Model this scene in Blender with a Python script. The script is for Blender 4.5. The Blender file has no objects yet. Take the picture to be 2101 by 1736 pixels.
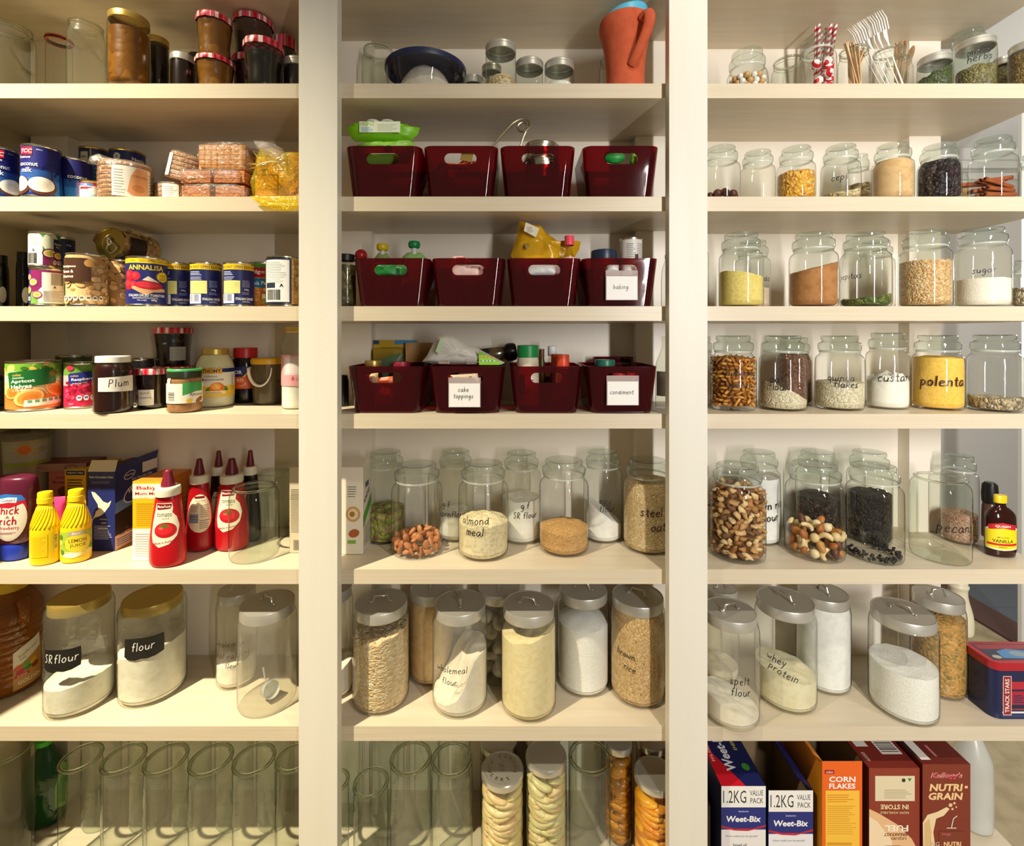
import bpy, bmesh, math, random
from math import sin, cos, pi, atan2, asin, sqrt, tan
from mathutils import Vector, Matrix, noise
from mathutils.geometry import tessellate_polygon
random.seed(7)
SC = bpy.context.scene
COL = SC.collection
# ---------------------------------------------------------------- camera, world, light
# world unit = metre; the photograph's pixel scale at the shelf front plane (Y = 0) is 1 mm per pixel
CX, HY = 1050.5, 689.0
cam = bpy.data.cameras.new('camera')
cam.sensor_width = 36.0
cam.lens = 36.0 * 1000.0 / 2101.0
cam.shift_y = -(868.0 - HY) / 2101.0
cam.clip_start = 0.05
camo = bpy.data.objects.new('camera', cam)
COL.objects.link(camo)
camo.location = (0, -1, 0)
camo.rotation_euler = (pi / 2, 0, 0)
SC.camera = camo
w = bpy.data.worlds.new('world')
SC.world = w
w.use_nodes = True
w.node_tree.nodes['Background'].inputs[0].default_value = (1.0, 0.84, 0.60, 1)
w.node_tree.nodes['Background'].inputs[1].default_value = 0.135
SC.view_settings.view_transform = 'Standard'
SC.view_settings.look = 'None'
SC.view_settings.exposure = 0.12
SC.view_settings.gamma = 1.0
SC.cycles.use_denoising = True
SC.cycles.max_bounces = 10
SC.cycles.diffuse_bounces = 4
SC.cycles.glossy_bounces = 4
SC.cycles.transparent_max_bounces = 40
SC.cycles.caustics_reflective = False
SC.cycles.caustics_refractive = False
SC.cycles.sample_clamp_indirect = 4.0


def downlight(x, y, z, watts, col, cone, blend, tilt):
    l = bpy.data.lights.new('downlight', 'SPOT')
    l.energy = watts
    l.color = col
    l.shadow_soft_size = 0.028
    l.spot_size = cone
    l.spot_blend = blend
    o = bpy.data.objects.new('downlight', l)
    COL.objects.link(o)
    o.location = (x, y, z)
    o.rotation_euler = (tilt, 0, 0)


downlight(-1.48, -1.15, 1.90, 800, (1.0, 0.89, 0.65), 1.42, 1.0, 0.36)
downlight(0.62, -1.00, 1.70, 50, (1.0, 0.92, 0.76), 1.5, 1.0, 0.44)
downlight(1.70, -1.00, 1.70, 50, (1.0, 0.93, 0.82), 1.5, 1.0, 0.44)
al = bpy.data.lights.new('window_daylight', 'AREA')       # the tall narrow window behind the photographer
al.shape = 'RECTANGLE'
al.size, al.size_y = 0.11, 1.1
al.energy = 60
al.color = (1.0, 0.97, 0.92)
ao = bpy.data.objects.new('window_daylight', al)
COL.objects.link(ao)
ao.location = (0.85, -1.9, 0.25)
ao.rotation_euler = (pi / 2, 0, -0.80)
rl = bpy.data.lights.new('far_room_fill', 'POINT')   # unseen fill lamp added to brighten the room past the shelf end
rl.energy = 17
rl.color = (1.0, 0.97, 0.92)
rl.shadow_soft_size = 0.15
ro = bpy.data.objects.new('far_room_fill', rl)
COL.objects.link(ro)
ro.location = (2.6, 0.9, 0.25)


# ---------------------------------------------------------------- materials
def lin(h):
    h = h.lstrip('#')
    o = []
    for i in (0, 2, 4):
        c = int(h[i:i + 2], 16) / 255.0
        o.append(c / 12.92 if c <= 0.04045 else ((c + 0.055) / 1.055) ** 2.4)
    return (o[0], o[1], o[2], 1.0)


MATS = {}


def newmat(key):
    m = bpy.data.materials.new(key)
    m.use_nodes = True
    MATS[key] = m
    return m, m.node_tree.nodes, m.node_tree.links


def ink(h, rough=0.42, metal=0.0):
    key = 'ink_%s_%d_%d' % (h, int(rough * 100), int(metal * 10))
    if key in MATS:
        return MATS[key]
    m, n, l = newmat(key)
    b = n['Principled BSDF']
    b.inputs['Base Color'].default_value = lin(h)
    b.inputs['Roughness'].default_value = rough
    b.inputs['Metallic'].default_value = metal
    return m


def coords(n, l, scale, rot=(0, 0, 0)):
    t = n.new('ShaderNodeTexCoord')
    mp = n.new('ShaderNodeMapping')
    mp.inputs['Scale'].default_value = scale
    mp.inputs['Rotation'].default_value = rot
    l.new(t.outputs['Object'], mp.inputs['Vector'])
    return mp.outputs['Vector']


def ramp(n, cols, interp='LINEAR'):
    r = n.new('ShaderNodeValToRGB')
    e = r.color_ramp.elements
    while len(e) < len(cols):
        e.new(0.5)
    r.color_ramp.interpolation = interp
    for i, c in enumerate(cols):
        e[i].position = i / max(1, len(cols) - 1) if interp == 'LINEAR' else i / len(cols)
        e[i].color = lin(c)
    return r


def wood(key, c1, c2, rough, sc):
    m, n, l = newmat(key)
    b = n['Principled BSDF']
    v = coords(n, l, sc)
    nz = n.new('ShaderNodeTexNoise')
    nz.inputs['Scale'].default_value = 1.0
    nz.inputs['Detail'].default_value = 5
    l.new(v, nz.inputs['Vector'])
    r = ramp(n, [c1, c2])
    r.color_ramp.elements[0].position = 0.35
    r.color_ramp.elements[1].position = 0.65
    l.new(nz.outputs['Fac'], r.inputs['Fac'])
    l.new(r.outputs['Color'], b.inputs['Base Color'])
    b.inputs['Roughness'].default_value = rough
    bp = n.new('ShaderNodeBump')
    bp.inputs['Strength'].default_value = 0.05
    bp.inputs['Distance'].default_value = 0.001
    l.new(nz.outputs['Fac'], bp.inputs['Height'])
    l.new(bp.outputs['Normal'], b.inputs['Normal'])
    return m


LAM = wood('cream_laminate', 'd6c9b2', 'cfc1a8', 0.36, (4, 60, 260))
POST = wood('painted_post', 'e6e2d8', 'e2ded2', 0.45, (30, 30, 2))
BACK = ink('f5ecdd', 0.4)


def thin(key, face, edge, f0=0.04, rough=0.02, bump=0.0, bscale=60, body=None):
    """thin clear wall: light passes straight through (tinted by the wall), Schlick reflection on top"""
    if key in MATS:
        return MATS[key]
    m, n, l = newmat(key)
    out = n['Material Output']
    n.remove(n['Principled BSDF'])
    lw = n.new('ShaderNodeLayerWeight')
    lw.inputs['Blend'].default_value = 0.5
    pw = n.new('ShaderNodeMath'); pw.operation = 'POWER'; pw.inputs[1].default_value = 4.0
    ml = n.new('ShaderNodeMath'); ml.operation = 'MULTIPLY_ADD'
    ml.inputs[1].default_value = 0.75; ml.inputs[2].default_value = f0
    l.new(lw.outputs['Facing'], pw.inputs[0]); l.new(pw.outputs[0], ml.inputs[0])
    r = ramp(n, [face, edge])
    r.color_ramp.elements[0].position = 0.70
    r.color_ramp.elements[1].position = 0.98
    l.new(lw.outputs['Facing'], r.inputs['Fac'])
    tr = n.new('ShaderNodeBsdfTransparent'); gl = n.new('ShaderNodeBsdfGlossy')
    l.new(r.outputs['Color'], tr.inputs['Color'])
    gl.inputs['Roughness'].default_value = rough
    mx = n.new('ShaderNodeMixShader')
    l.new(ml.outputs[0], mx.inputs[0])
    src = tr.outputs[0]
    if body:
        df = n.new('ShaderNodeBsdfDiffuse'); df.inputs[0].default_value = lin(body[0])
        m2 = n.new('ShaderNodeMixShader'); m2.inputs[0].default_value = body[1]
        l.new(tr.outputs[0], m2.inputs[1]); l.new(df.outputs[0], m2.inputs[2]); src = m2.outputs[0]
    l.new(src, mx.inputs[1]); l.new(gl.outputs[0], mx.inputs[2])
    if bump:
        v = coords(n, l, (bscale,) * 3)
        nz = n.new('ShaderNodeTexNoise'); nz.inputs['Scale'].default_value = 1.0
        nz.inputs['Detail'].default_value = 3
        l.new(v, nz.inputs['Vector'])
        bp = n.new('ShaderNodeBump'); bp.inputs['Strength'].default_value = bump
        bp.inputs['Distance'].default_value = 0.01
        l.new(nz.outputs['Fac'], bp.inputs['Height'])
        l.new(bp.outputs['Normal'], gl.inputs['Normal'])
    l.new(mx.outputs[0], out.inputs['Surface'])
    return m


GLASS = thin('clear_glass', 'fcfdfb', '6c7a6c', f0=0.06, bump=0.04, bscale=35)
GLASSW = thin('wavy_clear_glass', 'fafcf6', '66745a', f0=0.07, bump=0.30, bscale=55, body=('f2f4ea', 0.03))  # body: faint pale haze mixed in so the empty jars look brighter
GLASSG = thin('greenish_glass', 'f8fbf6', '5e7464', bump=0.05, bscale=35)
LIDG = thin('thick_lid_glass', 'f4f8f4', '6c7a70', f0=0.08, bump=0.10, bscale=50, body=('f4f8f4', 0.03))  # pale body haze stands in for light caught by the lids
CUTG = thin('quilted_glass', 'f2f5f0', '7c867c', f0=0.06, bump=0.8, bscale=110)
DUSTY = thin('flour_dusted_glass', 'fafaf4', '8a9088', bump=0.05, body=('f6f0e4', 0.10))
CELLO = thin('cellophane', 'fbf8f2', 'cfc8b8', f0=0.14, rough=0.10, bump=1.0, bscale=110, body=('fff4e4', 0.06))
CELLOY = thin('yellow_cellophane', 'fff07a', 'e8c81e', f0=0.10, rough=0.10, bump=1.0, bscale=70, body=('ffe93a', 0.22))
OIL = thin('oil_in_plastic', 'f0b01c', '8a5a06', f0=0.06, bump=0.6, bscale=45, body=('d08a10', 0.25))
GREENB = thin('green_cordial_plastic', '3f9444', '0c3a14', f0=0.06, bump=0.25, bscale=25, body=('1c6a2c', 0.45))
MILKY = thin('milky_plastic', 'f4f6f2', 'c8ccc6', f0=0.05, rough=0.3, body=('eef0ec', 0.55))
SMOKY = thin('smoky_plastic', 'c9b48e', '6c5a3c', f0=0.05, rough=0.15, body=('a8946c', 0.2))
AMBERP = thin('clear_bottle', 'f2eee4', '8a8478')
REDBIN = thin('dark_red_clear_plastic', 'cc1632', '4a060e', f0=0.05, rough=0.05, bump=0.02, bscale=18, body=('520814', 0.36))
HAZE = thin('card_sleeve', 'fffdfb', 'c8c0c0', f0=0.06, body=('eadcdc', 0.35))


def grain(key, cols, scale, bump=0.6, gap=0.5, dist=0.004, rough=0.6):
    """heaped seeds or flakes: every cell one grain with its own tone"""
    if key in MATS:
        return MATS[key]
    m, n, l = newmat(key)
    b = n['Principled BSDF']
    v = coords(n, l, scale if isinstance(scale, tuple) else (scale,) * 3)
    nz = n.new('ShaderNodeTexNoise'); nz.inputs['Scale'].default_value = 0.6
    l.new(v, nz.inputs['Vector'])
    ad = n.new('ShaderNodeVectorMath'); ad.operation = 'MULTIPLY_ADD'
    ad.inputs[1].default_value = (1.6, 1.6, 1.6)
    l.new(nz.outputs['Color'], ad.inputs[0]); l.new(v, ad.inputs[2])
    vo = n.new('ShaderNodeTexVoronoi'); vo.inputs['Scale'].default_value = 1.0
    l.new(ad.outputs[0], vo.inputs['Vector'])
    sp = n.new('ShaderNodeSeparateColor')
    l.new(vo.outputs['Color'], sp.inputs[0])
    r = ramp(n, cols)
    l.new(sp.outputs[0], r.inputs['Fac'])
    l.new(r.outputs['Color'], b.inputs['Base Color'])
    b.inputs['Roughness'].default_value = rough
    bp = n.new('ShaderNodeBump'); bp.inputs['Strength'].default_value = bump
    bp.inputs['Distance'].default_value = dist
    bp.invert = True
    l.new(vo.outputs['Distance'], bp.inputs['Height'])
    l.new(bp.outputs['Normal'], b.inputs['Normal'])
    return m


def powder(h, h2=None, sc=60):
    key = 'powder_' + h
    if key in MATS:
        return MATS[key]
    m, n, l = newmat(key)
    b = n['Principled BSDF']
    v = coords(n, l, (sc, sc, sc))
    nz = n.new('ShaderNodeTexNoise'); nz.inputs['Scale'].default_value = 1.0
    nz.inputs['Detail'].default_value = 8
    l.new(v, nz.inputs['Vector'])
    r = ramp(n, [h2 or h, h])
    r.color_ramp.elements[0].position = 0.38
    r.color_ramp.elements[1].position = 0.55
    l.new(nz.outputs['Fac'], r.inputs['Fac'])
    l.new(r.outputs['Color'], b.inputs['Base Color'])
    b.inputs['Roughness'].default_value = 0.9
    bp = n.new('ShaderNodeBump'); bp.inputs['Strength'].default_value = 0.35
    bp.inputs['Distance'].default_value = 0.003
    l.new(nz.outputs['Fac'], bp.inputs['Height'])
    l.new(bp.outputs['Normal'], b.inputs['Normal'])
    return m


def gingham():
    m, n, l = newmat('red_gingham')
    b = n['Principled BSDF']
    v = coords(n, l, (75, 75, 75), (0, 0, 0.6))
    sx = n.new('ShaderNodeSeparateXYZ')
    l.new(v, sx.inputs[0])
    outs = []
    for k in (0, 1):
        f = n.new('ShaderNodeMath'); f.operation = 'FRACT'
        g = n.new('ShaderNodeMath'); g.operation = 'GREATER_THAN'; g.inputs[1].default_value = 0.5
        l.new(sx.outputs[k], f.inputs[0]); l.new(f.outputs[0], g.inputs[0])
        outs.append(g)
    a = n.new('ShaderNodeMath'); a.operation = 'ADD'
    l.new(outs[0].outputs[0], a.inputs[0]); l.new(outs[1].outputs[0], a.inputs[1])
    h = n.new('ShaderNodeMath'); h.operation = 'MULTIPLY'; h.inputs[1].default_value = 0.49
    l.new(a.outputs[0], h.inputs[0])
    r = ramp(n, ['f4e6e2', 'e0566a', 'c00c20'], 'CONSTANT')
    l.new(h.outputs[0], r.inputs['Fac'])
    l.new(r.outputs['Color'], b.inputs['Base Color'])
    b.inputs['Roughness'].default_value = 0.35
    return m


GING = gingham()
ALU = ink('cfccc2', 0.36, 0.6)
RIM = None
ALUB = ink('d8d5cc', 0.25, 0.8)
GOLD = ink('d8ba64', 0.32, 0.7)
TIN = ink('c9c3b2', 0.25, 1.0)
TING = ink('b8a560', 0.3, 1.0)
SEAL = thin('clear_rubber_seal', 'eef2ec', 'b4bcb2', f0=0.05, rough=0.2, body=('e6ebe4', 0.45))


def realglass():
    m, n, l = newmat('thick_rim_glass')
    b = n['Principled BSDF']
    b.inputs['Base Color'].default_value = lin('f3f7ee')
    b.inputs['Roughness'].default_value = 0.02
    b.inputs['Transmission Weight'].default_value = 1.0
    b.inputs['IOR'].default_value = 1.5
    return m


RIM = realglass()


# ---------------------------------------------------------------- mesh helpers
class M:
    def __init__(s):
        s.v, s.f, s.k, s.sm = [], [], [], []

    def add(s, vs, fs, k=0, smooth=True, mx=None):
        o = len(s.v)
        s.v += [(mx @ Vector(p))[:] if mx else tuple(p) for p in vs]
        for f in fs:
            s.f.append([i + o for i in f]); s.k.append(k); s.sm.append(smooth)
        return s

    def lathe(s, prof, n=36, k=0, sx=1.0, sy=1.0, at=(0, 0, 0), smooth=True, mx=None):
        vs, fs, rings = [], [], []
        for r, z in prof:
            if r < 1e-6:
                rings.append([len(vs)]); vs.append((at[0], at[1], at[2] + z))
            else:
                rings.append(list(range(len(vs), len(vs) + n)))
                for i in range(n):
                    a = 2 * pi * i / n
                    vs.append((at[0] + r * sx * sin(a), at[1] - r * sy * cos(a), at[2] + z))
        for a, b in zip(rings, rings[1:]):
            if len(a) == 1 and len(b) == 1:
                continue
            for i in range(n):
                j = (i + 1) % n
                if len(a) == 1:
                    fs.append((a[0], b[j], b[i]))
                elif len(b) == 1:
                    fs.append((a[i], a[j], b[0]))
                else:
                    fs.append((a[i], a[j], b[j], b[i]))
        return s.add(vs, fs, k, smooth, mx)

    def box(s, x0, x1, y0, y1, z0, z1, k=0, mx=None):
        vs = [(x, y, z) for z in (z0, z1) for y in (y0, y1) for x in (x0, x1)]
        return s.add(vs, [(0, 2, 3, 1), (4, 5, 7, 6), (0, 1, 5, 4), (2, 6, 7, 3), (0, 4, 6, 2), (1, 3, 7, 5)], k, False, mx)

    def tube(s, pts, r, n=8, k=0, cap=True, flat=1.0, mx=None):
        pts = [Vector(p) for p in pts]
        vs, fs = [], []
        up = None
        for i, p in enumerate(pts):
            t = (pts[min(i + 1, len(pts) - 1)] - pts[max(i - 1, 0)]).normalized()
            if up is None:
                up = t.orthogonal().normalized()
            up = (up - t * up.dot(t)).normalized()
            sd = t.cross(up)
            rr = r[i] if isinstance(r, (list, tuple)) else r
            for j in range(n):
                a = 2 * pi * j / n
                vs.append(p + up * (cos(a) * rr) + sd * (sin(a) * rr * flat))
        for i in range(len(pts) - 1):
            for j in range(n):
                q = (j + 1) % n
                fs.append((i * n + j, i * n + q, (i + 1) * n + q, (i + 1) * n + j))
        if cap:
            fs.append(tuple(reversed(range(n))))
            fs.append(tuple(range((len(pts) - 1) * n, len(pts) * n)))
        return s.add(vs, fs, k, True, mx)

    def ball(s, c, rx, ry=None, rz=None, k=0, n=10, m=7, mx=None, nz=0.0):
        ry = ry or rx; rz = rz or rx
        prof = [(sin(pi * i / m), -cos(pi * i / m)) for i in range(m + 1)]
        t = M().lathe([(max(r, 0) if 0 < i < m else 0, z) for i, (r, z) in enumerate(prof)], n)
        vs = []
        for p in t.v:
            d = 1 + nz * noise.noise(Vector(p) * 1.7 + Vector(c) * 90)
            vs.append((c[0] + p[0] * rx * d, c[1] + p[1] * ry * d, c[2] + p[2] * rz * d))
        return s.add(vs, t.f, k, True, mx)

    def build(s, name, mats, parent=None, sharp=0.7, label=None, loc=None):
        me = bpy.data.meshes.new(name)
        me.from_pydata(s.v, [], s.f)
        mats = mats if isinstance(mats, (list, tuple)) else [mats]
        for m in mats:
            me.materials.append(m)
        me.polygons.foreach_set('material_index', s.k)
        me.polygons.foreach_set('use_smooth', s.sm)
        me.update()
        if sharp:
            try:
                me.set_sharp_from_angle(angle=sharp)
            except Exception:
                pass
        o = bpy.data.objects.new(name, me)
        COL.objects.link(o)
        if parent:
            o.parent = parent
        if label:
            o['label'] = label
        if loc:
            o.location = loc
        return o


def rnd(p, it=2):
    """round the corners of a profile, ends kept"""
    for _ in range(it):
        q = [p[0]]
        for a, b in zip(p, p[1:]):
            q.append((a[0] * .75 + b[0] * .25, a[1] * .75 + b[1] * .25))
            q.append((a[0] * .25 + b[0] * .75, a[1] * .25 + b[1] * .75))
        q.append(p[-1])
        p = q
    return p


def tag(o, label, cat, group=None, kind=None):
    o['label'] = label
    o['category'] = cat
    if group:
        o['group'] = group
    if kind:
        o['kind'] = kind
    return o


def thing(name, label, cat, loc=(0, 0, 0), group=None, rz=0.0):
    o = bpy.data.objects.new(name, None)
    o.empty_display_size = 0.02
    COL.objects.link(o)
    o.location = loc
    o.rotation_euler = (0, 0, rz)
    return tag(o, label, cat, group)


def dup(root, loc, label=None, group=None, rz=None, scale=None):
    r = root.copy(); COL.objects.link(r); r.location = loc
    if rz is not None:
        r.rotation_euler = (0, 0, rz)
    if scale:
        r.scale = scale
    if label:
        r['label'] = label
    if group:
        r['group'] = group
    for ch in list(root.children):
        c = ch.copy(); COL.objects.link(c); c.parent = r
        for g in list(ch.children):
            d = g.copy(); COL.objects.link(d); d.parent = c
    return r


# ---------------------------------------------------------------- pixels to places
LIFT = .0004
ZS = {1: .518, 2: .286, 3: .061, 4: -.160, 5: -.479, 6: -.801, 7: -1.14}
SHZ = dict((k, z - LIFT) for k, z in ZS.items())


class Spot:
    pass


def spot(xl, xr, sh, yt, yb=None, yn=None, z0=None, topk=0.85, sy=1.0):
    """a round thing between two silhouette columns: axis X, Y, radius R, height H above its base Z0"""
    s = Spot()
    s.Z0 = ZS[sh] if z0 is None else z0
    if yn is None:
        yn = -s.Z0 / ((yb - HY) / 1000.0) - 1.0
    a1, a2 = atan2(xl - CX, 1000), atan2(xr - CX, 1000)
    a, b = (a1 + a2) / 2, (a2 - a1) / 2
    dist = (1 + yn) / (cos(a) - sin(b))
    s.R = dist * sin(b)
    s.X, d = dist * sin(a), dist * cos(a)
    if sy < 1:
        q = 1 - (1 - sy) * s.R / d
        s.X, s.R, d = s.X * q, s.R * q, d * q
    s.Y = d - 1
    s.d = d
    s.a, s.b = a, b
    s.face = -a
    k = s.R * topk * sy
    zt = (HY - yt) / 1000.0 * ((d - k) if yt < HY else (d + k))
    s.H = zt - s.Z0
    s.loc = (s.X, s.Y, s.Z0)
    return s


def ang(s, px):
    """angle on the thing's round wall that shows at column px"""
    t = atan2(px - CX, 1000) - s.a
    q = max(-.97, min(.97, sin(t) / sin(s.b)))
    return s.face + asin(q) - t


def zat(s, py, px=None, R=None):
    """height above base that shows at row py on the wall facing the camera"""
    dn = s.d - (R or s.R) * cos(s.face)
    return (HY - py) / 1000.0 * dn - s.Z0


# ---------------------------------------------------------------- flat artwork laid on a surface
TXT = {}


def textmesh(t, bold, shear):
    key = (t, bold, shear)
    if key in TXT:
        return TXT[key]
    c = bpy.data.curves.new('lettering', 'FONT')
    c.body = t
    c.offset = bold
    c.shear = shear
    c.resolution_u = 2
    c.align_x = 'CENTER'
    c.align_y = 'CENTER'
    o = bpy.data.objects.new('lettering', c)
    COL.objects.link(o)
    dg = bpy.context.evaluated_depsgraph_get()
    me = bpy.data.meshes.new_from_object(o.evaluated_get(dg))
    vs = [(v.co.x, v.co.y) for v in me.vertices]
    fs = [tuple(p.vertices) for p in me.polygons]
    bpy.data.objects.remove(o)
    bpy.data.curves.remove(c)
    bpy.data.meshes.remove(me)
    if vs:
        y0 = min(v[1] for v in vs); y1 = max(v[1] for v in vs); x0 = min(v[0] for v in vs); x1 = max(v[0] for v in vs)
        vs = [(x - (x0 + x1) / 2, y - (y0 + y1) / 2) for x, y in vs]
    else:
        x0 = x1 = y0 = 0; y1 = 1
    TXT[key] = (vs, fs, x1 - x0, y1 - y0)
    return TXT[key]


HF = {
    'a': (.95, '75,80 40,100 5,60 10,10 40,0 70,40 75,100 72,20 95,0'), 'b': (.85, '10,170 10,0 45,5 75,50 50,95 12,70'),
    'c': (.8, '75,85 40,100 5,50 30,0 75,15'), 'd': (.9, '70,75 35,95 5,50 30,0 70,40 72,170 72,10 90,0'),
    'e': (.8, '8,50 70,60 55,95 20,90 5,40 30,0 75,15'), 'f': (.7, '70,160 45,170 30,140 30,0;5,95 60,95'),
    'g': (.85, '70,80 35,100 5,55 30,5 70,40 72,100 70,-40 40,-70 5,-50'), 'h': (.8, '10,170 10,0;10,60 40,100 70,80 70,0'),
    'i': (.35, '15,100 15,0;15,135 19,142'), 'k': (.75, '10,170 10,0;65,100 12,50 70,0'), 'l': (.32, '12,170 14,0'),
    'm': (1.15, '10,100 10,0;10,70 35,100 55,80 55,0;55,70 80,100 100,80 100,0'), 'n': (.85, '10,100 10,0;10,70 40,100 70,80 70,0'),
    'o': (.85, '45,100 10,75 8,25 40,0 72,30 70,80 40,100'), 'p': (.85, '10,100 10,-70;10,80 45,100 75,60 45,5 12,20'),
    'q': (.85, '70,80 35,100 5,55 30,5 70,40;72,100 72,-70'), 'r': (.65, '10,100 10,0;10,60 35,95 60,90'),
    's': (.7, '60,85 30,100 10,75 55,35 40,0 5,15'), 't': (.65, '30,150 30,10 60,0;5,100 60,100'),
    'u': (.85, '10,100 12,20 40,0 70,30 72,100 72,0'), 'w': (1.1, '5,100 25,0 50,80 75,0 100,100'), 'x': (.75, '5,100 70,0;70,100 5,0'),
    'v': (.8, '5,100 35,0 70,100'), 'y': (.8, '5,100 35,20;70,100 35,-10 5,-70'), 'S': (.9, '75,150 40,170 10,130 65,60 45,0 5,15'),
    'R': (.95, '10,170 10,0;10,165 60,160 65,100 12,80 75,0'), 'P': (.9, '10,170 10,0;10,165 65,160 70,95 12,75'),
    '.': (.3, '10,2 14,6'), ' ': (.5, ''), '-': (.6, '5,50 50,50'), '&': (.8, '70,0 15,120 40,150 55,115 5,40 30,0 75,50')}


def strips(poly, ax, step):
    """a convex polygon cut into strips one step wide along one axis, so that it can follow a curved wall"""
    lo, hi = min(p[ax] for p in poly), max(p[ax] for p in poly)
    a, b = math.floor(lo / step + 1e-6), math.ceil(hi / step - 1e-6)
    if b - a <= 1:
        return [poly]
    out = []
    for k in range(a, b):
        q = poly
        for lim, sg in ((k * step, 1), ((k + 1) * step, -1)):
            r = []
            for i in range(len(q)):
                p0, p1 = q[i - 1], q[i]
                d0, d1 = (p0[ax] - lim) * sg, (p1[ax] - lim) * sg
                if (d0 < 0) != (d1 < 0):
                    t = d0 / (d0 - d1)
                    r.append((p0[0] + (p1[0] - p0[0]) * t, p0[1] + (p1[1] - p0[1]) * t))
                if d1 >= 0:
                    r.append(p1)
            q = r
            if len(q) < 3:
                break
        if len(q) >= 3:
            out.append(q)
    return out


class Decal:
    """collects shapes on a surface S(u, v, lift); u, v in mm; every shape lies a hair above the one before"""

    def __init__(s, S, step=0.00002):
        s.S, s.step, s.lift, s.m, s.mats, s.ix = S, step, step * 4, M(), [], {}

    def k(s, c):
        if c not in s.ix:
            s.ix[c] = len(s.mats)
            s.mats.append(ink(c) if isinstance(c, str) else c)
        return s.ix[c]

    def tri(s, pts, fs, c):
        s.lift += s.step
        cut = getattr(s.S, 'cut', None)
        if cut:
            q, g = [], []
            for f in fs:
                for pc in strips([pts[i] for i in f], 0, cut[0]):
                    for p2 in (strips(pc, 1, cut[1]) if cut[1] else (pc,)):
                        g.append(tuple(range(len(q), len(q) + len(p2))))
                        q += p2
            pts, fs = q, g
        s.m.add([s.S(u, v, s.lift) for u, v in pts], fs, s.k(c), False)

    def rect(s, u0, v0, u1, v1, c, nu=None):
        n = nu or max(1, int(abs(u1 - u0) / 4))
        nv = max(1, int(abs(v1 - v0) / 12))
        pts = [(u0 + (u1 - u0) * i / n, v0 + (v1 - v0) * j / nv) for j in range(nv + 1) for i in range(n + 1)]
        fs = [(j * (n + 1) + i, j * (n + 1) + i + 1, (j + 1) * (n + 1) + i + 1, (j + 1) * (n + 1) + i) for j in range(nv) for i in range(n)]
        s.tri(pts, fs, c)

    def ell(s, u, v, ru, rv, c, rot=0.0, n=20, r0=0.0):
        pts, fs = [], []
        rs = [r0 or .5, 1.0]
        for q in rs:
            for i in range(n):
                a = 2 * pi * i / n
                x, y = q * ru * cos(a), q * rv * sin(a)
                pts.append((u + x * cos(rot) - y * sin(rot), v + x * sin(rot) + y * cos(rot)))
        for i in range(n):
            fs.append((i, (i + 1) % n, n + (i + 1) % n, n + i))
        if not r0:
            fs.append(tuple(range(n)))
        s.tri(pts, fs, c)

    def poly(s, pts, c):
        t = tessellate_polygon([[Vector((a, b, 0)) for a, b in pts]])
        s.tri(list(pts), [tuple(f) for f in t], c)

    def text(s, u, v, h, t, c, bold=0.0, shear=0.0, w=None, rot=0.0):
        vs, fs, tw, th = textmesh(t, bold * 0.4, shear)
        if not vs:
            return
        k = h / th
        kx = (w / tw) if w else k
        s.tri([(u + x * kx * cos(rot) - y * k * sin(rot), v + x * kx * sin(rot) + y * k * cos(rot)) for x, y in vs], fs, c)

    def lines(s, u0, v0, u1, v1, n, c, fill=0.45):
        hh = (v1 - v0) / n
        rg = random.Random(int(abs(u0 * 31 + v0 * 17)) + n)
        for i in range(n):
            v = v0 + hh * i
            s.rect(u0, v, u0 + (u1 - u0) * (0.7 + 0.3 * rg.random()), v + hh * fill, c)

    def bars(s, u0, v0, u1, v1, c='202020', n=16, horiz=False):
        rg = random.Random(n)
        for i in range(n):
            a = i / n; b = a + (0.3 + 0.4 * rg.random()) / n
            if horiz:
                s.rect(u0, v0 + (v1 - v0) * a, u1, v0 + (v1 - v0) * b, c, 2)
            else:
                s.rect(u0 + (u1 - u0) * a, v0, u0 + (u1 - u0) * b, v1, c, 1)

    def stroke(s, pts, wd, c, smooth=2):
        p = rnd(pts, smooth) if smooth and len(pts) > 2 else pts
        vs, fs = [], []
        for i, q in enumerate(p):
            a, b = p[max(i - 1, 0)], p[min(i + 1, len(p) - 1)]
            dx, dy = b[0] - a[0], b[1] - a[1]
            L = sqrt(dx * dx + dy * dy) or 1
            nx, ny = -dy / L * wd / 2, dx / L * wd / 2
            vs += [(q[0] + nx, q[1] + ny), (q[0] - nx, q[1] - ny)]
        for i in range(len(p) - 1):
            fs.append((2 * i, 2 * i + 1, 2 * i + 3, 2 * i + 2))
        s.tri(vs, fs, c)

    def hand(s, u, v, xh, t, c='1c1a22', wd=None, rot=0.0, sl=0.12):
        tot = sum(HF[ch][0] + .18 for ch in t) * xh
        x = -tot / 2
        for ch in t:
            wdt, d = HF[ch]
            for pl in d.split(';'):
                if pl:
                    pts = []
                    for q in pl.split():
                        a, b = q.split(',')
                        px, py = x + float(a) / 100 * xh, float(b) / 100 * xh
                        px += py * sl
                        pts.append((u + px * cos(rot) - py * sin(rot), v + px * sin(rot) + py * cos(rot)))
                    s.stroke(pts, wd or xh * .16, c)
            x += (wdt + .18) * xh

    def build(s, name, parent, label=None):
        return s.m.build(name, s.mats, parent, 0, label)


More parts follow.
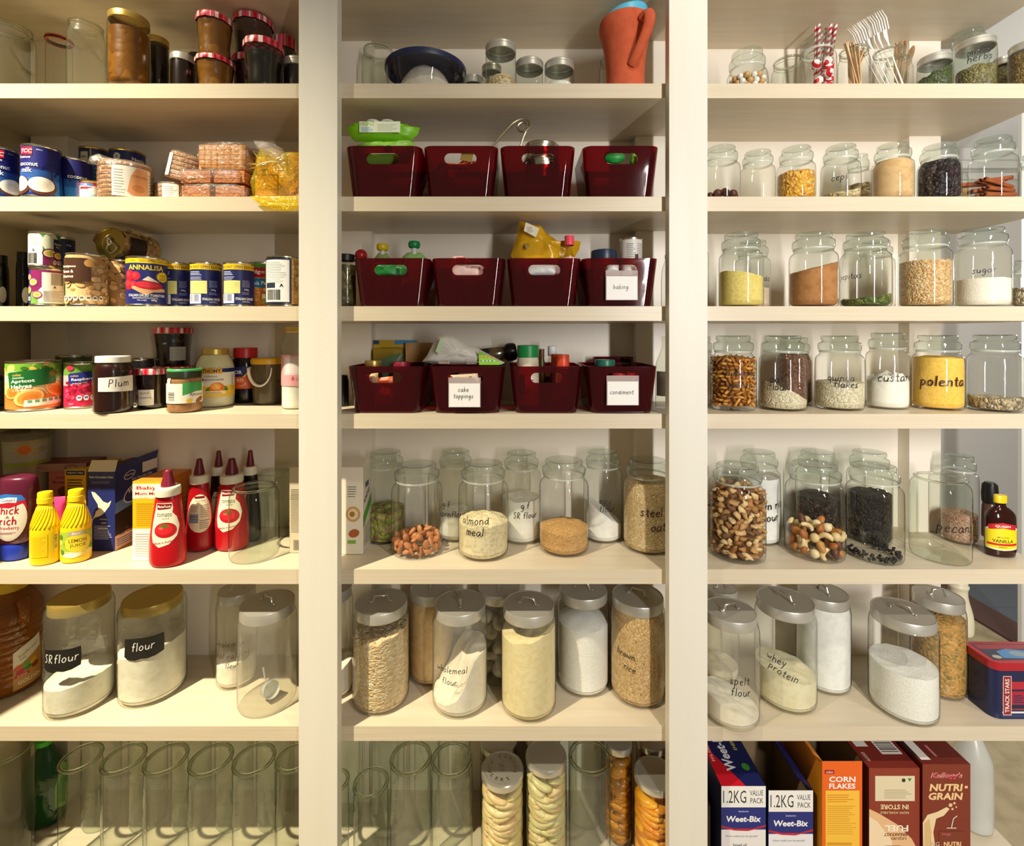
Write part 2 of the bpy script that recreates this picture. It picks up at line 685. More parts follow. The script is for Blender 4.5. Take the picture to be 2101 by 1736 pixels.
def onround(R, a0=0.0, z0=0.0, sx=1.0, sy=1.0, prof=None, Rm=None):
    """surface of a round wall; u mm sideways from angle a0, v mm above z0; prof = [(r, z)] for a changing radius"""
    Rm = Rm or R

    def rad(z):
        if not prof:
            return R
        for (r0, za), (r1, zb) in zip(prof, prof[1:]):
            if za <= z <= zb and zb > za:
                return r0 + (r1 - r0) * (z - za) / (zb - za)
        return prof[-1][0] if z > prof[-1][1] else prof[0][0]

    def S(u, v, lift):
        z = z0 + v / 1000.0
        a = a0 + u / 1000.0 / Rm
        r = rad(z) + lift + 0.0002
        return (r * sx * sin(a), -r * sy * cos(a), z)
    S.cut = (1.4, 3.0 if prof else None)
    return S


def onplane(o, du, dv):
    o, du, dv = Vector(o), Vector(du).normalized(), Vector(dv).normalized()
    nn = du.cross(dv)

    def S(u, v, lift):
        return o + du * (u / 1000.0) + dv * (v / 1000.0) + nn * (lift + 0.0002)
    return S


# ---------------------------------------------------------------- the setting
def struct(name, x0, x1, y0, y1, z0, z1, m):
    o = M().box(x0, x1, y0, y1, z0, z1).build(name, m, sharp=0)
    o['kind'] = 'structure'
    return o


def tiles(key, c, grout, size, gap=0.012, rough=0.4):
    m, n, l = newmat(key)
    b = n['Principled BSDF']
    v = coords(n, l, (1, 1, 1))
    br = n.new('ShaderNodeTexBrick')
    br.offset = 0.0
    br.inputs['Color1'].default_value = lin(c); br.inputs['Color2'].default_value = lin(c)
    br.inputs['Mortar'].default_value = lin(grout)
    br.inputs['Scale'].default_value = 1.0
    br.inputs['Brick Width'].default_value = size; br.inputs['Row Height'].default_value = size
    br.inputs['Mortar Size'].default_value = gap / 3
    l.new(v, br.inputs['Vector']); l.new(br.outputs['Color'], b.inputs['Base Color'])
    b.inputs['Roughness'].default_value = rough
    return m


FLOORM = powder('b9aa8a', 'a8997a', 12)
struct('floor', -1.6, 4.6, -2.6, 2.2, -1.56, -1.5, FLOORM)
struct('floor_1', 2.62, 4.6, 0.2, 2.2, -1.5, -1.494, tiles('dark_slate_tile', '5d6672', '4a525c', 0.42))
M().box(2.44, 2.62, 0.2, 2.2, -1.5, -1.488).build('trim_1', ink('5a3a34', 0.5), sharp=0)['kind'] = 'structure'
struct('wall_back', 0.6, 4.6, 2.2, 2.3, -1.5, 1.2, ink('d3d0ca', 0.7))
struct('ceiling', 0.9, 4.6, 0.3, 2.3, 1.2, 1.25, ink('eef0ee', 0.7))
struct('wall_left', -1.25, -1.19, -0.3, 0.26, -1.5, 0.9, ink('d8c9a6', 0.5))
cm = M()
for z0, z1, y in ((1.13, 1.2, 2.12), (1.085, 1.13, 2.15), (1.02, 1.06, 2.17)):
    cm.box(0.6, 4.6, y, 2.2, z0, z1)
cm.build('trim_2', ink('e6e6e2', 0.5), sharp=0)['kind'] = 'structure'
struct('trim_3', 2.405, 2.47, 1.3, 1.318, -1.49, 1.2, ink('f2f2ee', 0.4))

XR, XL, YB = 1.118, -1.19, 0.224
sh = thing('pantry_shelving', 'cream laminate built-in pantry shelving with broad pale uprights', 'shelving', (0, 0, -1.5))


def part(name, x0, x1, y0, y1, z0, z1, m, par=sh):
    return M().box(x0, x1, y0, y1, z0 + 1.5, z1 + 1.5).build(name, m, par, 0)


part('shelf', XL, XR, 0, YB, .720, .751, LAM)
for k in range(1, 8):
    part('shelf', XL, XR, 0, YB, SHZ[k] - .030, SHZ[k], LAM)
for x0, x1 in ((-.4265, -.3495), (.3145, .391)):
    part('front_post', x0, x1, -.025, -.0002, -1.5, .95, POST)
zs = [.720] + [SHZ[k] for k in range(1, 8)]
for x0, x1 in ((-1.175, -1.085), (-.42, -.343), (.303, .38), (.970, 1.047)):
    for a, b in zip(zs, zs[1:]):
        lo, hi = b, (a - .030 if a != .720 else a)
        part('back_post', x0, x1, .19, YB - .0002, lo + .0002, hi - .0002, BACK)
part('back_panel', XL, .969, YB, YB + .012, -1.5, .95, BACK)


# ---------------------------------------------------------------- jars
def heap(R, H, mat, par, shape='flat', amt=0.0, rough=0.0, name='filling', label=None, z0=.004, prof=None, a=0.0, kind=None):
    """what a jar holds: a round body with a flat, domed, sloping or dished top"""
    m, N, K = M(), 36, 8
    vs, fs = [], []

    def top(x, y):
        q = sqrt(x * x + y * y) / R
        u = (x * cos(a) + y * sin(a)) / R
        z = H
        if shape == 'dome':
            z += amt * (1 - q * q)
        elif shape == 'dish':
            z += amt * q * q
        elif shape == 'slant':
            z += amt * u
        elif shape == 'cliff':
            z += amt * (1 / (1 + math.exp(-5 * u)) - .5) * 2
        return z + rough * (noise.noise(Vector((x * 60, y * 60, H * 50))) + .5 * noise.noise(Vector((x * 160, y * 160, H * 9))))
    low = [(.84 * R, z0), (.95 * R, z0 + .003), (R, z0 + .010)]
    m.lathe([(0, z0)] + low, N)
    last = [(R * sin(2 * pi * i / N), -R * cos(2 * pi * i / N)) for i in range(N)]
    rows = 6
    for j in range(rows + 1):
        for x, y in last:
            zt = max(z0 + .011, top(x, y))
            zz = z0 + .010 + (zt - z0 - .010) * j / rows
            k = 1.0
            if prof:
                for (r0, za), (r1, zb) in zip(prof, prof[1:]):
                    if za <= zz <= zb and zb > za:
                        k = min(1.0, (r0 + (r1 - r0) * (zz - za) / (zb - za) - .002) / R)
            vs.append((x * k, y * k, zz))
    for j in range(rows):
        for i in range(N):
            q = (i + 1) % N
            fs.append((j * N + i, j * N + q, (j + 1) * N + q, (j + 1) * N + i))
    b = rows * N
    for j in range(1, K):
        k = 1 - j / K
        for i in range(N):
            x, y, _ = vs[b + i]
            vs.append((x * k, y * k, max(z0 + .011, top(x * k, y * k))))
    vs.append((0, 0, max(z0 + .011, top(0, 0))))
    for j in range(K - 1):
        for i in range(N):
            q = (i + 1) % N
            fs.append((b + j * N + i, b + j * N + q, b + (j + 1) * N + q, b + (j + 1) * N + i))
    e = b + (K - 1) * N
    for i in range(N):
        fs.append((e + i, e + (i + 1) % N, len(vs) - 1))
    m.add(vs, fs)
    o = m.build(name, mat, par, 0.9, label)
    if kind:
        o['kind'] = kind
    return o


def jar_body_profile(R, Hb, kind):
    if kind == 'stopper':
        nk = min(.30 * R, .020)
        return rnd([(0, .001), (.90 * R, 0), (.98 * R, .004), (R, .012), (R, Hb - nk - .012), (.97 * R, Hb - nk), (.82 * R, Hb - .008), (.79 * R, Hb - .004), (.79 * R, Hb)], 2)
    if kind == 'canister':
        return rnd([(0, .001), (.90 * R, 0), (.98 * R, .004), (R, .014), (R, Hb * .80), (.99 * R, Hb * .86), (.90 * R, Hb - .012), (.86 * R, Hb - .006), (.86 * R, Hb)], 2)
    if kind == 'wide':
        return rnd([(0, .001), (.92 * R, 0), (.985 * R, .004), (.99 * R, .014), (.985 * R, Hb * .82), (R, Hb * .86), (.97 * R, Hb * .93), (.86 * R, Hb - .006), (.86 * R, Hb)], 2)
    if kind == 'mason':
        return rnd([(0, .001), (.86 * R, 0), (.95 * R, .004), (R, .012), (R, Hb - .020), (.95 * R, Hb - .008), (.90 * R, Hb - .004), (.90 * R, Hb)], 2)
    if kind == 'jam':
        return rnd([(0, .001), (.78 * R, 0), (.83 * R, .004), (.84 * R, Hb * .45), (.90 * R, Hb * .62), (.90 * R, Hb * .70), (.95 * R, Hb - .008), (.93 * R, Hb - .003), (.93 * R, Hb)], 1)
    if kind == 'round':
        return rnd([(0, .001), (.86 * R, 0), (.97 * R, .005), (R, .014), (R, Hb - .026), (.97 * R, Hb - .014), (.84 * R, Hb - .006), (.82 * R, Hb)], 2)
    if kind == 'screw':
        return rnd([(0, .001), (.88 * R, 0), (.97 * R, .004), (R, .012), (R, Hb - .030), (.98 * R, Hb - .022), (.86 * R, Hb - .013), (.86 * R, Hb - .010), (.89 * R, Hb - .009), (.86 * R, Hb - .007), (.86 * R, Hb - .002), (.85 * R, Hb)], 1)
    if kind == 'bottling':
        return rnd([(0, .001), (.88 * R, 0), (.97 * R, .004), (R, .014), (R, Hb - .026), (.97 * R, Hb - .018), (.91 * R, Hb - .010), (.91 * R, Hb - .007)], 2) + [(.97 * R, Hb - .006), (.985 * R, Hb - .003), (.95 * R, Hb), (.90 * R, Hb - .001), (.885 * R, Hb - .006)]
    return [(0, 0), (R, 0), (R, Hb)]


def inner(prof):
    return [(max(r - .0015, 0), z) for r, z in prof]


def put_lid(t, R, Hb, H, kind, mat, lab=None, hang=None):
    if kind == 'glass':
        h = H - Hb
        return M().lathe(rnd([(.78 * R, Hb + .001), (.865 * R, Hb + .001), (.875 * R, Hb + .42 * h), (.84 * R, Hb + .52 * h), (.68 * R, Hb + .60 * h), (.745 * R, Hb + .70 * h), (.75 * R, Hb + .93 * h), (.70 * R, H), (.55 * R, H - .10 * h), (0, H - .12 * h)], 1)).build('lid', mat, t, .7, lab)
    if kind == 'dome':
        h = H - Hb
        return M().lathe(rnd([(.80 * R, Hb + .001), (.86 * R, Hb + .002), (.86 * R, Hb + .3 * h), (.74 * R, Hb + .55 * h), (.66 * R, Hb + .7 * h), (.64 * R, Hb + .95 * h), (.5 * R, H), (0, H)], 2)).build('lid', mat, t, .7, lab)
    if kind == 'plate':
        rl = R * (hang or .92)
        o = M().lathe([(rl * .97, Hb - .0205), (rl, Hb - .020), (rl, H - .002), (rl * .985, H), (rl * .97, H - .0005), (rl * .94, H - .0015), (0, H - .0008)], 48).build('lid', mat, t, .5, lab)
        return o
    if kind == 'screw':
        rl = R * (hang or .93)
        return M().lathe([(rl * .95, Hb - .013), (rl, Hb - .012), (rl * 1.0, H - .003), (rl * .97, H - .0005), (rl * .90, H), (rl * .86, H - .001), (0, H - .001)], 40).build('lid', mat, t, .5, lab)
    if kind == 'band':
        rl = R * (hang or .97)
        return M().lathe([(rl * .96, Hb - .015), (rl, Hb - .014), (rl * 1.0, Hb - .008), (rl * .975, Hb - .0075), (rl * .975, Hb - .004), (rl, Hb - .0035), (rl, H - .002), (rl * .96, H), (rl * .86, H), (rl * .85, H - .001), (0, H - .0005)], 40).build('lid', mat, t, .5, lab)


def lid_handle(lid, R, H, rot, mat=ALUB):
    w, h, d = .36 * R, .013, .0035
    c, s_ = cos(rot), sin(rot)
    pts = [(-w, 0, H), (-w * .80, 0, H + .0012), (-w * .72, 0, H + .004), (-w * .58, 0, H + h), (w * .58, 0, H + h), (w * .72, 0, H + .004), (w * .80, 0, H + .0012), (w, 0, H)]
    pts = [(x * c, x * s_, z) for x, y, z in pts]
    m = M().tube(pts, d * .8, 6, flat=.35)
    m.ball((pts[0][0], pts[0][1], H + .001), .004, .004, .0015)
    m.ball((pts[-1][0], pts[-1][1], H + .001), .004, .004, .0015)
    return m.build('handle', mat, lid, .9)


def jar(pos, label, kind='stopper', lid='glass', fill=None, glass=None, write=None, lidmat=None, hk=None, hrot=None, hang=None, name='storage_jar', cat='jar', group=None, lidh=None, seal=None):
    """pos = (xl, xr, shelf, ytop, {yb|yn|z0}); fill = (material, row of its surface, shape, amount, rough, text)"""
    p = dict(pos[4])
    s = spot(pos[0], pos[1], pos[2], pos[3], **p)
    t = thing(name, label, cat, s.loc, group)
    R, H = s.R, s.H
    lh = lidh if lidh is not None else {'glass': min(.034, .24 * H), 'dome': .024, 'plate': .002, 'screw': .002, 'band': .002, None: 0}[lid]
    Hb = H - lh
    prof = jar_body_profile(R, Hb, kind)
    s.prof, s.Hb, s.t = prof, Hb, t
    n = 10 if kind == 'jam' else 40
    M().lathe(prof, n).build('jar_body', glass or GLASS, t, .45 if kind == 'jam' else .9)
    if lid:
        lm = lidmat or (LIDG if lid in ('glass', 'dome') else ALU)
        lo = put_lid(t, R, Hb, H, lid, lm, None, hang)
        if hrot is not None:
            lid_handle(lo, R, H, hrot)
    elif kind in ('bottling', 'stopper'):
        q = .935 * R if kind == 'bottling' else .81 * R
        w_ = .004 if kind == 'bottling' else .0028
        m_ = M().lathe([(q + w_ * cos(a * pi / 5), Hb - .0035 + w_ * .9 * sin(a * pi / 5)) for a in range(11)], 44)
        m_.build('rim', RIM, t, 0)
    elif kind in ('screw',):
        M().lathe([(.855 * R + .0022 * cos(a * pi / 5), Hb - .0015 + .0022 * sin(a * pi / 5)) for a in range(11)], 40).build('rim', RIM, t, 0)
        g = M()
        for k, q in enumerate((.004, .010)):
            g.tube([(.875 * R * cos(a * pi / 12), .875 * R * sin(a * pi / 12), Hb - q) for a in range(25)], .0011, 5)
        g.build('screw_thread', LIDG, t, 0)
    if lid == 'glass' and seal is not False:
        M().lathe([(.80 * R, Hb - .004), (.83 * R, Hb - .003), (.83 * R, Hb), (.80 * R, Hb + .001)], 36).build('seal', SEAL, t, 0)
    if fill:
        f = list(fill) + [None] * (7 - len(fill))
        z = zat(s, f[1], R=R) if f[1] is not None else H * .7
        z = max(.012, min(z, Hb - .004))
        s.fz = z
        heap(R - .0016, z, f[0], t, f[2] or 'flat', (f[3] or 0), f[4] or 0.0, label=f[5], prof=prof, a=f[6] or 0.0)
    if write:
        d = None
        for q in write:
            tx, px, py, xh = q[:4]
            rot = q[4] if len(q) > 4 else 0
            col = q[5] if len(q) > 5 else '17151c'
            wd = q[6] if len(q) > 6 else None
            if d is None:
                d = Decal(onround(R, s.face, 0, prof=prof, Rm=R))
            u = (ang(s, px) - s.face) * R * 1000
            d.hand(u, zat(s, py) * 1000 - xh / 2, xh, tx, col, wd, rot)
        d.build('handwriting', t, 'handwritten words in marker')
    return s


def label_on(s, px, py, name='label', prof=True, lab=None, R=None):
    """start artwork on a jar's wall with its origin at the photo point"""
    R = R or s.R
    return Decal(onround(R, ang(s, px), zat(s, py), prof=s.prof if prof else None, Rm=R))


# powders and grains
FLOUR = powder('f6f0e4', 'efe7d6'); WHITE = powder('fbfaf6', 'f2f1ec'); CREAMP = powder('f2e2b4', 'ecd9a4')
SEMO = powder('f3e3b2', 'eedaa2', 90); PROT = powder('f2e9c6', 'eadfb6'); SUGAR = powder('fbf9f2', 'f2efe6', 300)
RAWS = grain('brown_sugar', ['b98748', 'cfa062', 'd8ac70'], 420, .5, dist=.002)
COCOA = powder('b9814c', 'a8713e'); TAN = powder('dcb885', 'cfa873'); SPICE = grain('seasoned_crumb', ['c99048', 'd8a45a', '8a7a40', 'cf9a52'], 190, .5)
MEAL = powder('efe0b8', 'd9c79a', 120); YELLOW = powder('f0dc84', 'e8cf6c', 160); POLENTA = powder('f8cc5c', 'f0bd48', 220)
OATS = grain('rolled_oats', ['e8d0a2', 'd9b884', 'f2e2c0', 'c9a26a'], (150, 150, 260), .9, dist=.004)
RICE = grain('brown_rice', ['d9b47c', 'c89c60', 'e4c898', 'b98a4e'], (360, 360, 190), .7, dist=.003)
STEEL = grain('steel_cut_oats', ['ead2a0', 'd9ba82', 'c8a26a', 'f2e2bc'], 330, .7, dist=.003)
QFL = grain('quinoa_flakes', ['f2ead2', 'e4d8b8', 'cfc09a'], 260, .7, dist=.003)
BARLEY = grain('pearl_grain', ['eac48a', 'd8a868', 'f2d8a8', 'c08a50'], 250, .8, dist=.004)
CORN = grain('popping_corn', ['f0a826', 'f8c850', 'e08a18', 'fadc8c'], 145, .9, dist=.006, rough=.35)
BROWNG = grain('brown_grain', ['8a5c48', '6a4436', 'a87860', '7c5040'], 260, .8, dist=.004)
SEEDS = grain('striped_seeds', ['d8c6a0', 'b09a76', '6a5a48', 'e8dcc0'], (230, 230, 150), .9, dist=.005)
PEPI = grain('green_pumpkin_seeds', ['6a7a34', '4e5c26', '8a9448', '3c441e'], (140, 140, 220), .9, dist=.006)
RAIS = grain('raisins', ['2a1c22', '1c1418', '3c2a30', '140e12'], 105, 1.0, dist=.008, rough=.45)
CURR = grain('currants', ['1a1416', '0e0a0c', '2c2224'], 150, 1.0, dist=.006)
PIST = grain('pistachio_kernels', ['a8b048', '7c8a30', 'c8c070', '8a5a48', '94a040'], 105, .9, dist=.006)
HERB = grain('dried_green_herbs', ['3c4c24', '54662e', '2a361a', '6a7440'], 300, .9, dist=.004)
HERB2 = grain('dried_mixed_herbs', ['8a8050', '6a6238', 'a89a64', '4e4a2a'], 300, .9, dist=.004)
PINKS = grain('pink_salt', ['c99a82', 'b07e68', 'dab49c'], 260, .7)
JAMD = ink('1c0a08', .25); JAMP = ink('2c0e0c', .22)
MARM = grain('marmalade', ['7a4a0c', '8a5812', '6a3c08', '9a681c'], 45, .2, rough=.3)


def R_(xl, xr, sh_, yt, **k):
    return (xl, xr, sh_, yt, k)


# ---------------------------------------------------------------- right bay, bottles of dry goods
def sub(lst, **k):
    return lst


# sixth shelf, canisters with metal lids
CAN = dict(kind='canister', lid='plate', hang=.93)
jar(R_(722, 840, 6, 1208, yb=1474), 'tall canister of rolled oats under a metal lid', fill=(OATS, 1318, 'slant', .012, .006, 'rolled oats', 0.5), hrot=.15, **CAN)
jar(R_(838, 932, 6, 1184, yb=1412), 'rear canister filled with tan powder behind the rolled oats', fill=(TAN, 1238, 'flat', 0, .002, 'tan powder'), hrot=1.5, **CAN)
jar(R_(887, 1000, 6, 1210, yb=1480), 'canister of wholemeal flour sliding down into one corner', glass=DUSTY, fill=(FLOUR, 1405, 'cliff', .050, .008, 'white flour', 0.35),
    write=[('wholemeal', 925, 1379, 8.2), ('flour', 922, 1403, 8.2)], hrot=1.7, **CAN)
jar(R_(978, 1070, 6, 1184, yb=1412), 'rear canister of round pale sweets behind the wholemeal flour', hrot=1.5, **CAN)
jar(R_(1028, 1141, 6, 1213, yb=1488), 'canister nearly full of yellowish semolina at the shelf edge', fill=(SEMO, 1318, 'slant', .012, .004, 'yellow semolina', 0.3), hrot=-.35, **CAN)
jar(R_(1144, 1250, 6, 1184, yb=1436), 'canister two thirds full of white sugar under a handled lid', fill=(SUGAR, 1300, 'dome', .02, .002, 'white sugar'), hrot=-.45, **CAN)
jar(R_(1252, 1366, 6, 1196, yb=1460), 'canister full of brown rice', fill=(RICE, 1268, 'dome', .008, .002, 'brown rice'), write=[('brown', 1283, 1352, 8.5, -.1), ('rice', 1291, 1378, 8.5, -.2)], hrot=-.55, **CAN)
jar(R_(640, 725, 6, 1186, yb=1445), 'rear canister of pale flour half hidden by the left upright', fill=(FLOUR, 1395, 'slant', .02, .004, 'pale flour'), hrot=.3, **CAN)
jar(R_(442, 528, 6, 1192, yb=1420), 'rear canister of wholemeal self raising flour', glass=DUSTY, fill=(FLOUR, 1368, 'slant', .01, .003, 'white flour'),
    write=[('wholemeal', 470, 1322, 8.0, 0, '5a4638'), ('self raising', 474, 1346, 8.0, 0, '5a4638'), ('flour', 476, 1365, 7, 0, '5a4638')], hrot=.7, **CAN)
s = jar(R_(485, 610, 6, 1210, yb=1478), 'nearly empty dusty canister with a scoop lying in its base', glass=DUSTY, hrot=-.5, **CAN)
sc = thing('measuring_scoop', 'pale clear plastic scoop lying inside the nearly empty canister', 'scoop', (s.X, s.Y, s.Z0 + .006), rz=.9)
m = M().lathe([(0, 0), (.012, 0), (.016, .004), (.018, .026), (.0172, .026), (.015, .004), (0, .002)], 20, mx=Matrix.Rotation(1.25, 4, 'X') @ Matrix.Translation((0, .016, 0)))
m.build('bowl', MILKY, sc)
M().tube([(0, .004, .018), (0, .012, .035), (0, .02, .055)], .004, 8, flat=.4).build('handle', MILKY, sc)
jar(R_(1440, 1517, 6, 1188, yn=.118), 'rear metal lidded canister beside the right upright', glass=DUSTY, fill=(FLOUR, 1380, 'flat', 0, .003, 'pale flour'), hrot=.3, **CAN)
jar(R_(1438, 1560, 6, 1225, yb=1507), 'dusty canister with the last of the spelt flour', glass=DUSTY, fill=(FLOUR, 1468, 'slant', -.02, .004, 'pale flour'),
    write=[('spelt', 1519, 1398, 9.5), ('flour', 1521, 1421, 9.5)], hrot=.25, hang=.90, kind='canister', lid='plate')
jar(R_(1547, 1678, 6, 1204, yb=1472), 'canister a third full of cream whey protein powder', fill=(PROT, 1400, 'slant', -.010, .003, 'cream protein powder'),
    write=[('whey', 1592, 1362, 9.5, -.12), ('protein', 1606, 1385, 9.5, -.28)], hrot=1.9, **CAN)
jar(R_(1632, 1748, 6, 1192, yb=1432), 'rear canister packed with bright white flour', fill=(WHITE, 1250, 'flat', 0, .004, 'bright white flour'), hrot=1.6, **CAN)
jar(R_(1780, 1930, 6, 1226, yb=1498), 'broad canister half full of white sugar at the shelf edge', fill=(SUGAR, 1388, 'flat', 0, .0015, 'white sugar'), hrot=-.9, **CAN)
jar(R_(1866, 1986, 6, 1200, yb=1443), 'rear canister of orange crumbs flecked with green herbs', fill=(SPICE, 1280, 'dome', .01, .004, 'orange crumbs with herbs'), hrot=-.1, **CAN)

# left bay, two big gold lidded jars
for (xl, xr, yt, yb, yf, lab, txt, bx, by, am) in (
        (85, 238, 1196, 1483, 1408, 'big gold lidded jar one third full of SR flour', 'SRflour', 121, 1348, .006),
        (238, 385, 1196, 1458, 1342, 'big gold lidded jar well filled with plain flour', 'flour', 293, 1326, .012)):
    s = jar(R_(xl, xr, 6, yt, yb=yb), lab, kind='wide', lid='plate', lidmat=GOLD, hang=.88, glass=GLASSW, fill=(FLOUR, yf, 'slant', am, .004, 'white flour', .4))
    d = label_on(s, bx, by)
    w2 = 36 if txt == 'SRflour' else 38
    d.poly([(-w2, 22), (-w2 * .3, 23.5), (w2 * .5, 22.5), (w2, 23), (w2 + 1, 4), (w2, -16), (w2 * .6, -21), (w2 * .2, -23), (-w2 * .1, -21), (-w2 * .4, -24), (-w2 * .8, -22), (-w2 - 1, -17), (-w2, 4)], '1b1917')
    d.hand(0, -4, 10.5, txt, 'f2f0ea', 1.5, 0.02)
    d.build('chalk_label', s.t, 'black chalkboard label')

# round pale sweets in the rear canister
def find(label):
    for o in SC.objects:
        if o.get('label') == label:
            return o


def jar_radius(o):
    for c in o.children:
        if c.name.startswith('jar_body'):
            return max(v.co.x for v in c.data.vertices), max(v.co.z for v in c.data.vertices)


def scatter(R, z0, z1, size, rings=1, top=True, jit=.25, seed=1, heapz=0.0):
    """places for pieces lying against the glass wall and over the top of a heap"""
    rg = random.Random(seed)
    out = []
    z = z0 + size * .5
    row = 0
    while z < z1:
        n = int(2 * pi * (R - size * .5) / (size * 1.02))
        for i in range(n):
            a = 2 * pi * (i + .5 * (row % 2)) / n + rg.uniform(-jit, jit) * .3
            out.append(((R - size * .52) * sin(a), -(R - size * .52) * cos(a), z + rg.uniform(-jit, jit) * size * .4))
        z += size * .82
        row += 1
    if top:
        r = R - size * 1.5
        while r > 0:
            n = max(1, int(2 * pi * r / (size * 1.02)))
            for i in range(n):
                a = 2 * pi * i / n + rg.random()
                out.append((r * sin(a), -r * cos(a), z - size * .5 + heapz * (1 - r / R) + rg.uniform(-.2, .2) * size))
            r -= size
    return out


def pieces(jobj, name, label, cat, group, mats, shape, places, seed=3, tilt=pi):
    """loose pieces one could count, each an object of its own, standing in jar jobj"""
    rg = random.Random(seed)
    protos = []
    for mt in mats:
        protos.append(shape().build(name, mt, None, .9))
    first = {}
    for i, p in enumerate(places):
        k = rg.randrange(len(protos))
        if k not in first:
            o = protos[k]; first[k] = o
        else:
            o = protos[k].copy(); COL.objects.link(o)
        o.location = (jobj.location.x + p[0], jobj.location.y + p[1], jobj.location.z + p[2])
        o.rotation_euler = (rg.uniform(-tilt, tilt), rg.uniform(-tilt, tilt), rg.uniform(-pi, pi))
        tag(o, label, cat, group)
    for k, o in enumerate(protos):
        if k not in first:
            bpy.data.objects.remove(o)


def chunk(rg, c, r, nz=.5, sq=(1, .8, .6)):
    m = M().ball((0, 0, 0), r * sq[0], r * sq[1], r * sq[2], n=8, m=6)
    off = Vector((rg.random() * 50, rg.random() * 50, rg.random() * 50))
    e = Matrix.Translation(c) @ Matrix.Rotation(rg.uniform(-3, 3), 4, 'X') @ Matrix.Rotation(rg.uniform(-3, 3), 4, 'Z')
    vs = []
    for p in m.v:
        q = Vector(p)
        q = q * (1 + nz * noise.noise(q / r * 1.3 + off))
        vs.append((e @ q)[:])
    return vs, m.f


def heap_pieces(par, R, z0, z1, size, mats, label, seed=1, sq=(1.25, .75, .5), nz=1.1, core=None, heapz=0):
    """pieces too many to count: one filling"""
    rg = random.Random(seed)
    m = M()
    for p in scatter(R, z0, z1, size, seed=seed, heapz=heapz):
        vs, fs = chunk(rg, p, size * .56, nz, sq)
        k = rg.randrange(len(mats))
        m.add(vs, fs, k)
    if core:
        c = M().lathe([(0, z0 + .002), (R * .8, z0 + .002), (R * .82, z1 - size * .6), (0, z1 - size * .4 + heapz * .6)], 20)
        m.add(c.v, c.f, core)
    o = m.build('filling', mats, par, 0, label)
    o['kind'] = 'stuff'
    return o


o = find('rear canister of round pale sweets behind the wholemeal flour')
R, Hm = jar_radius(o)
def puck():
    return M().lathe(rnd([(0, -.008), (.015, -.008), (.017, 0), (.015, .008), (0, .008)], 1), 14)
pieces(o, 'sweet', 'round pale sweet in the rear canister behind the wholemeal flour', 'sweet', 'round pale sweets in a canister', [ink('e8e0cc', .6), ink('dcd2ba', .6)], puck,
       scatter(R - .004, .008, .15, .034, seed=5), tilt=.5)

# ---------------------------------------------------------------- fifth shelf, glass stoppered jars
jar(R_(750, 832, 5, 918, yb=1120), 'rear jar of green pistachios with a tag on its lid', fill=(PIST, 1055, 'flat', 0, .006, 'green pistachio kernels'))
s = jar(R_(802, 908, 5, 940, yb=1152), 'glass stoppered jar with whole almonds in its base')
ALM = s
jar(R_(897, 972, 5, 917, yb=1115), 'rear jar of gluten free cornflour with powder on its walls', glass=DUSTY, fill=(WHITE, 1062, 'flat', 0, .004, 'white cornflour'),
    write=[('g.f.', 917, 1038, 8.5), ('cornflour', 927, 1058, 8.5)])
jar(R_(940, 1043, 5, 938, yb=1156), 'jar of pale almond meal in the middle of the front row', fill=(MEAL, 1085, 'dome', .012, .005, 'pale almond meal'), write=[('almond', 974, 1073, 10.5, .05), ('meal', 974, 1096, 10.5)])
jar(R_(1030, 1110, 5, 920, yb=1120), 'rear jar of white gluten free SR flour', glass=DUSTY, fill=(WHITE, 1032, 'flat', 0, .003, 'white flour'), write=[('g.f.', 1080, 1041, 9), ('SR.flour', 1079, 1061, 8.5)])
jar(R_(1106, 1208, 5, 932, yb=1147), 'stoppered jar with a low heap of brown sugar', fill=(RAWS, 1100, 'dome', .012, .004, 'brown sugar'))
jar(R_(1197, 1277, 5, 918, yb=1118), 'rear jar of white rice flour lying in a slope', fill=(WHITE, 1060, 'slant', -.03, .004, 'white rice flour'), write=[('rice', 1243, 1031, 8.5), ('flour', 1246, 1047, 8.5)])
jar(R_(1278, 1382, 5, 932, yb=1143), 'jar full of steel cut oats touching the right upright', fill=(STEEL, 1000, 'dome', .004, .002, 'steel cut oats'), write=[('steel', 1338, 1055, 12, 0, '3a1420', 2.0), ('oats', 1357, 1085, 12, 0, '3a1420', 2.0)])

s = jar(R_(1455, 1573, 5, 942, yb=1162), 'glass stoppered jar filled with walnut pieces')
heap_pieces(s.t, s.R - .002, .009, zat(s, 1012), .0150, [ink('c0935a', .6), ink('d8b078', .6), ink('a87440', .6), ink('e4c490', .6), ink('b07c46', .6), ink('7a5230', .7)], 'broken walnut pieces', 4, core=5, heapz=.008)
jar(R_(1513, 1603, 5, 918, yb=1123), 'rear jar of brown rice flour behind the walnuts', fill=(WHITE, 985, 'flat', 0, .003, 'white rice flour'), write=[('brown rice', 1580, 1040, 11, .1), ('flour', 1581, 1064, 11, .1)])
NUT = jar(R_(1609, 1737, 5, 938, yb=1160), 'stoppered jar half full of whole mixed nuts')
jar(R_(1631, 1727, 5, 918, yb=1117), 'rear stoppered jar behind the mixed nuts holding dark raisins', fill=(RAIS, 1030, 'dome', .01, .005, 'dark raisins'))
CUR = jar(R_(1733, 1858, 5, 942, yb=1164), 'stoppered jar with only a few currants left', write=[('currants', 1760, 1082, 11, .0)])
jar(R_(1736, 1833, 5, 918, yb=1123), 'rear stoppered jar of dark dried fruit behind the currants', fill=(CURR, 1020, 'flat', 0, .004, 'dark dried fruit'))
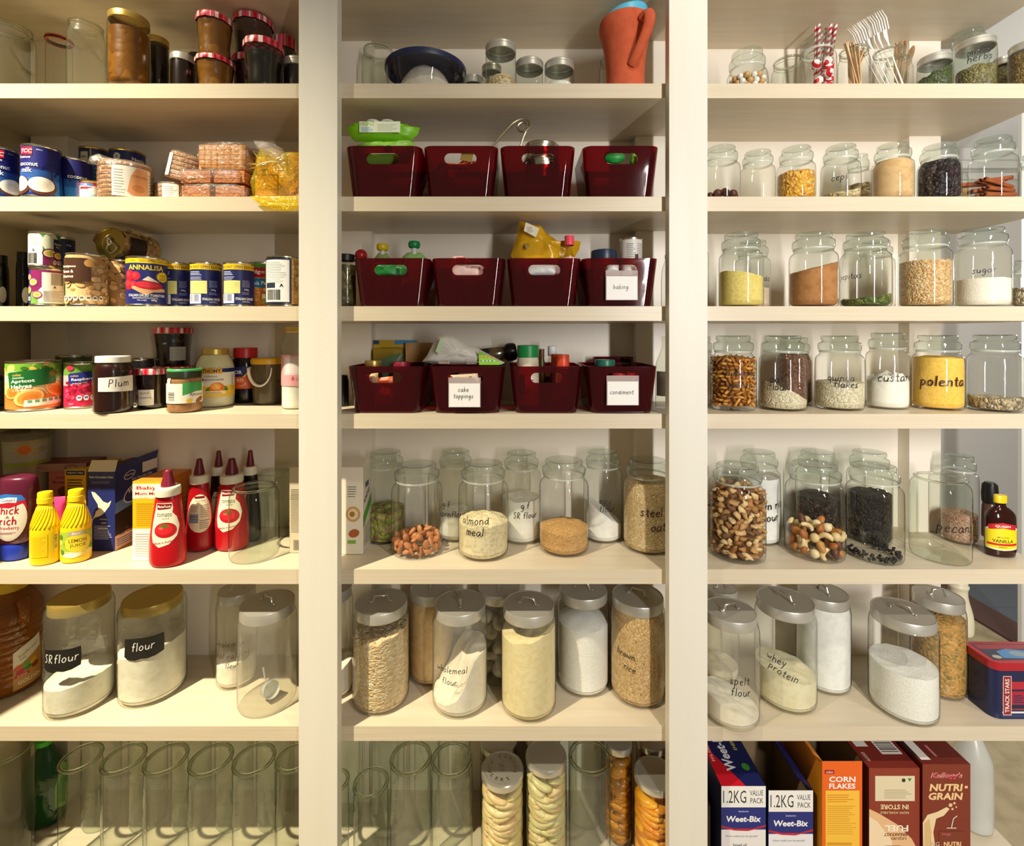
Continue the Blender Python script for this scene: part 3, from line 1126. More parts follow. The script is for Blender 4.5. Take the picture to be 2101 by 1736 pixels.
jar(R_(1864, 1997, 5, 966, yb=1165), 'big glass jar with no lid, empty, marked pecans', kind='stopper', lid=None, glass=GLASSG, write=[('pecans', 1966, 1083, 12)])
jar(R_(1928, 2010, 5, 927, yb=1122), 'rear stoppered jar of pinkish salt behind the lidless jar', fill=(PINKS, 1060, 'dome', .006, .004, 'pinkish salt'))
jar(R_(1409, 1457, 5, 935, yb=1125), 'rear glass jar showing as a sliver beside the right upright')

rg = random.Random(12)
m = M()
for i in range(90):
    a = rg.uniform(-2.2, 2.6)
    q = CUR.R * (1 - .30 * rg.random() ** 2) - .006
    vs, fs = chunk(rg, (q * sin(a), -q * cos(a), .007 + .009 * rg.random() ** 2), .0042, .5)
    m.add(vs, fs)
m.build('filling', ink('15100f', .6), CUR.t, 0, 'last dark currants')['kind'] = 'stuff'
almond = lambda: M().ball((0, 0, 0), .0115, .0075, .0050, n=10, m=8, nz=.12)
R, Hm = jar_radius(ALM.t)
pieces(ALM.t, 'almond', 'brown skinned almond in the base of the front stoppered jar', 'almond', 'whole almonds in the jar', [ink('b87444', .6), ink('c48250', .6), ink('a8663a', .6)], almond,
       scatter(R - .002, .006, .034, .0165, seed=8, heapz=.006), seed=8)
R, Hm = jar_radius(NUT.t)
pl = scatter(R - .003, .006, .058, .0205, seed=9, heapz=.012)
rg = random.Random(4)
rg.shuffle(pl)
q = len(pl) // 4
macad = lambda: M().ball((0, 0, 0), .0098, .0098, .0092, n=12, m=8, nz=.05)
alm2 = lambda: M().ball((0, 0, 0), .0135, .0088, .0066, n=10, m=8, nz=.1)
braz = lambda: M().ball((0, 0, 0), .0150, .0080, .0078, n=9, m=8, nz=.25)
def cashew():
    pts = [(.011 * cos(a), .011 * sin(a), 0) for a in [i * pi / 8 - .2 for i in range(9)]]
    return M().tube(pts, [.002, .0045, .0055, .0058, .0056, .0052, .0048, .0042, .002], 8)
pieces(NUT.t, 'hazelnut', 'round skinless cream nut among the mixed nuts', 'nut', 'cream nuts in the mixed nuts jar', [ink('ecd8a8', .5), ink('e2c890', .5)], macad, pl[:q], 1)
pieces(NUT.t, 'almond', 'roasted brown almond among the mixed nuts', 'nut', 'almonds in the mixed nuts jar', [ink('c07a34', .5), ink('a8642a', .5)], alm2, pl[q:2 * q], 2)
pieces(NUT.t, 'cashew', 'curved pale cashew among the mixed nuts', 'nut', 'cashews in the mixed nuts jar', [ink('ecd09a', .5)], cashew, pl[2 * q:3 * q], 3)
pieces(NUT.t, 'brazil_nut', 'dark brown brazil nut among the mixed nuts', 'nut', 'brazil nuts in the mixed nuts jar', [ink('5c3424', .5), ink('c8924e', .5)], braz, pl[3 * q:], 4)

# ---------------------------------------------------------------- fourth shelf, right bay
jar(R_(1400, 1466, 4, 690, yn=.10), 'rear clear jar showing as a sliver beside the pasta jar')
s = jar(R_(1457, 1553, 4, 688, yb=845.5), 'stoppered jar packed with curly wholemeal pasta')
heap_pieces(s.t, s.R - .002, .008, zat(s, 735), .0105, [ink('c8862c', .5), ink('a8681e', .5), ink('dca048', .5), ink('8a5218', .5)], 'short curly wholemeal pasta', 14, sq=(1.5, .55, .55), nz=.3, core=1)
d = Decal(onround(s.R, s.face, 0, prof=s.prof, Rm=s.R))
for tx, px, py in (('wholemeal', 1523, 768), ('pasta', 1524, 793)):
    d.hand((ang(s, px) - s.face) * s.R * 1000, zat(s, py) * 1000 - 4, 9, tx)
d.build('handwriting', s.t, 'handwritten words in marker')
jar(R_(1556, 1658, 4, 688, yb=845.5), 'jar of pale oat flour heaped to one side', fill=(QFL, 806, 'slant', -.022, .004, 'pale oat flour'), write=[('oat', 1594, 781, 9.5), ('flour', 1597, 797, 9.5)])
jar(R_(1590, 1668, 4, 692, yn=.112), 'rear jar of reddish brown grain behind the oat flour', fill=(BROWNG, 725, 'flat', 0, .003, 'reddish brown grain'))
jar(R_(1671, 1776, 4, 688, yb=844.5), 'jar half full of pale quinoa flakes', fill=(QFL, 786, 'flat', 0, .003, 'pale quinoa flakes'), write=[('quinoa', 1726, 778, 9), ('flakes', 1738, 791, 9)])
jar(R_(1775, 1868, 4, 682, yb=842), 'jar of white custard powder with smeared walls', glass=DUSTY, fill=(WHITE, 780, 'dome', .012, .012, 'white custard powder'), write=[('custard', 1843, 777, 11, .05)])
jar(R_(1868, 1982, 4, 687, yb=844), 'jar full of bright yellow polenta', fill=(POLENTA, 735, 'dome', .004, .002, 'bright yellow polenta'), write=[('polenta', 1938, 786, 13, .02, '3a1216', 2.4)])
jar(R_(1981, 2104, 4, 686, yb=848), 'jar with a shallow layer of striped seeds at the shelf end', fill=(SEEDS, 818, 'flat', 0, .003, 'striped seeds'))

# third shelf, right bay
jar(R_(1474, 1568, 3, 472, yn=.01), 'stoppered jar of yellow cornmeal', fill=(YELLOW, 560, 'slant', -.008, .002, 'yellow cornmeal'))
jar(R_(1508, 1582, 3, 490, yn=.115), 'rear jar of pink flakes behind the yellow cornmeal', fill=(powder('e8d0b8', 'd8b8a0', 200), 590, 'flat', 0, .003, 'pale pink flakes'), write=[('soda', 1568, 573, 9)])
jar(R_(1618, 1722, 3, 471, yn=.008), 'stoppered jar of cocoa brown powder with a sloping top', fill=(COCOA, 545, 'slant', .012, .002, 'cocoa brown powder'))
jar(R_(1722, 1832, 3, 471, yn=.008), 'stoppered jar with green pumpkin seeds in its base', fill=(PEPI, 608, 'slant', .006, .004, 'green pumpkin seeds'), write=[('pepitas', 1742, 566, 8)])
jar(R_(1758, 1838, 3, 490, yn=.115), 'rear empty jar behind the pumpkin seeds')
jar(R_(1842, 1957, 3, 466, yn=.006), 'stoppered jar of pale brown pearl grain', fill=(BARLEY, 533, 'flat', 0, .002, 'pale brown pearl grain'))
jar(R_(1957, 2079, 3, 461, yn=.006), 'stoppered jar half full of white sugar beside the pearl grain', glass=DUSTY, fill=(SUGAR, 570, 'flat', 0, .002, 'white sugar'), write=[('sugar', 2020, 556, 8)])
jar(R_(2073, 2140, 3, 530, yn=.03), 'small stoppered jar at the far end of its shelf', fill=(SEEDS, 590, 'flat', 0, .003, 'dark seeds'))
jar(R_(1400, 1455, 3, 478, yn=.11), 'rear jar peeping out beside the right upright below the hazelnuts')

# second shelf, right bay
HAZ = jar(R_(1440, 1520, 2, 292, yn=.008), 'stoppered jar with a few dark hazelnuts')
jar(R_(1518, 1592, 2, 302, yn=.012), 'small stoppered jar dusted white inside, nearly empty', glass=DUSTY)
jar(R_(1593, 1675, 2, 293, yn=.008), 'stoppered jar of orange popping corn', fill=(CORN, 348, 'flat', 0, .004, 'orange popping corn'))
jar(R_(1683, 1768, 2, 290, yn=.008), 'stoppered jar with a few pale cardamom pods', fill=(grain('pale_pods', ['d8c090', 'b89a64', 'e8d8ac', '8a7040'], 110, .9, dist=.006), 388, 'slant', .008, .005, 'pale pods', 0.3), write=[('cepi', 1722, 365, 8.5)])
jar(R_(1735, 1788, 2, 312, yn=.11), 'small rear jar of pale pods behind the cardamom', fill=(grain('pale_pods', [], 1), 375, 'flat', 0, .004, 'pale pods'))
jar(R_(1787, 1878, 2, 286, yn=.006), 'stoppered jar filled with beige powder', fill=(TAN, 322, 'flat', 0, .002, 'beige powder'))
jar(R_(1880, 1975, 2, 288, yn=.006), 'stoppered jar filled with dark raisins', fill=(RAIS, 324, 'flat', 0, .006, 'dark raisins'))
jar(R_(1938, 1992, 2, 350, yn=.13), 'small rear jar behind the raisins', fill=(TAN, 380, 'flat', 0, .002, 'tan powder'))
CIN = jar(R_(1985, 2092, 2, 272, yn=.006), 'stoppered jar with brown cinnamon sticks')
jar(R_(2088, 2160, 2, 308, yn=.03), 'stoppered jar cut by the right edge of the photo')
R, Hm = jar_radius(HAZ.t)
hz = lambda: M().ball((0, 0, 0), .0085, .0085, .009, n=12, m=8, nz=.06)
pieces(HAZ.t, 'hazelnut', 'dark brown hazelnut in the jar beside the right upright', 'hazelnut', 'dark hazelnuts in the jar', [ink('5c2c22', .4), ink('4a221c', .4)], hz, scatter(R - .003, .004, .026, .018, seed=3), 5)
R, Hm = jar_radius(CIN.t)
def quill():
    m = M()
    for q in (-1, 1):
        pts = [(.0055 * q + (.0045 * cos(a)) * -q, 0, .0045 * sin(a)) for a in [i * 2 * pi / 10 * .85 for i in range(11)]]
        vs, fs = [], []
        for y in (-.034, .034):
            vs += [(p[0], y, p[2]) for p in pts]
            vs += [(p[0] * .8, y, p[2] * .75) for p in pts]
        n = len(pts)
        for i in range(n - 1):
            fs += [(i, i + 1, 2 * n + i + 1, 2 * n + i), (n + i + 1, n + i, 3 * n + i, 3 * n + i + 1), (i, n + i, n + i + 1, i + 1), (2 * n + i, 2 * n + i + 1, 3 * n + i + 1, 3 * n + i)]
        m.add(vs, fs)
    return m
QM = grain('cinnamon_bark', ['a85a2c', '94491f', 'b8693a'], (200, 30, 200), .4)
spots = [(0, -.010, .010, 1.62, 0), (0, .004, .011, 1.45, 0), (.004, -.006, .022, 1.75, .05), (-.002, .008, .026, 1.4, -.06), (.002, -.004, .036, 1.7, .22), (-.012, .012, .040, .9, .1), (.006, .004, .046, 1.6, -.14)]
for i, (x, y, z, rz, tl) in enumerate(spots):
    if i == 0:
        o0 = quill().build('cinnamon_stick', QM)
        o = o0
    else:
        o = o0.copy(); COL.objects.link(o)
    o.location = (CIN.X + x, CIN.Y + y, CIN.Z0 + z + .003)
    o.rotation_euler = (tl, 0, rz)
    tag(o, 'rolled brown cinnamon stick lying in a stoppered jar', 'cinnamon stick', 'cinnamon sticks in the jar')

# ---------------------------------------------------------------- top shelf, right bay
CND = jar(R_(1490, 1577, 1, 89, yn=.02), 'round shouldered jar of white and tan candy balls', kind='round', lid='glass', lidh=.036)
jar(R_(1583, 1652, 1, 112, yn=.06), 'low empty screw top jar beside the candy balls', kind='screw', lid=None, glass=GLASSG)
CNE = jar(R_(1636, 1718, 1, 60, yn=.01), 'glass stoppered jar with wrapped red sweets inside', lid='glass', lidh=.030)
STR = jar(R_(1650, 1712, 1, 96, yn=.106), 'rear open jar holding striped straws', kind='screw', lid=None)
PEG = jar(R_(1718, 1787, 1, 90, yn=.012), 'open screw top jar holding wooden sticks', kind='screw', lid=None)
FRK = jar(R_(1787, 1861, 1, 92, yn=.012), 'open screw top jar holding white plastic forks', kind='screw', lid=None)
SPN = jar(R_(1815, 1875, 1, 112, yn=.105), 'rear open jar holding wooden spoons', kind='screw', lid=None)
jar(R_(1880, 1957, 1, 105, yn=.012), 'metal banded jar of dark green dried herbs', kind='mason', lid='band', glass=CUTG, fill=(HERB, 140, 'slant', .012, .006, 'dark green herbs'))
jar(R_(1945, 2031, 1, 50, yn=.115), 'tall rear stoppered jar behind the mixed herbs', lid='glass', lidh=.03, glass=GLASSG)
jar(R_(1957, 2048, 1, 70, yn=.004), 'metal banded quilted jar half full of mixed herbs', kind='mason', lid='band', glass=CUTG, fill=(HERB2, 134, 'dome', .004, .005, 'mixed dried herbs'), write=[('mixed', 2010, 107, 8), ('herbs', 2012, 121, 9)])
jar(R_(2035, 2078, 1, 114, yn=.09), 'small rear banded jar of dark spice between two herb jars', kind='mason', lid='band', fill=(HERB2, 135, 'flat', 0, .003, 'dark spice'))
jar(R_(2066, 2150, 1, 78, yn=.004), 'metal banded jar of brown spice at the right edge', kind='mason', lid='band', glass=CUTG, fill=(grain('brown_spice', ['8a7040', '6a5028', 'a88c58'], 200, .7), 100, 'flat', 0, .004, 'brown dried spice'))
R, Hm = jar_radius(CND.t)
cb = lambda: M().ball((0, 0, 0), .0066, n=12, m=8)
pl = scatter(R - .003, .006, .042, .0138, seed=6, heapz=.004)
pieces(CND.t, 'candy_ball', 'white candy ball in the round shouldered jar', 'candy', 'white candy balls', [ink('eceae4', .35)], cb, pl[::2], 7)
pieces(CND.t, 'candy_ball', 'tan candy ball in the round shouldered jar', 'candy', 'tan candy balls', [ink('cfa468', .35)], cb, pl[1::2], 8)


def stripes():
    m, n, l = newmat('red_white_stripe')
    b = n['Principled BSDF']
    v = coords(n, l, (1, 1, 1))
    sx = n.new('ShaderNodeSeparateXYZ'); l.new(v, sx.inputs[0])
    at = n.new('ShaderNodeMath'); at.operation = 'ARCTAN2'
    l.new(sx.outputs[0], at.inputs[0]); l.new(sx.outputs[1], at.inputs[1])
    q = n.new('ShaderNodeMath'); q.operation = 'MULTIPLY'; q.inputs[1].default_value = 1 / (2 * pi)
    l.new(at.outputs[0], q.inputs[0])
    z = n.new('ShaderNodeMath'); z.operation = 'MULTIPLY_ADD'; z.inputs[1].default_value = 75
    l.new(sx.outputs[2], z.inputs[0]); l.new(q.outputs[0], z.inputs[2])
    f = n.new('ShaderNodeMath'); f.operation = 'FRACT'; l.new(z.outputs[0], f.inputs[0])
    r = ramp(n, ['f4f0ee', 'd01428'], 'CONSTANT')
    l.new(f.outputs[0], r.inputs['Fac']); l.new(r.outputs['Color'], b.inputs['Base Color'])
    return m


STRIPE = stripes()


def lean(o, base, px, py, Y):
    """stand a straight piece with its foot at base so that its tip shows at the photo point"""
    d = 1 + Y
    tip = Vector(((px - CX) / 1000 * d, Y, (HY - py) / 1000 * d))
    v = tip - Vector(base)
    o.location = base
    o.rotation_euler = v.to_track_quat('Z', 'Y').to_euler()
    return v.length


st0 = None
for i, (px, py, dx) in enumerate(((1713, 60, 0), (1709, 53, 0), (1705, 47, 0), (1696, 56, 0), (1674, 70, 0), (1680, 82, 0), (1703, 66, 0), (1712, 74, 0))):
    if st0 is None:
        st0 = M().lathe([(.0032, 0), (.0032, .186), (.0024, .186), (.0024, .05)], 12).build('striped_straw', STRIPE)
        o = st0
    else:
        o = st0.copy(); COL.objects.link(o)
    sa = i * 2 * pi / 8
    lean(o, (STR.X + .010 * cos(sa), STR.Y + .010 * sin(sa), STR.Z0 + .004), px, py, .114 + .007 * sin(sa))
    tag(o, 'red and white striped straw standing in a rear jar', 'straw', 'striped straws in the jar')
# wrapped red sweets in the stoppered jar
sw0 = None
rg = random.Random(2)
for i in range(9):
    if sw0 is None:
        sw0 = M().ball((0, 0, 0), .011, .009, .009, n=10, m=6, nz=.3).build('wrapped_sweet', STRIPE); o = sw0
    else:
        o = sw0.copy(); COL.objects.link(o)
    a = rg.uniform(-1.6, 1.6) + .9
    o.location = (CNE.X + .022 * sin(a), CNE.Y - .022 * cos(a), CNE.Z0 + .012 + .006 * i)
    o.rotation_euler = (rg.random() * 3, rg.random() * 3, 0)
    tag(o, 'red and white wrapped sweet in the glass stoppered jar', 'sweet', 'wrapped red sweets')
WOODM = grain('pale_birch', ['dcb88c', 'd2aa7a', 'e4c49c'], (60, 60, 12), .1, rough=.6)
w0 = None
for i in range(12):
    a = i * 2.4
    if w0 is None:
        w0 = M().box(-.0032, .0032, -.0012, .0012, 0, .098).build('wooden_stick', WOODM, None, 0); o = w0
    else:
        o = w0.copy(); COL.objects.link(o)
    lean(o, (PEG.X + .012 * sin(a), PEG.Y - .012 * cos(a), PEG.Z0 + .004), 1735 + 40 * ((i * 5) % 12) / 11, 92 + (i % 4) * 5, PEG.Y - .016 * cos(a))
    tag(o, 'flat pale wooden stick standing in a screw top jar', 'stick', 'wooden sticks in the jar')
PLA = ink('eeeeea', .3)
f0 = None
for i, (px, py) in enumerate(((1803, 30), (1789, 42), (1779, 46), (1769, 52), (1760, 62), (1752, 74))):
    if f0 is None:
        m = M()
        m.tube([(0, 0, 0), (0, .002, .05), (0, .001, .105)], [.0042, .0028, .0034], 8, flat=.3)
        m.tube([(0, .001, .102), (0, .001, .116), (0, -.003, .129)], [.0034, .0080, .0092], 10, flat=.18)
        for k in range(4):
            x = -.0069 + .0046 * k
            m.tube([(x, -.003, .127), (x, -.008, .150), (x * .9, -.002, .170)], [.0017, .0015, .0005], 6, flat=.6)
        f0 = m.build('plastic_fork', PLA)
        o = f0
    else:
        o = f0.copy(); COL.objects.link(o)
    lean(o, (FRK.X + .020 - .002 * i, FRK.Y - .017 + .0066 * i, FRK.Z0 + .003), px, py, FRK.Y - .017 + .0066 * i)
    o.rotation_euler = (o.rotation_euler.to_matrix() @ Matrix.Rotation(1.25 + .12 * (i % 3), 3, 'Z')).to_euler()
    tag(o, 'white plastic fork standing tines up in a jar', 'fork', 'white plastic forks in the jar')
s0 = None
for i, (px, py) in enumerate(((1858, 78), (1848, 80), (1835, 82), (1876, 84))):
    if s0 is None:
        m = M()
        m.tube([(0, 0, 0), (0, 0, .128)], [.004, .0035], 8, flat=.4)
        m.ball((0, .001, .144), .0105, .0016, .022, n=14, m=8)
        s0 = m.build('wooden_spoon', WOODM); o = s0
    else:
        o = s0.copy(); COL.objects.link(o)
    lean(o, (SPN.X - .006 + .004 * i, SPN.Y + .004 * i, SPN.Z0 + .003), px, py, SPN.Y + .005 * i)
    tag(o, 'small pale wooden spoon standing in a rear jar', 'spoon', 'wooden spoons in the jar')


# ---------------------------------------------------------------- cans
def can(pos, label, base, art=None, name='food_can', cat='can', metal=TIN, body='label', group=None, ridge=False, z0=None):
    """tin can: metal ends with beads, a printed wrap, art(d, s) draws on the wrap with mm from its facing point"""
    p = dict(pos[4])
    s = spot(pos[0], pos[1], pos[2], pos[3], topk=.97, **p)
    t = thing(name, label, cat, s.loc, group)
    R, H = s.R, s.H
    r = R - .0012
    m = M().lathe([(0, .003), (r * .93, .003), (r * .95, 0), (R, .001), (R, .0035), (r, .005), (r, H - .005), (R, H - .0035), (R, H - .001), (r * .96, H), (r * .94, H - .003), (0, H - .003)], 44)
    m.build('tin', metal, t, .5)
    s.t, s.prof = t, None
    d = Decal(onround(r, s.face))
    h = H * 1000
    d.rect(-pi * r * 1000, 5.5, pi * r * 1000, h - 5.5, base, 48)
    s.h, s.w = h, r * 1000
    if art:
        art(d, s)
    d.build(body, t, 'printed paper label')
    return s


def at(s, px, py):
    """mm on the wrap (from its facing point, from the base) that show at the photo point"""
    return (ang(s, px) - s.face) * s.R * 1000, zat(s, py) * 1000


def nutrition(d, u, v, n, w, h, c='f4f2ec', c2='8a9a8a'):
    for i in range(n):
        d.ell(u + i * w * 1.12, v, w * .46, h * .5, c)
        d.rect(u + i * w * 1.12 - w * .28, v - h * .1, u + i * w * 1.12 + w * .28, v + h * .22, c2, 2)


def coconut(d, s, ox=0, dim=False):
    h, W = s.h, 'f2f4f8'
    d.rect(-64, 5.5, 64, h * .52, '2456a8', 34)
    d.rect(-64, 5.5, 64, h * .36, '2f74c0', 34)
    d.rect(-64, 5.5, 64, h * .10, '16247c', 34)
    for u, v, k in ((30 + ox, h * .60, 1), (-34 + ox, h * .55, .9), (48 + ox, h * .5, .8)):
        d.stroke([(u + 4, 6), (u + 1, v * .6), (u, v)], 2.6, '0d1c60')
        for a in range(9):
            q = a / 8 * pi * 1.15 - .25
            d.stroke([(u, v), (u + 9 * k * cos(q), v + 7 * k * sin(q) + 2), (u + 17 * k * cos(q), v + 10 * k * sin(q) - 6)], 1.7, '101c6e')
    if not dim:
        d.rect(-23 + ox, h - 24, 0 + ox, h - 8, 'd4142c')
        d.text(-11 + ox, h - 16, 8.5, 'TCC', W, .05, .2)
        d.text(11 + ox, h - 12, 2.6, '400mL', W, .01)
        d.hand(-15 + ox, h - 31, 3.6, 'Premium', W, .7)
    d.text(-8 + ox, h - 43, 7.5, 'coconut', W, .05, w=34)
    if not dim:
        d.text(-10 + ox, h - 55, 10, 'milk', W, .05, w=20)
        for u, ru in ((-22 + ox, 15), (14 + ox, 21)):
            d.ell(u + 2, 25, ru + 2.5, 19, '5a2e1c')
            d.ell(u, 28, ru, 15.5, 'f6f4ee')
            d.ell(u - 1, 27.5, ru * .55, 8.5, 'e6e3da')
    else:
        d.rect(-10 + ox, 8, 14 + ox, h - 52, '6a5a8c')
        d.lines(-8 + ox, 12, 12 + ox, h - 54, 9, 'b0a8c4')


can(R_(-44, 41, 2, 296, yn=.004), 'coconut milk can cut by the left edge of the photo', '1c2078', lambda d, s: coconut(d, s, 6))
can(R_(40, 128, 2, 293, yn=.002), 'coconut milk can with white lettering, second from the left', '1c2078', lambda d, s: coconut(d, s, -14))
can(R_(118, 190, 2, 320, yn=.055), 'coconut milk can set further back with its side turned out', '1a1c6c', lambda d, s: coconut(d, s, 12, True))


def tinned_milk_back(d, s):
    d.rect(-40, s.h - 12, 40, s.h - 5.5, '16204e', 20)
    d.rect(-30, 30, -13, s.h - 14, 'dcdccc')
    d.lines(-28, 34, -15, s.h - 17, 9, '8a8c90')
    d.rect(-9, 5.5, -6, s.h - 5.5, 'c8b47c'); d.rect(-4, 5.5, 40, s.h - 14, '174a8c')
    d.lines(0, 30, 26, s.h - 22, 10, '6a8cc0')


def tinned_milk(d, s):
    h = s.h
    d.rect(-50, h * .50, 50, h * .74, 'e8e6dc', 30)
    d.ell(-21, h - 20, 7.5, 8, 'cfd8d4'); d.ell(-21, h - 20, 4, 4.5, '98a8b4')
    d.text(23, h - 22, 8.5, 'Nestle', 'f0f0ea', .05)
    d.text(22, h * .62, 7, 'Condensed', '2a2e50', .02)
    d.rect(-50, 5.5, 50, h * .3, 'c8d4dc', 30)


can(R_(160, 228, 2, 298, yn=.125), 'rear dark blue tin seen from its barcode side', '123a74', tinned_milk_back, metal=TING)
can(R_(222, 300, 2, 302, yn=.115), 'rear blue and white condensed milk tin behind the waffles', '18286e', tinned_milk, metal=TING)


def small_tin(d, s):
    h = s.h
    d.rect(-40, h - 12, 40, h - 5.5, 'c8283c', 20)
    d.rect(-22, h - 13, 2, h - 7, '4a8ad0'); d.rect(-24, h - 20, 0, h - 15, 'd02838')
    d.rect(-30, 5.5, 30, h - 22, 'a8cce8', 16); d.ell(0, h - 24, 9, 7, 'eef4f8'); d.text(-11, h - 10, 3, 'milk', 'f4f4f8', .05)


can(R_(162, 214, 2, 368, yn=.030), 'small red and pale blue tin in front of the blue tins', 'e4e8ee', small_tin, metal=TING)


# third shelf
def passion_top(d, s):
    h, (u, v) = s.h, at(s, 88, 510)
    d.rect(-42, 5.5, 42, h * .45, '7c1c5c', 28)
    d.rect(-42, h * .45, 42, h - 5.5, '4c8c34', 28)
    d.ell(10, h - 22, 14, 20, 'dfe8d0'); d.ell(26, h * .62, 10, 12, 'e4e8c4')
    d.poly([(-38, 5.5), (-3, 5.5), (-3, h - 12), (-8, h - 6), (-30, h - 6), (-38, h - 12)], 'f2f0ee')
    d.lines(-33, 46, -8, h - 12, 7, 'b4b2b0'); d.bars(-33, 8, -12, 30)
    d.text(-18, 36, 6, '&', '303030')
    d.poly([(14, h * .48), (40, h * .44), (44, h - 16), (14, h - 14)], '141c48')
    d.text(27, h - 24, 4.6, 'Passionfruit', 'f2f2f2', .03, w=22); d.text(23, h - 31, 4.6, 'Pulp', 'f2f2f2', .03)
    for u, v, r in ((8, h * .40, 10), (24, h * .36, 9)):
        d.ell(u, v, r + 2, r * .85 + 1.5, '5a1a3c'); d.ell(u, v, r, r * .75, 'e8c8a8'); d.ell(u, v, r * .75, r * .5, 'b8b43c')
    nutrition(d, 16, 12, 3, 7, 9, 'dfe2ec', '4a5c9c')


def passion_low(d, s):
    h = s.h
    d.rect(-46, 5.5, 46, h * .38, '7aa850', 28)
    d.rect(-46, h * .38, 46, h - 5.5, '8a2264', 28)
    d.rect(-46, 5.5, -30, h - 5.5, '28347c', 4)
    d.poly([(-14, 7), (42, 7), (42, h - 10), (-8, h - 10), (-8, h * .5), (-14, h * .4)], 'efedea')
    d.bars(6, h - 36, 30, h - 11); d.lines(-6, 10, 30, h * .42, 8, 'a8a6a4'); d.text(12, h * .5, 5, 'A', '303030', .1)
    for u, v, r in ((-24, h * .62, 8), (-36, h * .42, 8), (-16, h * .30, 7), (-34, h * .75, 6)):
        d.ell(u, v, r + 1.6, r * .95 + 1.4, '9a4a6c'); d.ell(u, v, r, r * .8, 'f0d8b0'); d.ell(u, v, r * .7, r * .55, 'c0b040')
    nutrition(d, -40, 16, 2, 7, 9, 'e4e6f0', '4a5c9c')


def mushrooms(d, rg, u0, v0, u1, v1, n):
    for i in range(n):
        u, v = rg.uniform(u0, u1), rg.uniform(v0, v1)
        r = rg.uniform(5, 8)
        c = rg.choice(('e2b87c', 'd8a868', 'ecc890', 'cf9a58'))
        a = rg.uniform(-1, 1)
        d.ell(u, v, r * 1.12, r * .86, 'b88a50', a); d.ell(u, v + .6, r, r * .74, c, a)
        if i % 3 == 0:
            d.ell(u + 1, v - 1, r * .6, r * .4, 'a8703c', a); d.ell(u + 1, v - 1, r * .42, r * .25, 'd89c60', a)


def champ(words=True, plain=False):
    def f(d, s):
        h = s.h
        mushrooms(d, random.Random(11), -46, 9, 46, h - 9, 62)
        if words:
            d.poly([(-44, h * .46), (6, h * .46), (6, h - 14), (-2, h - 12), (-44, h - 12)], '4a2c18')
            for t_, v in (('Champignons', h - 30), ('Pieces &', h - 40), ('Stems', h - 50)):
                d.text(-33, v, 6, t_, 'f4f0e8', .06, w=34 if len(t_) > 8 else 26)
            d.ell(4, h - 22, 8, 8, 'c89454'); d.text(28, h - 13, 4, '425g', '3a2410', .05)
            nutrition(d, -36, 17, 7, 8.6, 12, 'f2ece0', '6a6a4a')
        if plain:
            d.rect(-40, 5.5, -22, h - 5.5, '3a2014', 4); d.rect(-20, 5.5, -18.5, h - 5.5, 'e0c8a0', 1)
    return f


s1 = can(R_(58, 134, 3, 548, yn=.006), 'passionfruit can with white barcode panel, lower of its stack', 'e4e4dc', passion_low)
can(R_(56, 126, 3, 473, yn=.010, z0=s1.Z0 + s1.H + .0005), 'passionfruit can with navy panel, upper of its stack', 'd8dccc', passion_top)
can(R_(104, 156, 3, 484, yn=.115, z0=ZS[3] + .075), 'rear passionfruit can behind the stacked pair', '3c4c2c', lambda d, s: (d.rect(-6, 30, 26, s.h - 8, '1c2450'), d.text(10, s.h - 20, 5, 'Pulp', 'd8d8e0', .04)))
can(R_(104, 158, 3, 562, yn=.115), 'rear can hidden under the rear passionfruit can', '3c4c2c')
s2 = can(R_(133, 221, 3, 517, yn=.004), 'can of champignon pieces standing upright at the front', 'e8c48c', champ())
can(R_(214, 276, 3, 530, yn=.062), 'champignon can half hidden between two front cans', 'a87c4c', champ(False, True))
# a can lying on its side across the tops
L = thing('food_can', 'champignon can lying on its side on top of other cans', 'can', (0, 0, 0))
R, H = .0355, .104
m = M().lathe([(0, .003), (R * .93, .003), (R * .95, 0), (R, .001), (R, .0035), (R - .0012, .005), (R - .0012, H - .005), (R, H - .0035), (R, H - .001), (R * .96, H), (R * .94, H - .003), (R * .6, H - .003), (R * .58, H - .0036), (0, H - .0036)], 44)
m.build('tin', TING, L, .5)
d = Decal(onround(R - .0012, 0))
d.rect(-pi * R * 1000 * .97, 5.5, pi * R * 1000 * .97, H * 1000 - 5.5, 'd8b078', 48)
mushrooms(d, random.Random(3), -80, 9, 80, 108, 120)
d.rect(-30, 48, 56, 94, '2e1c10')
d.text(-6, 84, 5.5, 'Champignon', 'e8e0d0', .04); d.text(-6, 73, 8.5, 'Pieces &', 'f2ece0', .06); d.text(-8, 61, 8.5, 'Stems', 'f2ece0', .06)
d.build('label', L, 'printed paper label')
m = M()
ring = [(.0115 * cos(a), .0115 * sin(a) * .9 - .012, H + .001) for a in [i * pi / 10 for i in range(21)]]
m.tube(ring, .0016, 8, cap=False)
m.tube([(-.004, -.001, H + .0005), (-.0035, .010, H + .0008), (0, .016, H + .0008), (.0035, .010, H + .0008), (.004, -.001, H + .0005)], .0018, 8)
m.ball((0, .012, H), .004, .004, .0012)
m.build('ring_pull', ALUB, L, 0)
ax = Vector((-.06, -1, .02)).normalized()
yl = .092
c = Vector(((226 - CX) / 1000 * (1 + yl), yl, (HY - 499) / 1000 * (1 + yl)))
L.rotation_euler = (Matrix.Rotation(.35, 3, ax) @ ax.to_track_quat('Z', 'Y').to_matrix()).to_euler()
L.location = c - ax * H


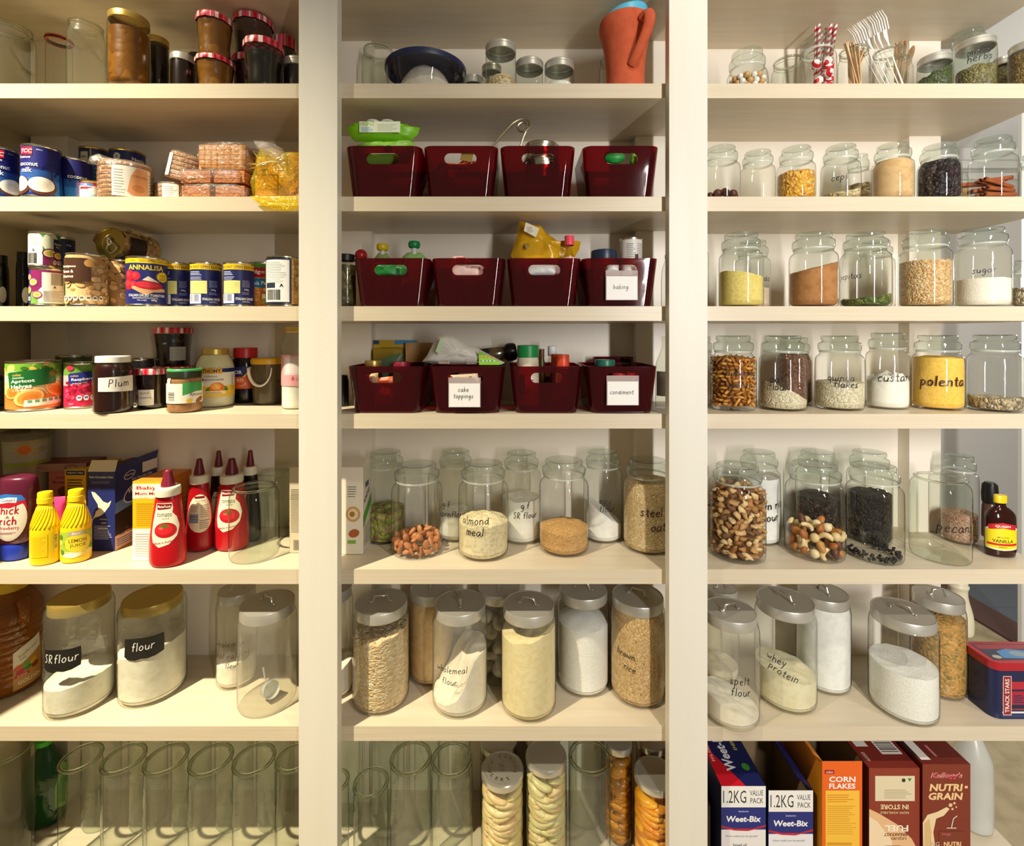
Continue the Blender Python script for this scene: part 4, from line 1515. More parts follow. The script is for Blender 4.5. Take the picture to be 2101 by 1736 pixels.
def tomato_front(d, s):
    h = s.h
    d.rect(-62, h - 15, 62, h - 5.5, 'f0cc1c', 36)
    for u in (-33, 0, 33):
        d.text(u, h - 10, 4.6, 'EASY OPEN', 'a07010', .04, w=26)
    d.text(-2, h - 24, 10.5, 'ANNALISA', 'f2d41c', .06, w=66)
    for u, v, r in ((-34, h * .62, 11), (-20, h * .60, 9), (-36, h * .44, 12), (-24, h * .42, 9)):
        d.ell(u, v, r, r, 'c41c30'); d.ell(u - 2, v + 2, r * .5, r * .5, 'dc3c48')
    d.poly([(-26, h * .40), (34, h * .36), (36, h * .30), (10, h * .28), (-2, h * .22), (-28, h * .36)], 'd8a878')
    d.ell(4, h * .42, 26, 9, 'b4162a', -.06); d.ell(0, h * .43, 20, 6, 'd42c3e', -.06)
    d.poly([(-8, h * .52), (22, h * .48), (2, h * .60)], 'e8e0d4')
    st = []
    for i in range(32):
        r = 15 if i % 2 else 11.5
        st.append((30 + r * cos(2 * pi * i / 32), h * .60 + r * .8 * sin(2 * pi * i / 32)))
    d.poly(st, 'f0d020'); d.text(30, h * .62, 5, '100%', '9a5a10', .04); d.lines(22, h * .53, 38, h * .59, 2, 'a06a18')
    d.text(0, 23, 5.2, 'ITALIAN DICED TOMATOES', 'f0f0f4', .04, w=68)
    d.lines(-26, 16, 24, 20, 2, 'c8cce0', .4); d.text(-8, 12.5, 3.4, 'Net weight', 'e8e8f0', .03); d.text(12, 12.5, 5, '400g', 'f0f0f4', .05)


def tomato_back(d, s):
    h = s.h
    d.rect(-62, h - 17, 62, h - 5.5, 'e8c41c', 36)
    for u in (-46, -10, 26):
        d.text(u, h - 11.5, 6, 'EASY OPEN', '7a4810', .05, w=33)
    d.lines(-36, h * .70, -8, h * .80, 3, 'b8c0dc'); d.lines(-36, h * .60, -6, h * .68, 3, 'a8b0d0')
    d.rect(-36, h * .30, 2, h * .58, 'e8e48c', 10); d.lines(-33, h * .33, 0, h * .56, 7, 'c0bc70', .2)
    d.lines(6, h * .44, 24, h * .60, 6, '8890b8'); d.text(14, h * .38, 5, '240g', 'd8dcec', .04); d.lines(6, h * .28, 24, h * .34, 2, '8890b8')
    d.rect(-37, 8, -9, h * .29, 'e6e8f0', 8); d.bars(-34, 12, -13, h * .28, '3a4a8c', 12)
    d.text(12, h * .18, 5.2, 'ITALIAN DICED', 'f0f0f4', .05, w=36); d.lines(6, 10, 24, 14, 2, 'a8b0d0')


can(R_(256, 345, 3, 524, yn=.004), 'blue diced tomato can showing its red tomato picture', '1c2470', tomato_front)
can(R_(326, 394, 3, 536, yn=.060), 'blue tomato can with barcode, next to the tomato picture can', '161e5e', tomato_back)
can(R_(388, 456, 3, 536, yn=.040), 'blue tomato can with barcode, middle of the three', '161e5e', tomato_back)
can(R_(457, 523, 3, 536, yn=.026), 'blue tomato can with barcode beside the chick peas', '161e5e', tomato_back)


def peas(d, s):
    h = s.h
    d.rect(-50, h - 14, 50, h - 5.5, '4c9a30', 26)
    d.rect(-50, h * .66, 50, h - 14, 'b8182c', 26); d.rect(-50, h * .34, 50, h * .64, '1c84c8', 26)
    d.text(-12, h * .77, 11, 'Edgell', 'f4f0f0', .06, w=40); d.text(-12, h * .54, 9, 'Chick Peas', 'f0f4f8', .06, w=52)
    rg = random.Random(5)
    for i in range(60):
        u, v, r = rg.uniform(-44, 44), rg.uniform(9, h * .42), rg.uniform(4.5, 6)
        d.ell(u, v, r, r, 'b86a24', 0, 12); d.ell(u, v + .5, r * .88, r * .86, rg.choice(('e8a050', 'e0924a', 'f0b060')), 0, 12)
    d.rect(-4, 12, 6, 20, '7ab84a'); d.rect(-4, 22, 6, 32, 'e8ecd8')


can(R_(510, 574, 3, 536, yn=.082), 'chick pea can with red band between two other cans', 'e0903c', peas)


def white_panel(d, s):
    h = s.h
    mushrooms(d, random.Random(8), 16, 9, 50, h - 9, 40)
    d.rect(-60, 5.5, 12, h - 5.5, '20283c', 20); d.rect(-44, 9, 8, h - 9, 'efeeea', 14)
    d.lines(-40, h * .46, 4, h - 12, 13, '9a9a98', .25); d.rect(-40, h * .36, -18, h * .46, '2a3448')
    d.text(-6, h * .41, 7, 'A', '202020', .08); d.bars(-37, 13, -8, h * .33)


can(R_(546, 622, 3, 524, yn=.004), 'can turned to its white text panel beside the left upright', 'd8a868', white_panel)
for xl, xr, yt, yn, lab in ((-26, 20, 522, .07, 'black lidded dark jar at the far left behind the cans'), (32, 60, 516, .085, 'dark jar standing just behind the stacked passionfruit cans')):
    s = spot(xl, xr, 3, yt, yn=yn)
    t = thing('sauce_jar', lab, 'jar', s.loc)
    M().lathe(rnd([(0, 0), (s.R * .95, 0), (s.R, .006), (s.R, s.H - .03), (s.R * .8, s.H - .018), (s.R * .8, s.H - .016)], 2), 32).build('jar_body', ink('0c0a0a', .15), t)
    M().lathe([(s.R * .84, s.H - .018), (s.R * .84, s.H), (0, s.H)], 32).build('lid', ink('141212', .3), t, .5)
    d = Decal(onround(s.R, s.face)); d.ell(6, 30, 7, 18, 'c8c4b8'); d.build('label', t)


# fourth shelf
def apricot(d, s):
    h = s.h
    d.rect(-76, 5.5, 76, h * .34, 'e8843c', 42); d.rect(-76, h * .34, 76, h * .58, 'f0d8a0', 42)
    d.rect(-76, h * .58, 76, h * .8, 'e4eccc', 42); d.rect(-76, h * .8, 76, h - 5.5, '78b038', 42)
    rg = random.Random(1)
    for i in range(26):
        d.ell(rg.uniform(-58, 66), rg.uniform(h * .66, h - 10), rg.uniform(4, 12), rg.uniform(3, 7), rg.choice(('8cc044', 'a8d060', '5c9c2c', 'e8e078', 'f0c860', '3c7420')), rg.uniform(-1, 1))
    for u, v, ru, rv, a in ((-38, h * .38, 17, 15, .3), (38, h * .42, 24, 16, -.5), (-8, h * .27, 27, 18, .35)):
        d.ell(u, v, ru, rv, 'c8642a', a); d.ell(u - 1, v + 1, ru * .93, rv * .92, 'f4c878', a); d.ell(u, v, ru * .74, rv * .72, 'e8943c', a); d.ell(u + 2, v - 1, ru * .5, rv * .46, 'd87c2c', a)
    d.poly([(-42, h * .46), (36, h * .54), (38, h * .60), (32, h - 18), (28, h - 15), (-43, h - 24), (-46, h - 28)], '17692f')
    d.text(-28, h - 29, 5.5, 'coles', 'd8a848', .06, rot=.07); d.text(-26, h - 35, 3.6, 'Australian', 'e8f0e4', .04, rot=.07)
    d.text(-19, h - 43, 9, 'Apricot', 'f4f8f0', .07, w=40, rot=.07); d.text(-21, h - 53, 8.5, 'Halves', 'f4f8f0', .07, w=35, rot=.07)
    d.text(-20, h - 62, 4.2, 'in Fruit Juice', 'e8f0e4', .03, w=32, rot=.07); d.text(20, h - 58, 3, '825g NET', 'e8f0e4', .03, rot=.07)
    d.ell(32, h - 27, 8.5, 6.5, '8a6a30')
    d.poly([(-16, 10), (52, 14), (52, 29), (-15, 24)], 'f2ece0')
    for i in range(6):
        d.rect(-10 + i * 11, 18 + i * .7, -3 + i * 11, 24 + i * .7, '6a9c7c', 2)


def raspberry(d, s):
    h = s.h
    d.rect(-60, 5.5, 60, h * .5, 'd0184c', 34); d.rect(-60, h * .72, 60, h - 5.5, '6c9c3c', 34); d.rect(-60, h * .5, 60, h * .72, 'e0b0b4', 34)
    rg = random.Random(2)
    for i in range(70):
        u, v = rg.uniform(-34, 40), rg.uniform(h * .2, h * .58)
        r = rg.uniform(3, 5)
        d.ell(u, v, r, r, rg.choice(('b0143c', 'c82450', 'e04870', '90102c')), 0, 12)
    d.ell(-20, h - 12, 7, 6, 'b8304c')
    d.poly([(-22, h * .55), (36, h * .62), (36, h - 17), (-20, h - 24), (-23, h - 27)], '1c2c84')
    d.text(-12, h - 29, 5, 'coles', 'c89c58', .05, rot=.06); d.text(6, h - 37, 7.5, 'Raspberries', 'f0e8ec', .06, w=46, rot=.06); d.text(-8, h - 46, 4.2, 'in Syrup', 'e0dcec', .03, rot=.06)
    nutrition(d, -4, 24, 3, 10, 12, 'f4e8ec', '4a68b0'); d.lines(-22, 10, -12, 14, 2, 'e8a0b4')


s3 = can(R_(8, 129, 4, 737, yb=846), 'wide apricot halves can with a green name panel', 'f0e4c0', apricot)
can(R_(-60, 9, 4, 768, yn=.035), 'dark green can cut by the left edge of the photo', '1c5c34', lambda d, s: d.lines(10, 12, 42, s.h - 10, 12, 'b8d0bc', .3))
can(R_(129, 205, 4, 741, yb=840), 'raspberries can with a navy name panel', 'd8c8b8', raspberry)
can(R_(112, 190, 4, 727, yn=.125), 'rear dark can behind the raspberries', '4a5a2c')
can(R_(263, 318, 4, 734, yn=.13), 'rear tin behind the plum jar', '3a4048', metal=TIN)


def product(pos, label, prof, mat, lidprof=None, lidmat=None, name='food_jar', cat='jar', sy=1.0, n=40, filling=None, group=None, rz=0, lidname='lid', topk=.85):
    """jar or bottle from profiles given as (share of R, share of H)"""
    p = dict(pos[4])
    s = spot(pos[0], pos[1], pos[2], pos[3], topk=topk, sy=sy, **p)
    t = thing(name, label, cat, s.loc, group, rz)
    R, H = s.R, s.H
    s.prof = rnd([(a * R, b * H) for a, b in prof], 2)
    s.t = t
    body = M().lathe(s.prof, n, sy=sy).build('bottle_body' if cat == 'bottle' else 'jar_body', mat, t, .8)
    if filling:
        top = filling[1] * H
        fp = [(max(0, r * .965), z + (.0015 if r < R * .5 else 0)) for r, z in s.prof if z < top]
        fp += [(fp[-1][0], top), (0, top)]
        M().lathe(fp, n, sy=sy).build('filling', filling[0], t, .8, filling[2] if len(filling) > 2 else None)
    if lidprof:
        M().lathe([(a * R, b * H) for a, b in lidprof], n, sy=min(1, sy * 1.05) if sy != 1 else 1).build(lidname, lidmat, t, .5)
    s.sy = sy
    return s


def wrap(s, px, py, sy=None):
    return Decal(onround(s.R, ang(s, px), zat(s, py), sy=sy or s.sy, prof=s.prof, Rm=s.R))


RJ = [(0, .005), (.88, 0), (1, .03), (1, .10), (1, .70), (.97, .80), (.84, .87), (.83, .90)]
s = product(R_(188, 275, 4, 729, yb=850), 'plum jam jar with white lid and handwritten label', RJ, GLASS, [(.86, .885), (.87, .89), (.87, .985), (.84, 1), (0, 1)], ink('f0eee8', .35), filling=(JAMP, .88, 'dark plum jam'))
d = wrap(s, 242, 790)
d.poly([(-34, -13), (28, -15), (34, -14), (34, 17), (28, 18), (-34, 15)], 'efece6')
d.hand(3, -4, 9.5, 'Plum', '24202a', 1.5, .03)
d.build('label', s.t, 'white paper label')
JJ = [(0, .005), (.78, 0), (.84, .04), (.84, .44), (.90, .62), (.90, .70), (.95, .86), (.93, .90)]
GL = [(.985, .855), (1, .86), (1, .97), (.97, 1), (0, 1)]


def jamjar(pos, label, fill=JAMD, jl=None, paper=None, txt=None, lid=None, top=.84):
    s = product(pos, label, JJ, GLASS, GL, lid or GING, n=12 if lid is None else 32, filling=(fill, top), name='jam_jar')
    if paper:
        d = wrap(s, paper[0], paper[1])
        a, b = paper[2], paper[3]
        d.rect(-a, -b, a, b, paper[4] if len(paper) > 4 else 'eceae4')
        if txt:
            for i, tx in enumerate(txt):
                d.hand(-a * .1, b * .45 - i * b * .6, b * .22, tx)
        else:
            d.lines(-a * .85, -b * .8, a * .85, b * .8, 7, '8a8884', .3)
        d.build('label', s.t, 'white paper label')
    return s


sA = jamjar(R_(272, 345, 4, 754, yb=841), 'gingham lidded jam jar with a handwritten white label beside the plum jar', paper=(296, 816, 18, 17), txt=('quince', 'conserve'))
sB = jamjar(R_(312, 398, 4, 749, yn=.126), 'gingham lidded jam jar under another one, mostly hidden')
jamjar(R_(311, 397, 4, 672, yn=.126, z0=sB.Z0 + sB.H), 'gingham lidded black jam jar stacked on top with a small grey label', paper=(368, 726, 20, 16, 'a8a6a2'))
s = product(R_(341, 416, 4, 755, yb=848.5), 'almond butter jar with a green edged black lid', [(0, .005), (.88, 0), (1, .04), (1, .12), (1, .72), (.98, .78), (.90, .83), (.90, .86)], GLASS,
            [(.97, .80), (.985, .805), (.985, .97), (.96, 1), (0, 1)], ink('26301f', .3), filling=(powder('b07c4c', '9a6838', 90), .82, 'brown almond butter'))
d = wrap(s, 378, 812)
d.rect(-46, -16, 46, 25, 'ece6d8', 30)
d.rect(-3, 8, 40, 27, '3c9a4c', 12); d.poly([(-3, 8), (-3, 0), (40, 14), (40, 20)], '3c9a4c')
d.bars(-33, -10, -18, 8, n=9, horiz=True); d.text(23, 2, 6.5, 'Almond', '6a4a34', .01, w=28); d.ell(9, -11, 5.5, 4.5, 'e8c424'); d.ell(30, -10, 10, 5, '9a5c30', .5)
d.rect(-37, 25, -27, 53, 'ece6d8', 4)
d.build('label', s.t, 'cream paper label')
M().lathe([(s.R * .985, s.H * .955), (s.R * .988, s.H * .99), (s.R * .96, s.H + .0006), (s.R * .80, s.H + .0006)], 40).build('lid_trim', ink('4cae64', .35), s.t, .5)
s = product(R_(399, 483, 4, 714, yb=837), 'mayonnaise jar with gold lid and yellow label', [(0, .005), (.86, 0), (.97, .02), (1, .06), (1, .62), (.97, .72), (.78, .86), (.66, .90), (.66, .92)], GLASS,
            [(.68, .895), (.69, .90), (.69, .985), (.66, 1), (0, 1)], GOLD, filling=(powder('ece4bc', 'e6dcae', 20), .89, 'pale mayonnaise'))
d = wrap(s, 441, 783)
d.rect(-52, -34, 52, 30, 'e8e4d4', 30); d.rect(-52, -34, 52, -10, 'f0c23c', 30); d.rect(-52, 20, 52, 29, '1c2860', 30)
d.rect(-30, 17, 14, 30, 'eeb020', 8); d.text(-7, 23.5, 8.5, 'THOMY', '1c1c3c', .07, w=38)
d.text(-8, 12, 5, 'Delikatess-', '3a3a44', .01, w=28); d.text(-6, 4, 7, 'Mayonnaise', '3a3a44', .02, w=46)
d.ell(-12, -18, 9, 5, '4c8430', .7); d.ell(20, -16, 8, 4.5, '4c8430', -.6); d.ell(4, -15, 15, 13, 'e0741c'); d.ell(2, -11, 10, 7, 'f0a83c')
d.rect(-22, -28, 22, -21, 'f0e0a8'); d.lines(-20, -27, 20, -22, 2, '8a6a30', .4); d.lines(36, -20, 42, 16, 9, '8a8460', .4)
d.build('label', s.t, 'printed paper label')
s = product(R_(474, 533, 4, 713, yb=828), 'dark jar with a bright red screw lid', [(0, .005), (.9, 0), (1, .03), (1, .72), (.84, .80), (.82, .84)], ink('120c0c', .15), [(.84, .82), (.86, .825), (.87, .98), (.84, 1), (0, 1)], ink('b81c20', .35))
d = wrap(s, 494, 775)
d.rect(-24, -26, 24, 26, 'd85c1c', 14); d.poly([(-24, 2), (4, 2), (14, 14), (18, 26), (-24, 26)], '1c2460'); d.poly([(4, 2), (9, 2), (22, 18), (22, 26), (18, 26), (14, 14)], 'f0c838')
d.text(-6, 13, 9, 'OR', 'f0f0f4', .05); d.text(-2, -6, 8, 'en', 'e8d0c0', .03); d.stroke([(-4, -20), (12, -16), (8, -11)], 1.2, 'f0d8c8')
d.build('label', s.t, 'printed paper label')
s = product(R_(514, 585, 4, 733, yb=832), 'small clear pail with yellow lid and white handle', [(0, .005), (.84, 0), (.88, .03), (.98, .93), (.98, .95)], SMOKY, [(.99, .87), (1.02, .875), (1.02, .965), (.98, .99), (.94, 1), (0, 1)], ink('e0a81c', .4), name='pail', cat='pail', filling=(ink('2c1c10', .3), .48))
m = M()
m.tube([(-s.R * .72 * cos(a) - 0, -s.R * 1.02 - .002 * sin(a), s.H * (.80 - .38 * sin(a))) for a in [i * pi / 14 for i in range(15)]], .0036, 8, flat=.5)
m.build('handle', ink('e6e2d4', .4), s.t, 0)
s = product(R_(577, 638, 4, 671, yb=840.5), 'tall clear bottle of white powder with a pink wrap', [(0, .005), (.86, 0), (.98, .02), (1, .07), (1, .72), (.94, .82), (.76, .90), (.74, .95)], GLASSW, [(.77, .935), (.79, .94), (.79, .99), (.76, 1), (0, 1)], GOLD, name='bottle', cat='bottle', filling=(WHITE, .36, 'white powder'))
d = wrap(s, 600, 762)
d.rect(-60, -32, 60, 36, 'e0a0a4', 36); d.rect(-20, -8, 30, 32, 'eccacc', 10); d.rect(-14, -4, 24, 26, 'e8dcdc', 10); d.poly([(-1, -20), (3, -20), (4, -15), (1, -10), (-2, -15)], 'c05868'); d.lines(6, -20, 18, -14, 2, 'c07880')
d.build('label', s.t, 'pink paper wrap')

# ---------------------------------------------------------------- top shelf, left bay
jar(R_(-38, 75, 1, 36, yn=.004), 'big empty wide mouthed jar at the top left corner', kind='screw', lid=None, glass=GLASSW)
s = jar(R_(92, 150, 1, 71, yn=.095), 'empty rear jar with an orange rubber ring', kind='bottling', lid=None)
M().lathe([(s.R * .97, s.H - .007), (s.R * 1.06, s.H - .007), (s.R * 1.06, s.H + .0015), (s.R * .97, s.H + .0015), (s.R * .97, s.H - .007)], 36).build('rubber_ring', ink('e0583c', .5), s.t, .5)
jar(R_(135, 217, 1, 36, yn=.006), 'tall empty screw top jar between orange ringed and marmalade jars', kind='screw', lid=None, glass=GLASSW)
s = jar(R_(218, 310, 1, 17, yn=-.004), 'tall marmalade jar with a pale gold lid at the shelf edge', kind='round', lid='screw', lidmat=GOLD, hang=.97, fill=(MARM, 52, 'flat', 0, 0, 'amber marmalade'))
s = jar(R_(296, 349, 1, 70, yn=.10), 'rear dark preserve jar behind the marmalade', kind='round', lid='screw', lidmat=GOLD, hang=.95, fill=(ink('1c1408', .3), 90, 'flat', 0, 0))
jar(R_(346, 404, 1, 105, yn=.045), 'small dark jam jar with a silver lid', kind='round', lid='screw', hang=.95, fill=(JAMD, 122, 'flat', 0, 0))
jar(R_(384, 432, 1, 106, yn=.135), 'small rear jar with a dark lid behind the silver lidded jam', kind='round', lid='screw', lidmat=ink('4a4030', .4), hang=.95, fill=(JAMD, 130, 'flat', 0, 0))
sC = jamjar(R_(398, 483, 1, 109, yn=.012), 'amber gingham lidded jam jar, lower of the left stack', fill=MARM)
jamjar(R_(400, 479, 1, 21, yn=.012, z0=sC.Z0 + sC.H), 'amber gingham lidded jam jar, upper of the left stack', fill=MARM)
sD = jamjar(R_(473, 562, 1, 108, yn=.066), 'rear brown gingham lidded jam jar, lower of the right stack', fill=JAMP)
jamjar(R_(476, 563, 1, 23, yn=.066, z0=sD.Z0 + sD.H), 'rear brown gingham lidded jam jar, upper of the right stack', fill=powder('4a2a18', '3a1e10'))
jamjar(R_(497, 584, 1, 73, yn=-.006), 'black gingham lidded jam jar standing in front of the right stack', fill=ink('161008', .25), top=.74)
jamjar(R_(562, 608, 1, 70, yn=.130), 'rear gingham lidded jar peeping out behind the black jam')
jar(R_(580, 640, 1, 114, yn=.040), 'dark jar with a ribbed silver lid against the left upright', kind='mason', lid='band', fill=(JAMD, 134, 'flat', 0, 0))


# ---------------------------------------------------------------- biscuits on the second shelf
def bag_shape(outline, depth, wr=.004, seed=0, rings=7, back=.5):
    """puffy bag: outline (x, z) in metres, swelling towards the front and the back"""
    n = len(outline)
    pts = []
    for i in range(n):
        a, b = outline[i], outline[(i + 1) % n]
        for q in range(4):
            pts.append((a[0] + (b[0] - a[0]) * q / 4, a[1] + (b[1] - a[1]) * q / 4))
    cx = sum(p[0] for p in pts) / len(pts); cz = sum(p[1] for p in pts) / len(pts)
    N = len(pts)
    m = M()
    for side in (-1, 1):
        vs, fs = [], []
        for j in range(rings):
            k = 1 - j / rings
            y = side * depth * (1 if side < 0 else back) * (1 - k ** 3) ** .7
            for x, z in pts:
                px, pz = cx + (x - cx) * k, cz + (z - cz) * k
                q = noise.noise(Vector((px * 38, pz * 38, seed + side))) + .6 * abs(noise.noise(Vector((px * 90, pz * 90, seed + 3)))) * 1.5
                vs.append((px, y + wr * q * (1 if j else .2), pz))
        vs.append((cx, side * depth * (1 if side < 0 else back), cz))
        for j in range(rings - 1):
            for i in range(N):
                q = (i + 1) % N
                f = (j * N + i, j * N + q, (j + 1) * N + q, (j + 1) * N + i)
                fs.append(f if side < 0 else f[::-1])
        for i in range(N):
            f = ((rings - 1) * N + i, (rings - 1) * N + (i + 1) % N, rings * N)
            fs.append(f if side < 0 else f[::-1])
        m.add(vs, fs)
    return m


def px_outline(pts, Y, o):
    d = 1 + Y
    return [((x - CX) / 1000 * d - o[0], (HY - y) / 1000 * d - o[2]) for x, y in pts]


WAFF = grain('waffle_biscuit', ['c08a4c', 'a8703a', 'd09c5c'], 170, .6, rough=.55)
BISC = grain('golden_biscuit', ['dca468', 'cf9050', 'e4b47c'], 220, .3)
WAFR = grain('orange_wafer', ['c87c44', 'b86a34', 'd48c54'], 240, .4)


def wafer_stack(label, x, y, z, r, n, th, tilt, ry, paper=None, wrapz=True):
    t = thing('waffle_pack', label, 'biscuits', (x, y, z))
    t.rotation_euler = (tilt[0], tilt[1], 0)
    for i in range(n):
        M().lathe(rnd([(0, 0), (r * .97, 0), (r, th * .3), (r, th * .7), (r * .97, th * .96), (0, th * .96)], 1), 32).build('waffle', WAFF, t, .5, None, (random.uniform(-.001, .001), random.uniform(-.001, .001), i * th))
    H = n * th
    M().lathe([(0, -.001), (r * 1.01, -.001), (r * 1.03, H * .2), (r * 1.025, H * .8), (r * 1.02, H + .002), (r * .6, H + .004), (0, H + .003)], 40).build('wrapper', CELLO, t, 0, 'clear cellophane')
    if paper:
        d = Decal(onround(r * 1.035, ry, 0))
        paper(d, H * 1000)
        d.build('label', t, 'printed paper label')
    return t


def stroop(d, h):
    d.rect(-34, 4, 38, h * .86, 'e8e4dc', 24); d.lines(-31, 10, -10, h * .8, 9, '9a9690', .3)
    d.poly([(-8, 14), (-2, h * .62), (8, h * .84), (30, h * .84), (32, 8), (0, 8)], 'e0a070'); d.text(14, h * .62, 5, 'STROOPIE', '9a5c30', .03, w=26); d.ell(12, h * .3, 12, 8, 'd08c58')
    d.lines(33, h * .3, 48, h * .8, 6, '8a8680', .3); d.bars(34, 6, 44, h * .25, n=7)


d0 = 1.055
wafer_stack('round stack of syrup waffles with an orange and white label', (259 - CX) / 1000 * d0, .055, ZS[2] + .001, .048, 8, .0098, (0, 0), .86, stroop)
t = thing('cellophane_twist', 'twisted clear cellophane end above the labelled waffle stack', 'wrapper', ((228 - CX) / 1000 * 1.05, .05, (HY - 335) / 1000 * 1.05))
bag_shape(px_outline([(178, 336), (184, 322), (202, 315), (222, 322), (250, 332), (282, 345), (262, 348), (228, 342), (196, 338)], .05, t.location), .014, .005, 4).build('twist', CELLO, t, 0)
wafer_stack('leaning stack of syrup waffles above the lying wafer packs', (378 - CX) / 1000 * 1.09, .105, ZS[2] + .058, .046, 6, .0098, (.04, .26), .3, lambda d, h: d.rect(-44, 4, -30, h * .9, 'e8e6e0', 5))
wafer_stack('lower rear stack of syrup waffles with a barcode label', (352 - CX) / 1000 * 1.085, .105, ZS[2] + .001, .043, 5, .0094, (0, 0), .60, lambda d, h: (d.rect(-30, 2, 2, h * .95, 'e4e2dc', 12), d.lines(-26, h * .45, -1, h * .88, 5, '9a9894', .35), d.bars(-22, 4, 0, h * .36, n=14)))


def wafer_pack(label, x0, x1, y0, y1, Y, z0, gap):
    d_ = 1 + Y
    X0, X1 = (x0 - CX) / 1000 * d_, (x1 - CX) / 1000 * d_
    H = (HY - y0) / 1000 * d_ - z0
    t = thing('wafer_pack', label, 'biscuits', ((X0 + X1) / 2, Y, z0))
    w = (X1 - X0) / 2
    for a, b in ((-w + .008, -gap), (gap, w - .006)):
        m = M()
        for i in range(3):
            m.box(a, b, .002, .062, .002 + i * (H - .006) / 3, .002 + (i + .93) * (H - .006) / 3)
        m.build('wafer', WAFR, t, 0)
    o = [(-w, .001), (w, .001), (w + .003, H * .5), (w, H), (-w, H), (-w - .003, H * .5)]
    mm = bag_shape(o, .010, .003, x0, 4, .1)
    mm.v = [(x, y - .0005 if y < 0 else y + .066, z) for x, y, z in mm.v]
    mm.build('wrapper', CELLO, t, 0, 'clear cellophane')
    return H


h1 = wafer_pack('lower clear pack of orange brown wafers on the shelf', 364, 506, 376, 398, .012, ZS[2], .006)
wafer_pack('upper clear pack of orange brown wafers on the lower pack', 362, 506, 345, 376, .016, ZS[2] + h1 + .001, .004)


def wavy_row(L, r, th, nb):
    m = M()
    n = 60
    vs, fs = [], []
    for z in (0, th):
        for i in range(n):
            x = -L / 2 + L * i / (n - 1)
            vs.append((x, -r - .0022 * abs(sin(pi * nb * i / (n - 1))), z))
        for i in range(n):
            vs.append((-L / 2 + L * i / (n - 1), r, z))
    for i in range(n - 1):
        fs += [(i, i + 1, 2 * n + i + 1, 2 * n + i), (i, n + i, n + i + 1, i + 1), (2 * n + i, 2 * n + i + 1, 3 * n + i + 1, 3 * n + i), (n + i, 3 * n + i, 3 * n + i + 1, n + i + 1)]
    fs += [(0, 2 * n, 3 * n, n), (n - 1, 2 * n - 1, 4 * n - 1, 3 * n - 1)]
    return m.add(vs, fs, 0, False)


t = thing('biscuit_pack', 'clear pack of scalloped golden biscuits lying on the wafer packs', 'biscuits', ((468 - CX) / 1000 * 1.055, .055, ZS[2] + h1 + .034))
for i in range(5):
    wavy_row(.098, .022, .0098, 7).build('biscuit', BISC, t, 0, None, (0, 0, .001 + i * .0106))
o = [(-.054, 0), (.056, 0), (.058, .03), (.056, .060), (.0, .063), (-.052, .058), (-.060, .03)]
mm = bag_shape(o, .012, .004, 31, 5, .2)
mm.v = [(x, y - .024 if y < 0 else y + .026, z) for x, y, z in mm.v]
mm.build('wrapper', CELLO, t, 0, 'clear cellophane')

# yellow cellophane bag tied with a twist
t = thing('gift_bag', 'knotted yellow cellophane bag of biscuits hanging over the shelf edge', 'bag', ((560 - CX) / 1000, 0, ZS[2]))
ol = px_outline([(502, 398), (498, 372), (503, 345), (510, 322), (514, 300), (520, 290), (545, 292), (572, 300), (590, 300), (608, 300), (611, 330), (612, 365), (611, 397), (590, 402), (550, 402), (520, 402)], .0, t.location)
mm = bag_shape(ol, .030, .009, 3, 8, .5)
mm.v = [(x, y + .032, max(z, .0008)) for x, y, z in mm.v]
mm.build('bag_film', CELLOY, t, 0, 'yellow cellophane')
m = bag_shape(px_outline([(513, 283), (530, 284), (552, 289), (574, 300), (585, 320), (588, 340), (576, 346), (566, 330), (540, 318), (522, 302)], .0, t.location), .010, .006, 8, 5, .5)
m.v = [(x, y + .012, z) for x, y, z in m.v]
m.build('bag_top', CELLO, t, 0, 'clear gathered top of the bag')
m = M()
vs, fs = [], []
ol = px_outline([(512, 402), (540, 402), (575, 402), (612, 402), (612, 427), (592, 432), (566, 430), (538, 424)], -.012, t.location)
m2 = bag_shape(ol, .004, .003, 12, 4, .4)
m2.v = [(x, y - .012, z) for x, y, z in m2.v]
m2.build('bag_tail', CELLOY, t, 0, 'loose yellow film')
kx, kz = px_outline([(548, 344)], 0, t.location)[0]
m = M()
rg = random.Random(6)
for i in range(16):
    a = rg.uniform(0, 2 * pi)
    q = rg.uniform(.018, .045)
    m.tube([(kx + .003 * cos(a), -.010, kz + .003 * sin(a)), (kx + q * .5 * cos(a), -.009 + rg.uniform(-.003, .003), kz + q * .5 * sin(a)), (kx + q * cos(a), -.002, kz + q * sin(a))], [.003, .0022, .0008], 6)
m.ball((kx, -.012, kz), .008, .006, .008, nz=.4)
m.build('gathers', CELLOY, t, 0, 'bunched yellow film')
M().tube([(kx - .012, -.018, kz - .003), (kx, -.020, kz + .002), (kx + .016, -.018, kz + .006), (kx + .032, -.016, kz + .006)], .0012, 6).build('twist_tie', ink('f0e6c0', .4), t, 0, 'pale twist tie')
for (a, b, z0, z1, dy) in ((-.048, -.002, .002, .05, .022), (.002, .044, .002, .055, .020), (.020, .050, .056, .098, .024), (-.046, .016, .054, .09, .026)):
    M().box(a, b, dy, dy + .03, z0, z1).build('biscuit', BISC, t, 0)


# ---------------------------------------------------------------- dark red bins of the middle bay
def rrect(w, d, r, n=6):
    pts = []
    for cx, cy, a0 in ((w - r, d - r, 0), (-w + r, d - r, pi / 2), (-w + r, -d + r, pi), (w - r, -d + r, 1.5 * pi)):
        for i in range(n + 1):
            a = a0 + pi / 2 * i / n
            pts.append((cx + r * cos(a), cy + r * sin(a)))
    return pts


BW, BD, BH, TH = .079, .080, .100, .0025


